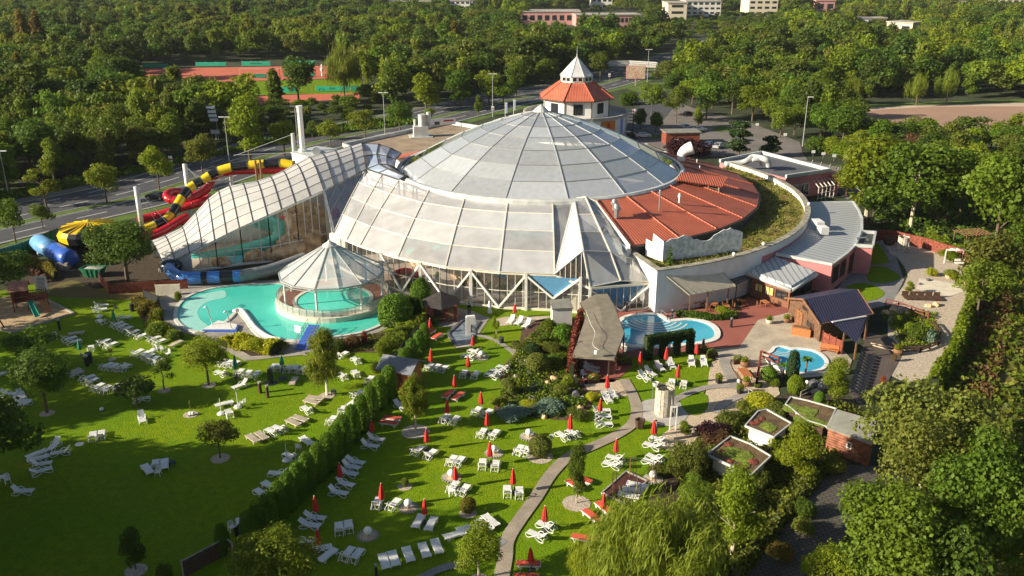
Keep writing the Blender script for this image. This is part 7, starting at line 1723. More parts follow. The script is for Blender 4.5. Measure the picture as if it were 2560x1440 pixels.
# far wood as one mass: instanced crowns
kc=bpy.data.collections.new('tree_kinds')
for i,(ki,lf,n_) in enumerate(KINDS[:9]):
    cr,tk=proto(ki,1,i% 3);me=cr.copy();me.materials.clear();me.materials.append(M[lf]);ob=bpy.data.objects.new('crown_kind',me);kc.objects.link(ob)
mw=bpy.data.meshes.new('far_wood');mw.from_pydata([(x,y,0) for x,y in far],[],[])
a1=mw.attributes.new('kind','INT','POINT');a1.data.foreach_set('value',[pick(x,y)% 9 for x,y in far])
a2=mw.attributes.new('size','FLOAT_VECTOR','POINT');sz=[]
for x,y in far:
    h=rg.uniform(8,15)*(1.25 if rg.random()<.18 else 1);s=h*rg.uniform(.95,1.25);px_,py_=pix(Vector((x,y,0)))
    if y>600:s*=1.15
    if 330<px_<640 and 200<py_<300:h*=.6
    if 600<px_<960 and 230<py_<340:h*=.3;s*=.6
  # keep the roofs and gaps that show in the picture open
    for (ax,bx_,ay,by_) in ((1290,1620,58,112),(1640,1960,35,105),(2130,2300,60,130),(1110,1205,10,70),(2020,2120,20,80),(960,1090,8,40),(1470,1540,10,50),(2370,2580,5,45)):
        if ax<px_<bx_ and ay<py_<by_:h*=.35;s*=.6
    sz+=[s,s,h]
a2.data.foreach_set('vector',sz)
fw=bpy.data.objects.new('far_wood',mw);COL.objects.link(fw);tag(fw,'distant mass of woodland running to the top of the photo',None,None,'stuff')
ng=bpy.data.node_groups.new('scatter','GeometryNodeTree');ng.interface.new_socket('Geometry',in_out='INPUT',socket_type='NodeSocketGeometry');ng.interface.new_socket('Geometry',in_out='OUTPUT',socket_type='NodeSocketGeometry')
N=ng.nodes;LK=ng.links;gi=N.new('NodeGroupInput');go=N.new('NodeGroupOutput');m2p=N.new('GeometryNodeMeshToPoints');iop=N.new('GeometryNodeInstanceOnPoints');ci=N.new('GeometryNodeCollectionInfo')
ci.inputs['Collection'].default_value=kc;ci.inputs['Separate Children'].default_value=True;ci.inputs['Reset Children'].default_value=True
na=N.new('GeometryNodeInputNamedAttribute');na.data_type='INT';na.inputs['Name'].default_value='kind';nb=N.new('GeometryNodeInputNamedAttribute');nb.data_type='FLOAT_VECTOR';nb.inputs['Name'].default_value='size'
rv_=N.new('FunctionNodeRandomValue');rv_.data_type='FLOAT_VECTOR';rv_.inputs[0].default_value=(0,0,0);rv_.inputs[1].default_value=(0,0,6.28)
iop.inputs['Pick Instance'].default_value=True
LK.new(gi.outputs[0],m2p.inputs[0]);LK.new(m2p.outputs[0],iop.inputs['Points']);LK.new(ci.outputs[0],iop.inputs['Instance']);LK.new(na.outputs[0],iop.inputs['Instance Index']);LK.new(nb.outputs[0],iop.inputs['Scale']);LK.new(rv_.outputs[0],iop.inputs['Rotation']);LK.new(iop.outputs[0],go.inputs[0])
md=fw.modifiers.new('scatter','NODES');md.node_group=ng
# shade trees just outside the left side of the photo
for i,(x,y,h) in enumerate(((-46,44,18),(-48,53,19),(-50,62,16),(-55,30,20),(-58,38,21),(-60,46,22),(-62,54,21),(-66,60,20),(-74,42,23),(-78,54,22),(-70,66,16),(-74,77,15),(-78,88,15),(-82,99,16),(-88,111,15),(-96,128,12))):
    tree(Vector((x,y,0)),h,h*1.05,'broad','leaf_dark','dark shade tree beyond the left edge of the photo','',2,i% 3,'shade trees outside the left edge',final=True)
# interior and terrace planters
for (x,y,w,h) in ((1190,738,26,40),(1225,748,22,34),(1265,755,26,36),(1300,748,24,40),(1345,752,20,34),(1160,728,18,26),(1095,712,18,22)):
    T(x,y,y-h-16,w,'broad','leaf_olive','x',q=1,v=1,name='indoor_tree');later([o for o in COL.objects if o.get('label')=='x'][-1],'indoor tropical tree','behind the front glass wall of the dome','indoor tree','indoor trees')
for a in ((1923,808,'pot','large cream pot with a round bush on the plaza'),(1797,957,'square','square black planter beside the curving path',1.1),(1850,983,'square','square black planter where the paths meet',1.1),(1866,963,'barrel','barrel planter beside the path junction'),(1845,908,'box','long planter box beside the plaza'),(1862,915,'barrel','round planter with green bush at the plaza edge',1.1),(1780,892,'box','long planter box left of the plaza corner'),(1755,880,'box','dark planter box behind the red parasol'),(1484,955,'box','planter box with yellow flowers in front of the shelter'),
          (1640,775,'barrel','low potted plant by the glass wing door',.8),(2245,885,'barrel','round dark tub with plants beside the deck rail',1.2),(1966,805,'barrel','wooden barrel beside the chalet wall'),(852,802,'square','potted conifer on the raised pool terrace',.8),(750,790,'square','potted conifer at the left side of the raised terrace',.8),(1560,912,'box','trough planter between shelter and arches',1.3)):planter(*a)
# ============================================================ OUTDOOR WATER SLIDES
def rp_(x,y,Y):return PY(x/3.4286,340+y/3.4286,Y)
yb=[rp_(2520,250,158.5),rp_(2400,230,158.5),rp_(2270,238,158.5),rp_(2130,248,158.5),rp_(1990,265,158.3),rp_(1870,300,158),rp_(1800,335,157.5),rp_(1735,380,157),rp_(1670,415,156.5),rp_(1610,460,155.5),rp_(1560,525,154),rp_(1515,600,152.5),rp_(1470,670,151),rp_(1410,725,149.5),rp_(1330,765,148),rp_(1225,805,146.5),rp_(1100,835,145),rp_(960,835,144)]
o,ln_,t_=tubeslide('tube_slide','long black and yellow striped tube slide winding outside above the slide hall roof',yb,.78,lambda i:(i//5)% 2,['yellow_gloss','black_gloss'],14,5)
k=MB()
for i in range(0,len(ln_),5):
    d=(ln_[min(i+1,len(ln_)-1)]-ln_[max(0,i-1)]).normalized();k.tube([ln_[i]-d*.06,ln_[i]+d*.06],.86,14)
k.build('joint_ring','dark_grey',t_,Vector(),smooth=True)
rd=[rp_(2450,285,160),rp_(2200,290,160),rp_(2000,300,160),rp_(1850,330,160),rp_(1800,400,160),rp_(1770,455,159.5),rp_(1690,510,159),rp_(1600,545,158),rp_(1500,552,158),rp_(1435,530,158.5),rp_(1445,490,160),rp_(1530,478,162),rp_(1650,500,163),rp_(1760,520,162),rp_(1790,545,160),rp_(1700,575,158),rp_(1560,615,157),rp_(1400,665,156),rp_(1260,700,155),rp_(1190,725,154)]
o2,l2,t2=tubeslide('tube_slide','glossy red tube slide looping behind the black and yellow one',rd,.75,None,'red_gloss',14,5)
k=MB()
for i in range(2,len(l2),5):
    d=(l2[min(i+1,len(l2)-1)]-l2[max(0,i-1)]).normalized();k.tube([l2[i]-d*.06,l2[i]+d*.06],.82,14)
k.build('joint_ring','red_gloss',t2,Vector(),smooth=True)
rd2=[rp_(1610,690,151),rp_(1550,720,150),rp_(1470,770,148.5),rp_(1380,820,147),rp_(1290,850,146),rp_(1200,860,145)]
tubeslide('tube_slide','dark red lower tube slide section beside the slide hall end',rd2,.75,None,'red_gloss',14,5)
# steel masts with cables
for (x,yt,Y,h,lb) in ((1165,435,149,0,'white steel mast with cables left of the slides'),(1582,240,158,0,'white steel mast with cables behind the slides'),(1970,310,160,0,'short grey mast carrying the slide by the hall roof'),(330,1210,0,0,None)):
    if lb is None:continue
    tp_=rp_(x,yt,Y);o=thing('slide_mast',lb,'mast',(tp_.x,tp_.y,0));k=MB();k.tube([(0,0,0),(0,0,tp_.z)],.42,14);k.build('mast','lead_white',o,smooth=True)
    k=MB();near_=min(ln_,key=lambda p:(p-tp_).length+(5 if p.z>tp_.z-1 else 0));d=near_-Vector((tp_.x,tp_.y,0))
    k.bar((0,0,near_.z-.2),d,.18);k.tube([(0,0,tp_.z-.3),d*1.15],.03,4);k.tube([(0,0,tp_.z-.3),(d.x*1.6+1,d.y*1.2,d.z)],.03,4);k.build('arm','lead_white',o)
o=thing('mast_stub','short white post with a stay cable left of the boiler box','mast',tuple(P(736,385,9)));k=MB();k.tube([(0,0,0),(0,0,4.2)],.4,10);k.build('post','lead_white',o);k=MB();k.tube([(0,0,4.0),(-12,-1,-.2)],.05,4);k.bar((-12,-1,0),(0,0,.3),.12);k.build('stay','pole_grey',o)
for (x,y) in ((2195,285),(2235,280)):
    p=rp_(x,y,157.5);k=MB();o=thing('timber_strut','x','strut',(p.x,p.y,0));k.tube([(0,0,3),(0,0,p.z+1.6)],.22,8);k.build('post','brown_wood',o);later(o,'brown timber strut','clamping the black and yellow tube above the hall roof','strut')
# funnel bowl
bc=P(232,622);bw=thing('funnel_bowl','big yellow and black ribbed funnel bowl at the end of the striped slide','slide bowl',(bc.x,bc.y,0));k=MB()
n=20;R0=5.0
for i in range(n):
    a0,a1=2*math.pi*i/n,2*math.pi*(i+1)/n;prof=[(3.6,.9),(4.9,2.1),(5.1,3.2),(4.6,3.9),(.35,4.7)]
    for j in range(4):
        (r0,z0),(r1,z1)=prof[j],prof[j+1];mi=1 if ((i//2)% 2 if j<3 else i% 2) else 0
        k.quad((r0*math.cos(a0),r0*math.sin(a0),z0),(r0*math.cos(a1),r0*math.sin(a1),z0),(r1*math.cos(a1),r1*math.sin(a1),z1),(r1*math.cos(a0),r1*math.sin(a0),z1),mi=mi)
k.build('bowl_shell',['yellow_gloss','black_gloss'],bw);k=MB();k.lathe([(3.7,0),(3.9,1.0)],24);k.build('base_drum','dark_grey',bw)
k=MB()
for i in range(n):a=2*math.pi*i/n;k.bar((4.6*math.cos(a),4.6*math.sin(a),3.98),(.3*math.cos(a),.3*math.sin(a),4.8),.12)
k.ball((0,0,4.8),.35,8);k.build('ribs','yellow_gloss',bw)
# black/blue tube at the pool end
def z6(x,y):return (640+x/3.4286,340+y/3.4286)
bl=[P(424,671,1.2),P(432,683,1.2),P(452,693,1.2),P(480,695,1.2),P(520,693,1.2),P(560,692,1.2),P(600,690,1.2),P(640,683,1.25),P(680,674,1.3),P(727,658,1.6),P(765,644,1.9)]
tubeslide('tube_slide','blue and black chequered tube slide turning grey along the foot of the slide hall',bl,.95,lambda i:(0 if i<18 else [1,0][(i//4)% 2]) if i<30 else 2,['blue_gloss','black_gloss','grey_gloss'],14,5)
k=MB();p=P(427,668,1.0);o=thing('slide_entry','black ribbed entry hood at the left end of the blue slide','slide entry',(p.x,p.y,0));k.ball((0,0,1.2),1.5,12,sq=(1.2,1.0,.75));k.build('hood','black_gloss',o,smooth=True)
k=MB()
for i in range(9):a=R(20*i+10);k.tube([(1.9*math.cos(a),1.55*math.sin(a)*-1,.5),(1.5*math.cos(a),-1.2*math.sin(a),1.9),(0,0,2.4)],.04,4)
k.build('rib','pole_grey',o)
# blue tank, log pile, stone stack, skip
t0,t1=P(96,607,1.5),P(173,647,1.5);tk_=thing('blue_tank','large lying blue cylindrical tank with rounded ends','tank',tuple(lerp(t0,t1,.5)),world=True);d=(t1-t0).normalized()
k=MB();k.tube([t0,lerp(t0,t1,.55)],1.45,20);k.tube([t0,t0-d*.4,t0-d*.7],[1.45,1.2,.6],20,cap=False);k.build('light_shell','tank_light',tk_,smooth=True);k=MB();k.tube([lerp(t0,t1,.55),t1,t1+d*.4,t1+d*.7],[1.47,1.47,1.25,.6],20);k.build('dark_end','tank_blue',tk_,smooth=True)
k=MB()
for t in (.2,.8):p=lerp(t0,t1,t);k.box((p.x,p.y,.3),(.5,2.6,.6),math.atan2(d.y,d.x))
k.build('saddle','concrete',tk_)
o=thing('log_pile','stacked split logs and planks in front of the brownish hedge','log pile',tuple(P(110,690)),world=True);k=MB();a,c2=P(68,662),P(130,697);rg_=random.Random(2)
for i in range(60):t=rg_.random();p=lerp(a,c2,t)+Vector((0,-1.0-rg_.random()*.6,.1+rg_.random()*.9));k.tube([p,p+Vector((.2,-.9,0))],rg_.uniform(.08,.16),6)
k.build('logs','brown_wood',o)
o=thing('stone_stack','stack of pale stone slabs beside the blue tank end','stone stack',tuple(P(163,672)));k=MB()
for i in range(6):k.box((rg_.uniform(-.1,.1),0,.12+i*.2),(1.5+rg_.uniform(-.2,.2),1.2,.17),rg_.uniform(-.1,.1))
for i in range(6):k.box((1.1+rg_.uniform(-.3,.5),-.9,.1),(.6,.5,.2),rg_.uniform(0,1))
k.build('slabs','stone',o)
o=thing('rubbish_skip','green metal skip filled with rubble beside the big dark tree','skip',tuple(P(236,690)),-.1);k=MB()
lo=[(-1.1,-.8,0),(1.1,-.8,0),(1.1,.8,0),(-1.1,.8,0)];hi=[(-1.7,-.95,1.4),(1.7,-.95,1.4),(1.7,.95,1.4),(-1.7,.95,1.4)];k.add(lo+hi,[(0,1,5,4),(1,2,6,5),(2,3,7,6),(3,0,4,7),(0,3,2,1)])
for i in range(4):k.bar(hi[i],hi[(i+1)% 4],.12)
for x in (-.5,.1,.7):k.bar((x,-.86,.1),(x*1.3,-1.0,1.4),.1)
k.build('skip_body','skip_green',o);k=MB();k.add([(x*.9,y*.9,1.25) for x,y,z in hi]+[(.1,0,1.5)],[(0,1,4),(1,2,4),(2,3,4),(3,0,4)]);k.build('rubble','stone',o)
# playground
pg=thing('playhouse','wooden playhouse tower with pitched roof and green slide on the sand','playground tower',tuple(P(58,775)),.35)
k=MB()
for x in (-1,1):
    for y in (-1,1):k.bar((x*.9,y*.9,0),(x*.9,y*.9,3.4),.14)
k.box((0,0,1.5),(2,2,.12));k.box((0,.9,2.3),(1.7,.06,1.3));k.box((-.9,0,2.0),(.06,1.7,.7));k.build('tower_frame','red_wood',pg)
k=MB();k.quad((-1.3,-1.3,3.2),(1.3,-1.3,3.2),(1.3,0,4.3),(-1.3,0,4.3));k.quad((1.3,1.3,3.2),(-1.3,1.3,3.2),(-1.3,0,4.3),(1.3,0,4.3));k.quad((-1.1,-1,3.3),(-1.1,1,3.3),(-1.1,0,4.2));k.quad((1.1,1,3.3),(1.1,-1,3.3),(1.1,0,4.2));k.build('roof','hut_roof',pg)
k=MB();k.box((2.1,0,1.5),(2.2,1.8,.12))
for i in range(9):k.box((1.15+i*.24,-.9,2.0),(.08,.06,.9));k.box((1.15+i*.24,.9,2.0),(.08,.06,.9))
for x in (3.1,):
    for y in (-.9,.9):k.bar((x,y,0),(x,y,2.5),.14)
k.bar((1,-.9,2.45),(3.1,-.9,2.45),.1);k.bar((1,.9,2.45),(3.1,.9,2.45),.1);k.build('platform','red_wood',pg)
k=MB()
for s in (-.3,.3):k.bar((.9+s+.3,-1,1.6),(2.3+s,-4.1,.35),.06,.2)
k.bar((1.2,-1,1.55),(2.3,-4.1,.25),.62,.05);k.build('slide','play_green',pg);k=MB();k.bar((2.6,-.9,1.5),(3.6,-2.3,.1),.6,.1);k.build('ramp','orange_wood',pg)
o=thing('swing_frame','dark timber swing frame at the left edge of the sand pit','swing',tuple(P(12,820)),.3);k=MB();k.bar((0,0,0),(-.9,0,2.6),.14);k.bar((-1.8,0,0),(-.9,0,2.6),.14);k.bar((-.9,0,2.6),(-4,1,2.6),.14);k.bar((-.4,0,1.2),(-1.4,0,1.2),.1);k.build('frame','dark_wood',o)
o=thing('price_board','white notice board with lines of writing between the dark tree and the playhouse','notice board',tuple(P(108,735)),.1);k=MB();k.bar((-.8,0,0),(-.8,0,2.9),.08);k.bar((.8,0,0),(.8,0,2.9),.08);k.build('post','steel',o);k=MB();k.box((0,-.05,1.7),(1.7,.05,2.2));b_=k.build('board','white_sign',o);k=MB()
for i in range(9):k.box((rg_.uniform(-.1,.1),-.09,.85+i*.2),(1.3-rg_.random()*.4,.02,.07))
k.build('writing','navy_plastic',b_)
# ============================================================ FENCES AND WALLS
def fence(pts,h,m,label,name='fence',w=.06,post=None,step=2.5,pm=None,top=True,cat='fence',glass=None):
    o=thing(name,label,cat,tuple(pts[0]),world=True);k=MB();q=MB()
    for i in range(len(pts)-1):
        a,c2=pts[i],pts[i+1];up_=Vector((0,0,h));k.bar(a+up_*.5,c2+up_*.5,w,h)
        L=(c2-a).length;n=max(1,int(L/step))
        for j in range(n+1):p=lerp(a,c2,j/n);q.bar(p,p+Vector((0,0,h+.12)),.1)
        if top:q.bar(a+up_,c2+up_,.08)
    k.build('panel',m,o);q.build('post',pm or m,o);return o
fence([P(-20,660),P(60,635),P(130,605),P(170,590)],2.0,'skip_green','green screened fence between the blue tank and the road',pm='pole_grey')
fence([P(250,706),P(275,735),P(395,727),P(470,722)],1.5,'red_wood','dark red plank fence below the big dark tree',w=.1)
fence([P(392,740),P(452,738)],1.7,'cream_wall','cream yellow wall panel at the start of the pool terrace',w=.15,name='garden_wall',cat='wall')
fence([P(360,745),P(398,760)],1.2,'dark_plastic','low dark windbreak net beside the golden shrubs')
fence([P(2185,600),P(2230,603),P(2310,622),P(2365,640),P(2400,650),P(2450,672)],1.9,'red_wood','long rust-red plank fence behind the gravel garden',w=.08)
fence([P(1075,822),P(1040,845),P(1010,880),P(975,930),P(955,965),P(925,1010),P(900,1045),P(870,1085),P(810,1140),P(760,1195),P(700,1250),P(640,1310),P(590,1355)],1.3,'dark_grey','long thin black mesh fence running down beside the clipped conifers',w=.03,step=3)
fence([P(460,1445),P(570,1385),P(585,1400)],1.6,'dark_wood','dark gate fence with a pale top rail at the bottom left',w=.06,pm='grey_wood')
fence([P(980,812),P(1020,832)],.5,'stone','low pale stone wall in the shrub bed',w=.3,name='garden_wall',cat='wall',top=False)
def rail(pts,h,m,label,name='railing',step=1.5,n=2,cat='railing',r=.05):
    o=thing(name,label,cat,tuple(pts[0]),world=True);k=MB()
    for i in range(len(pts)-1):
        a,c2=pts[i],pts[i+1];L=(c2-a).length;m_=max(1,int(L/step))
        for j in range(m_+1):p=lerp(a,c2,j/m_);k.bar(p,p+Vector((0,0,h)),r*1.6)
        for z in range(1,n+1):k.bar(a+Vector((0,0,h*z/n)),c2+Vector((0,0,h*z/n)),r*1.4)
    k.build('rails',m,o);return o
rail([P(2213,763),P(2245,770),P(2310,795),P(2320,798)],.9,'red_wood','red wooden railing across the gravel garden',r=.09);rail([P(2330,815),P(2350,840),P(2345,865),P(2300,882),P(2245,885),P(2230,870)],.7,'dark_wood','rustic log fence around the planted island',r=.1)
rail([P(1895,945),P(1890,970),P(1900,905)],1.4,'red_wood','dark red timber screen beside the orange picnic table',r=.12);rail([P(1900,900),P(1945,918)],1.2,'red_wood','dark red log rail in front of the small round pool',r=.14)
rail([P(1591,790),P(1626,780)],.9,'steel','steel handrail at the left of the spa pool steps');rail([P(1652,790),P(1668,802),P(1684,800)],.9,'steel','steel handrails at the right of the spa pool steps')
rail([P(2000,1000),P(2030,985)],1.0,'grey_wood','thin handrail beside the turf-roofed hut');rail([P(1870,990),P(1890,1002)],.9,'grey_wood','thin post handrail at the path junction')
rail([P(1980,858),P(2020,862)],0.05,'grey_wood','x') if False else None
k=MB();a,c2=P(2177,858,.3),P(2240,870,.3);k.tube([a,c2],.08,6);k.tube([P(2177,862,.3),P(2238,878,.3)],.08,6);tag(k.build('bamboo_poles','cream_gravel'),'two pale poles lying at the corner of the dark deck','poles')
o=thing('wooden_bench','orange-brown wooden bench in front of the trellis','bench',tuple(P(2072,882)),-.45);k=MB();k.box((0,0,.45),(2.2,.5,.07));k.build('seat','orange_wood',o);k=MB();k.box((0,.25,.8),(2.2,.06,.5));k.build('backrest','orange_wood',o)
for x in (-.95,.95):k=MB();k.box((x,0,.22),(.1,.5,.44));k.build('leg','orange_wood',o)
o=thing('towel_box','reddish wooden towel box leaning at the chalet wall','box',tuple(P(2003,838)),-.5);k=MB();k.box((0,0,.55),(2.4,1.1,1.1));k.build('box','orange_wood',o);k=MB();k.box((0,-.1,1.15),(2.0,.8,.12));k.build('lid','brown_wood',o)
o=thing('garden_pergola','white curved garden pergola among the creepers','pergola',tuple(P(2395,660)),0);k=MB()
for i in range(7):a=i*.5;k.bar((2.2*math.cos(a),1.5*math.sin(a),0),(2.2*math.cos(a),1.5*math.sin(a),2.2),.1);k.bar((2.2*math.cos(a),1.5*math.sin(a),2.2),(0,0,2.3),.08)
k.build('frame','white_paint',o);k=MB();k.box((0,-.6,.4),(1.6,.7,.1));k.box((0,-.3,.8),(1.6,.06,.4));k.build('bench','white_paint',o)
o=thing('brown_gazebo','brown lattice-roofed gazebo under the trees behind the red fence','gazebo',tuple(P(2425,615)),.2);k=MB()
for x in (-2.2,2.2):
    for y in (-1.5,1.5):k.bar((x,y,0),(x,y,2.4),.14)
for i in range(9):k.bar((-2.5+i*.62,-1.9,2.5),(-2.5+i*.62,1.9,2.5),.08)
k.build('frame','brown_wood',o)
for (x,y,s,lb) in ((2222,612,1.6,'dark brown rock beside the pale plank tower'),(2345,628,1.2,'dark wooden box seat near the red fence')):
    o=thing('garden_rock',lb,'rock',tuple(P(x,y)),.4,sc=s);k=MB();k.ball((0,0,.5),.7,7,sq=(1,.8,.9));k.build('rock','dark_wood',o)
o=thing('wicker_loungers','row of dark wicker loungers on the gravel below the concrete slab','lounger row',tuple(P(2305,748)),-.1);k=MB()
for i in range(5):k.box((-2.2+i*1.1,0,.3),(.9,1.7,.15));k.box((-2.2+i*1.1,.7,.6),(.9,.1,.6))
k.build('wicker','dark_wood',o)
# rocks of the rockery
rg_=random.Random(8)
for i,(x,y,r,m) in enumerate([(2375,695,1.0,'tan_rock'),(2410,712,.9,'tan_rock'),(2320,702,.5,'dark_stone'),(2300,712,.4,'dark_stone'),(2215,785,.7,'tan_rock'),(2232,778,.6,'tan_rock'),(2250,775,.6,'stone'),(2268,785,.5,'tan_rock'),(2340,765,.7,'tan_rock'),(2320,768,.6,'tan_rock'),(2035,965,.9,'dark_stone'),(2055,970,.8,'stone'),(2040,985,.7,'stone'),(2062,955,.6,'dark_stone'),(1322,935,.5,'stone'),(1338,930,.5,'stone'),(1350,935,.4,'stone'),(1290,945,.5,'stone'),(1370,960,.5,'tan_rock'),(1385,950,.6,'tan_rock'),(1440,985,.6,'dark_stone'),(1425,978,.5,'dark_stone'),(1455,998,.5,'stone'),(1450,1025,.6,'tan_rock'),(1465,1035,.5,'tan_rock'),(1400,1015,.5,'stone'),(1360,1045,.5,'tan_rock'),(1330,1000,.6,'stone'),(1283,985,.6,'stone'),(1316,905,.35,'white_wall'),(1296,880,.3,'stone')]):
    o=thing('garden_rock','x','rock',tuple(P(x,y)),rg_.random()*3,sc=r);k=MB();k.ball((0,0,.3),.8,7,sq=(1.1,.8,.65));k.v=[(a_*(1+rg_.uniform(-.15,.15)),b_*(1+rg_.uniform(-.15,.15)),c_*(1+rg_.uniform(-.15,.15))) for a_,b_,c_ in k.v];k.build('rock',m,o)
    later(o,{'tan_rock':'ochre boulder','dark_stone':'dark boulder','stone':'grey boulder','white_wall':'white boulder'}[m],'in the gravel garden on the right' if x>2150 else ('behind the small round pool' if x>2000 else 'in the pond rockery'),'rock','garden boulders')
for (x,y,lb) in ((1418,968,'white stone figure left of the little waterfall'),(1437,962,'white stone figure right of the little waterfall')):
    o=thing('garden_statue',lb,'statue',tuple(P(x,y)),0);k=MB();k.lathe([(.25,0),(.3,.1),(.18,.3),(.22,.7),(.1,1.0),(.13,1.15),(.01,1.35)],10);k.build('figure','stone',o,smooth=True)
o=thing('stone_urn','dark round stone urn spilling into the little waterfall','urn',tuple(P(1440,985,.5)),0);k=MB();k.tube([(0,.4,0),(0,0,0),(0,-.3,0)],[.2,.45,.38],12);k.build('urn','dark_stone',o)
o=thing('wall_statue','white stone figure beside the globe at the glass wall foot','statue',tuple(P(1224,783)),0);k=MB();k.lathe([(.3,0),(.35,.3),(.2,.6),(.3,1.2),(.12,1.5),(.18,1.7),(.01,1.9)],12);k.build('figure','white_wall',o,smooth=True)
o=thing('yellow_sign_board','small yellow notice on the cream pillar beside the terrace','sign',tuple(P(1651,770)),0);k=MB();k.box((0,0,1.5),(1.0,.8,3.0));k.build('pillar','cream_wall',o);k=MB();k.box((0,-.43,1.9),(.6,.04,1.0));k.build('notice','yellow_gloss',o)
# ============================================================ CARS
def car_proto(m):
    o=thing('parked_car','x','car');k=MB();prof=[(-2.1,.35),(-2.12,.7),(-1.9,.92),(-1.45,.98),(-.95,1.42),(.55,1.45),(1.15,1.02),(1.95,.88),(2.12,.62),(2.1,.35)]
    n=len(prof);L_=[]
    for s in (-1,1):
        for (x,z) in prof:L_.append((x,s*(.86 if z<1.1 else .68),z))
    k.add(L_,[(i,i+1,n+i+1,n+i) for i in range(n-1)]+[(n-1,0,n,2*n-1),tuple(range(n))[::-1],tuple(range(n,2*n))]);k.build('body',m,o)
    k=MB()
    for s in (-1,1):k.quad((-1.3,s*.83,1.02),(-.9,s*.705,1.36),(.5,s*.705,1.38),(.98,s*.83,1.04))
    k.quad((-1.42,-.62,1.02),(-1.42,.62,1.02),(-.98,.58,1.40),(-.98,-.58,1.40));k.quad((1.12,-.62,1.06),(1.12,.62,1.06),(.6,.58,1.43),(.6,-.58,1.43));k.v=[(x*1.01,y*1.012,z) for x,y,z in k.v];k.build('windows','window_dark',o)
    for x in (-1.3,1.32):
        for s in (-1,1):
            k=MB();k.tube([(x,s*.68,.32),(x,s*.9,.32)],.32,14);w=k.build('wheel','dark_grey',o);k=MB();k.tube([(x,s*.9,.32),(x,s*.915,.32)],.2,10);k.build('rim','steel',w)
    for s in (-1,1):k=MB();k.box((2.08,s*.6,.68),(.1,.36,.14));k.build('headlight','globe',o);k=MB();k.box((-2.1,s*.62,.78),(.1,.3,.14));k.build('tail_light','red_gloss',o)
    return o
for (x,y,rz,m,lb) in ((392,497,2.95,'car_black','black car parked behind the slides at the roadside'),(1713,322,1.7,'car_silver','silver car alone under the parking trees'),(1748,328,.2,'car_white','pale car parked right of the silver one'),(1572,342,.3,'car_black','dark car parked closest to the tower'),(1608,344,.1,'car_white','silver-white car parked beside the dark one'),(1773,367,.9,'car_blue','blue-grey car beside the purple tree'),(1797,370,.9,'car_silver','grey car beside the blue-grey one'),(1720,290,.2,'car_black','black large car parked beneath the round trees'),(1850,352,1.2,'car_silver','grey car half hidden by the dark pine')):
    o=get('car'+m,lambda:car_proto(m));place(o,P(x,y,.07),rz);tag(o,lb,'car','parked cars')
# wooden store by car park
o=thing('wooden_store','brown timber store with a flat roof beside the purple tree','shed',tuple(P(1700,358)),.08);k=MB();k.box((0,0,1.6),(9,5,3.2));k.build('wall','red_wood',o);k=MB();k.box((0,0,3.3),(9.8,5.8,.2));k.build('roof','felt_grey',o);k=MB();k.box((-2.2,-2.53,1.4),(.5,.05,.4));k.box((-1.4,-2.53,1.4),(.5,.05,.4));k.build('notice','white_sign',o)
# ============================================================ LAMPS, SIGNS, POLES
def lamp(bx,by,ty,lb,double=False,bt=None):
    b_=P(bx,by);h=HC-b_.y*math.tan(TH-math.atan((720-ty)/FP));h=max(3,h)
    o=thing('street_lamp',lb,'street lamp',tuple(b_),0,'street lamps');k=MB();k.tube([(0,0,0),(0,0,h*.5),(0,0,h)],[.14,.1,.07],8);k.build('pole','pole_grey',o)
    for s in ((-1,1) if double else (1,)):k=MB();k.box((s*.75,0,h+.05),(1.3,.35,.16));k.build('lamp_head','white_paint',o)
for a in ((22,490,378,'tall street lamp at the far left edge'),(573,402,293,'tall twin street lamp left of the bright two-tier tree',True),(963,336,232,'twin street lamp behind the gravel roof',True),(1232,292,185,'twin street lamp inside the pale lime tree',True),(1618,206,124,'twin street lamp at the footbridge',True),(1756,165,103,'twin street lamp in the wood right of the footbridge',True),(1874,140,85,'twin lamp rising from the wood left of the white block',True),(1869,215,170,'single lamp at the edge of the right wood'),(2006,366,243,'tall lamp at the end of the car park'),(1992,100,72,'small twin lamp in the far wood',True),(2124,95,60,'small twin lamp left of the ivy-covered white block',True),(2402,85,52,'small twin lamp in the wood above the sandy field',True)):lamp(*a)
for (x,y,yt,lb) in ((1284,270,248,'left blue and white banner flag before the tower'),(1263,278,255,'right blue and white banner flag before the tower'),(1660,205,172,'left banner flag by the billboard'),(1668,212,170,'right banner flag by the billboard')):
    b_=P(x,y+30 if x<1300 else y);h=HC-b_.y*math.tan(TH-math.atan((720-yt)/FP));o=thing('banner_flag',lb,'flag',tuple(b_),0);k=MB();k.tube([(0,0,0),(0,0,h)],.07,6);k.build('pole','white_paint',o);k=MB();k.box((.35,0,h*.72),(.6,.04,h*.5));f_=k.build('banner','white_sign',o);k=MB();k.box((.45,0,h*.7),(.25,.06,h*.45));k.build('stripe','mural_blue',f_)
def board(x,y,w,h,z,lb,m='white_sign',frame='concrete',pic=None,n=1):
    o=thing('sign_board',lb,'sign',tuple(P(x,y)),0);k=MB();k.box((0,0,z/2),(.35,.25,z));k.build('post',frame,o);k=MB();k.box((0,-.05,z+h/2),(w+.3,.25,h+.3));k.build('frame',frame,o);k=MB();k.box((0,-.2,z+h/2),(w,.04,h));b_=k.build('panel',pic or m,o);return o
board(1588,216,7.2,4.8,3.0,'large pink-framed advertising board at the roadside behind the tower',frame='far_pink',pic='banner_pic')
o=board(541,352,2.2,.9,2.0,'stack of four white direction signs beside the road');k=MB();p_=[(-.3,9.0),(0,7.9),(.1,6.8),(.3,5.7)]
for dx_,z_ in p_:k.box((dx_-.3,-.1,z_),(2.2,.1,.75))
k.build('direction_panel','white_sign',o);k=MB();k.tube([(.6,0,0),(.6,0,9.4)],.1,6);k.build('pole','pole_grey',o)
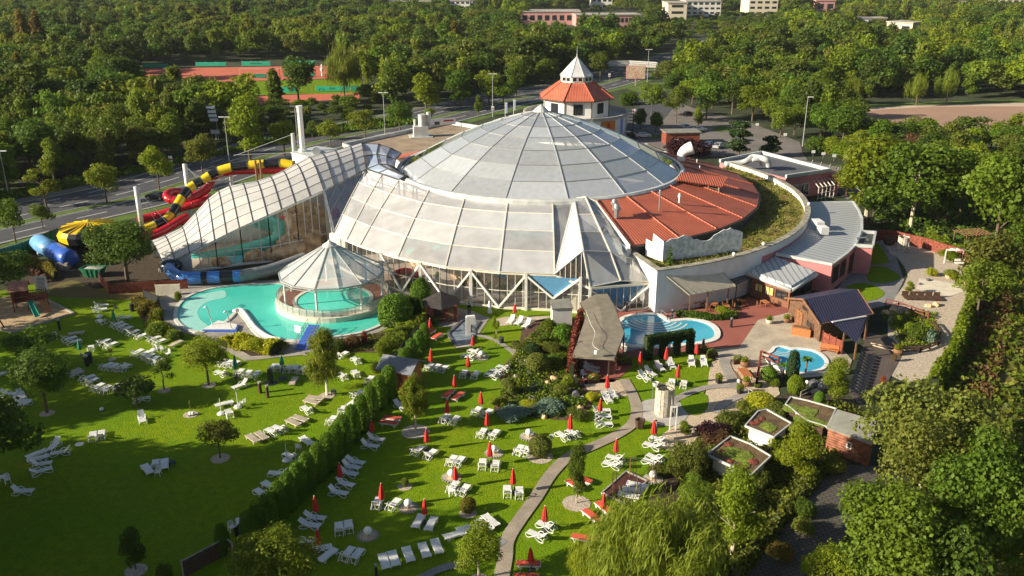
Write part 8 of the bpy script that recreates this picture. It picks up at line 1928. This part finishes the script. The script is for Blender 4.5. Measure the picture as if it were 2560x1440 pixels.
for (x,y,lb) in ((430,425,'white and orange road sign left of the tall mast'),(1232,292,'red and white sign at the foot of the lime tree lamp'),(1523,205,'triangular warning sign in front of the underpass'),(1584,300,'small red and white sign beside the tower steps')):
    o=thing('road_sign',lb,'road sign',tuple(P(x,y)),0);k=MB();k.tube([(0,0,0),(0,0,2.6)],.05,6);k.build('post','steel',o);k=MB();k.box((0,-.05,2.7),(.9,.05,1.3));k.build('panel','white_sign',o);k=MB();k.box((0,-.09,2.5),(.8,.03,.35));k.build('red_band','red_gloss',o)
for i,(x,y) in enumerate(((2032,392),(2057,397),(2084,402),(2113,405),(2141,409),(1962,348),(2024,378),(1892,322))):
    o=thing('parking_sign','x','sign',tuple(P(x,y)),0);k=MB();k.tube([(0,0,0),(0,0,1.1)],.05,5);k.build('post','steel',o);k=MB();k.box((0,-.05,1.3),(.9,.05,.7));k.build('panel','white_sign',o);later(o,'small white parking notice','along the edge of the car park','sign','parking notices')
o=thing('event_banner','white banner with a dark arch and red text on the end of the gravel roof','banner',tuple(P(1108,312,7.2)),.35);k=MB();k.box((0,0,.8),(6.5,.1,1.6));f_=k.build('panel','white_sign',o);k=MB();k.lathe([(.9,-.001),(.9,.02)],12,(-1.6,-.08,0),a0=0,a1=math.pi);k.box((-1.6,-.09,.5),(1.3,.04,.8));k.build('dark_arch','window_dark',f_);k=MB();k.box((1.4,-.09,1.0),(2.6,.04,.4));k.build('red_lettering','red_gloss',f_)
# tennis hoardings
def text_on(o,s,size,loc,m,rx=math.pi/2,depth=.01):
    cu=bpy.data.curves.new('writing','FONT');cu.body=s;cu.size=size;cu.align_x='CENTER';cu.align_y='CENTER';cu.extrude=depth;tmp=bpy.data.objects.new('tmp',cu);COL.objects.link(tmp)
    bpy.context.view_layer.update();me=bpy.data.meshes.new_from_object(tmp.evaluated_get(bpy.context.evaluated_depsgraph_get()));bpy.data.objects.remove(tmp);me.materials.clear();me.materials.append(M[m])
    w=bpy.data.objects.new('writing',me);COL.objects.link(w);w.parent=o;w.location=loc;w.rotation_euler=(rx,0,0);return w
for (x0,x1,y,yt,m,lb,tx) in ((357,419,170,159,'tennis_teal','teal hoarding at the left of the rear court fence','TENNIS'),(490,566,166,155,'tennis_teal','teal hoarding partly hidden by trees on the rear court fence',''),(605,676,166,153,'tennis_teal','teal hoarding second from the right on the rear court fence','TENNIS  POINT'),(713,787,164,151,'tennis_teal','bright teal hoarding with dark lettering at the right of the rear court fence','TENNIS O POINT'),(709,787,193,181,'tennis_green','dark green hoarding on the front clay court net','TENNIS  STADT'),(630,667,196,184,'tennis_green','dark green hoarding at the left of the clay court net',''),(790,872,229,215,'tennis_teal','bright green windbreak in front of the lawn, right one','SPORT'),(706,741,233,217,'tennis_teal','bright green windbreak in front of the lawn, left one',''),(877,900,230,214,'tennis_green','dark green windbreak at the right end of the lawn','')):
    a,c2=P(x0,y),P(x1,y);mid_=(a+c2)/2;h=HC-a.y*math.tan(TH-math.atan((720-yt)/FP));w=(c2-a).length;o=thing('hoarding',lb,'hoarding',tuple(mid_),math.atan2((c2-a).y,(c2-a).x));k=MB();k.box((0,0,h*.55),(w,.12,h*.85));k.build('panel',m,o);k=MB()
    for t in (-.5,-.17,.17,.5):k.tube([(w*t,.1,0),(w*t,.1,h*1.15)],.08,5)
    k.build('post','steel',o)
    if tx:text_on(o,tx,h*.34,(0,-.1,h*.55),'dark_grey')
rail([P(600,193),P(700,193),P(790,193),P(815,190)],3.5,'lead_white','pale net cage fence along the clay courts',n=1,step=12,name='court_fence',cat='fence',r=.09)
k=MB();o=thing('court_statue','small white goalpost figure at the right end of the clay court','statue',tuple(P(806,190)),0);k.lathe([(.5,0),(.3,1.5),(.9,3),(.3,3.6),(.4,4.4),(.05,5)],8);k.build('figure','white_wall',o)
rail([P(773,230),P(784,230)],2.6,'dark_grey','small dark goal frame on the lawn',n=1,step=9,name='goal_frame',cat='goal')
# footbridge over the road
fb_=thing('footbridge','long pale footbridge with white railings crossing the road behind the tower','footbridge',tuple(P(1575,185)),world=True)
ba,bm,bb=PY(1510,163,395),PY(1572,162,397),PY(1642,166,392);k=MB();k.bar(ba,bm,3,.9);k.bar(bm,bb,3,.9);k.build('bridge_deck','concrete',fb_);k=MB()
for a_,c_ in ((ba,bm),(bm,bb)):
    for s_ in (-1.4,1.4):
        dd_=Vector((0,s_,0));k.bar(a_+dd_+Vector((0,0,1.6)),c_+dd_+Vector((0,0,1.6)),.15);k.bar(a_+dd_+Vector((0,0,.9)),c_+dd_+Vector((0,0,.9)),.12)
        for j in range(13):p=lerp(a_,c_,j/12)+dd_;k.bar(p+Vector((0,0,.4)),p+Vector((0,0,1.6)),.12)
k.build('railing','white_paint',fb_);k=MB()
for p in (lerp(ba,bm,.1),lerp(bm,bb,.95),lerp(ba,bm,.98)):k.bar(Vector((p.x,p.y,0)),p,.9)
k.build('pier','concrete',fb_)
# ============================================================ PEOPLE
def person(px,py,rz,label,top,cap=False,pose=0):
    o=thing('person',label,'person',tuple(P(px,py,.1)),rz)
    V=[(0,0,.95),(0,0,1.15),(0,0,1.38),(0,0,1.50),(0,.02,1.62),(0,.02,1.70),(.19,0,1.40),(.24,-.03,1.14),(.17,-.27,1.12),(.13,-.36,1.13),(-.19,0,1.40),(-.24,-.03,1.14),(-.17,-.27,1.12),(-.13,-.36,1.13),(.1,0,.88),(.12,-.05 if pose else 0,.48),(.13,.12 if pose else 0,.06),(.13,.0,.03),(-.1,0,.88),(-.11,-.02,.48),(-.12,-.06 if pose else .02,.06),(-.12,-.18 if pose else-.12,.03)]
    if not pose:V[8:10]=[(.25,-.10,.92),(.24,-.14,.82)];V[12:14]=[(-.25,-.10,.92),(-.24,-.14,.82)]
    E=[(0,1),(1,2),(2,3),(3,4),(4,5),(2,6),(6,7),(7,8),(8,9),(2,10),(10,11),(11,12),(12,13),(0,14),(14,15),(15,16),(16,17),(0,18),(18,19),(19,20),(20,21)]
    RD_=[.14,.13,.14,.06,.10,.085,.065,.05,.04,.035,.065,.05,.04,.035,.09,.065,.045,.05,.09,.065,.045,.05]
    me=bpy.data.meshes.new('body');me.from_pydata(V,E,[]);ob=bpy.data.objects.new('body',me);COL.objects.link(ob);md_=ob.modifiers.new('s','SKIN');sv=me.skin_vertices[0].data
    for i,r in enumerate(RD_):sv[i].radius=(r*(1.25 if i in (0,1,2) else 1),r);sv[i].use_root=(i==0)
    ob.modifiers.new('u','SUBSURF').levels=1;ob.modifiers['u'].render_levels=1;bpy.context.view_layer.update()
    m2=bpy.data.meshes.new_from_object(ob.evaluated_get(bpy.context.evaluated_depsgraph_get()));bpy.data.objects.remove(ob);m2.name='body';m2.materials.clear();m2.materials.append(M['skin'])
    b_=bpy.data.objects.new('body',m2);COL.objects.link(b_);b_.parent=o
    def cloth(nm,test,d,m):
        vs=[v.co+v.normal*d for v in m2.vertices];k_=MB();k_.v=[tuple(v) for v in vs];k_.f=[tuple(p.vertices) for p in m2.polygons if all(test(m2.vertices[i].co) for i in p.vertices)];k_.m=[0]*len(k_.f);k_.build(nm,m,o,smooth=True)
    cloth('shirt',lambda c:.9<c.z<1.5 and not (c.y<-.2 and pose),.018,top);cloth('trousers',lambda c:.1<c.z<1.0 and abs(c.x)<.22,.016,'black_cloth');cloth('shoes',lambda c:c.z<.12,.02,'dark_grey')
    k_=MB();k_.ball((0,.035,1.70),.115,8,sq=(1,1.05,.85));k_.build('hair','hair',o,smooth=True)
    if pose:k_=MB();k_.box((0,-.38,1.16),(.18,.1,.02));k_.build('phone','grey_cloth',o)
    else:pass
    return o
person(1173,787,.4,'person in black clothes standing with back to the camera before the glass wall','black_cloth');person(1639,1088,1.9,'person in dark top and black trousers looking at their hands beside a red parasol','navy_cloth',pose=1)
# ============================================================ FAR BUILDINGS
def far(name,lb,x0,x1,yb,ytop,depth,m,floors,cols,roof='far_roof',wm='window_dark',skew=0.0,flat=True):
    a,c2=P(x0,yb),P(x1,yb+skew);mid_=(a+c2)/2;w=(c2-a).length;h=HC-mid_.y*math.tan(TH-math.atan((720-ytop)/FP));h=max(4,h)
    o=thing(name,lb,'building',(mid_.x,mid_.y,0),math.atan2((c2-a).y,(c2-a).x));k=MB();k.box((0,depth/2,h/2),(w,depth,h));k.build('wall',m,o);k=MB();k.box((0,depth/2,h+.3),(w+1.2,depth+1.2,.7));k.build('roof',roof,o)
    for f in range(floors):
        for c_ in range(cols):
            z=h*(f+.55)/floors;k=MB();k.box((-w/2+w*(c_+.5)/cols,-.06,z),(w/cols*.6,.12,h/floors*.4));k.build('window',wm,o)
    return o
far('pink_school','long low pink school with a flat roof and rows of windows, right part',1440,1600,66,38,22,'far_pink',1,16,skew=-1);far('pink_school','long low pink school wing, left part with stepped roof',1303,1450,62,30,30,'far_pink',1,8)
far('white_house','white three-storey house with dark windows at the top centre',1126,1175,24,2,30,'far_white',2,4);far('white_house','right part of the white three-storey house at the top',1172,1196,20,0,25,'far_white',2,3)
far('pale_block','cream and white apartment block at the top right of centre, left tower',1668,1715,56,8,30,'far_cream',3,1);far('pale_block','white balconied apartment block beside the cream tower',1714,1800,50,4,30,'far_white',4,6);far('pale_block','pale block with a grey side wall right of the balconied block',1870,1942,40,-14,30,'far_cream',4,4)
far('white_hall','long white low hall with brown roof and dark ivy at the upper right',2214,2278,84,57,18,'far_cream',1,2,skew=4);far('white_hall','white roofed wing left of the cream hall',2140,2215,62,46,14,'far_white',1,3);far('pink_house','house with a steep pink roof at the top right',2038,2085,32,2,14,'far_pink',1,2,'far_pink');far('brown_house','brown brick house at the upper right edge',2384,2410,30,0,16,'far_cream',2,2);far('brown_house','long pale house at the top right corner',2480,2580,14,-4,14,'far_cream',1,6);far('brick_house','low brown-roofed house at the top beside the white house',970,1080,14,4,16,'far_pink',1,4,'far_roof');far('white_house','small white block at the top above the pink school',1478,1530,24,-6,18,'far_white',2,4)
HAZE=0.00004
# ============================================================ LIGHT, SKY, CAMERA
SUN=Vector((5.9,1.65,-2.45)).normalized()
sl=bpy.data.lights.new('sun','SUN');sl.energy=5.0;sl.angle=R(0.6);sl.color=(1.0,0.88,0.68)
so=bpy.data.objects.new('sun',sl);COL.objects.link(so);so.rotation_euler=SUN.to_track_quat('-Z','Y').to_euler()
w=bpy.data.worlds.new('World');SC.world=w;w.use_nodes=True;nt=w.node_tree;bg=nt.nodes['Background'];sk=nt.nodes.new('ShaderNodeTexSky');sk.sky_type='NISHITA';sk.sun_disc=False
sk.sun_elevation=math.asin(-SUN.z);sk.sun_rotation=math.atan2(-SUN.x,-SUN.y);sk.air_density=1.0;sk.dust_density=1.2;nt.links.new(sk.outputs[0],bg.inputs[0]);bg.inputs[1].default_value=0.05
SC.view_settings.view_transform='Standard';SC.view_settings.look='None';SC.view_settings.exposure=1.0;SC.view_settings.gamma=1
cam=bpy.data.cameras.new('camera');co=bpy.data.objects.new('camera',cam);COL.objects.link(co);SC.camera=co
co.location=(0,0,HC);co.rotation_euler=(math.pi/2-TH,0,0);cam.sensor_width=36;cam.lens=FP/2560*36;cam.clip_end=6000;cam.clip_start=.5
hz=MB();hz.box((0,900,44),(3400,2000,92));hzo=tag(hz.build('haze','ground_mat' if 'ground_mat' in M else 'lawn'),'thin evening haze over the woods',None,None,'stuff')
hm=bpy.data.materials.new('haze');hm.use_nodes=True;hm.node_tree.nodes.remove(hm.node_tree.nodes['Principled BSDF']);pv_=hm.node_tree.nodes.new('ShaderNodeVolumePrincipled');pv_.inputs['Density'].default_value=HAZE;pv_.inputs['Color'].default_value=(.86,.92,1,1);hm.node_tree.links.new(pv_.outputs[0],hm.node_tree.nodes['Material Output'].inputs['Volume']);hzo.data.materials.clear();hzo.data.materials.append(hm)
SC.render.engine='CYCLES';SC.cycles.transparent_max_bounces=16;SC.cycles.max_bounces=6
finish_labels()
for o in list(bpy.data.objects):
    if '_w' in o:del o['_w']
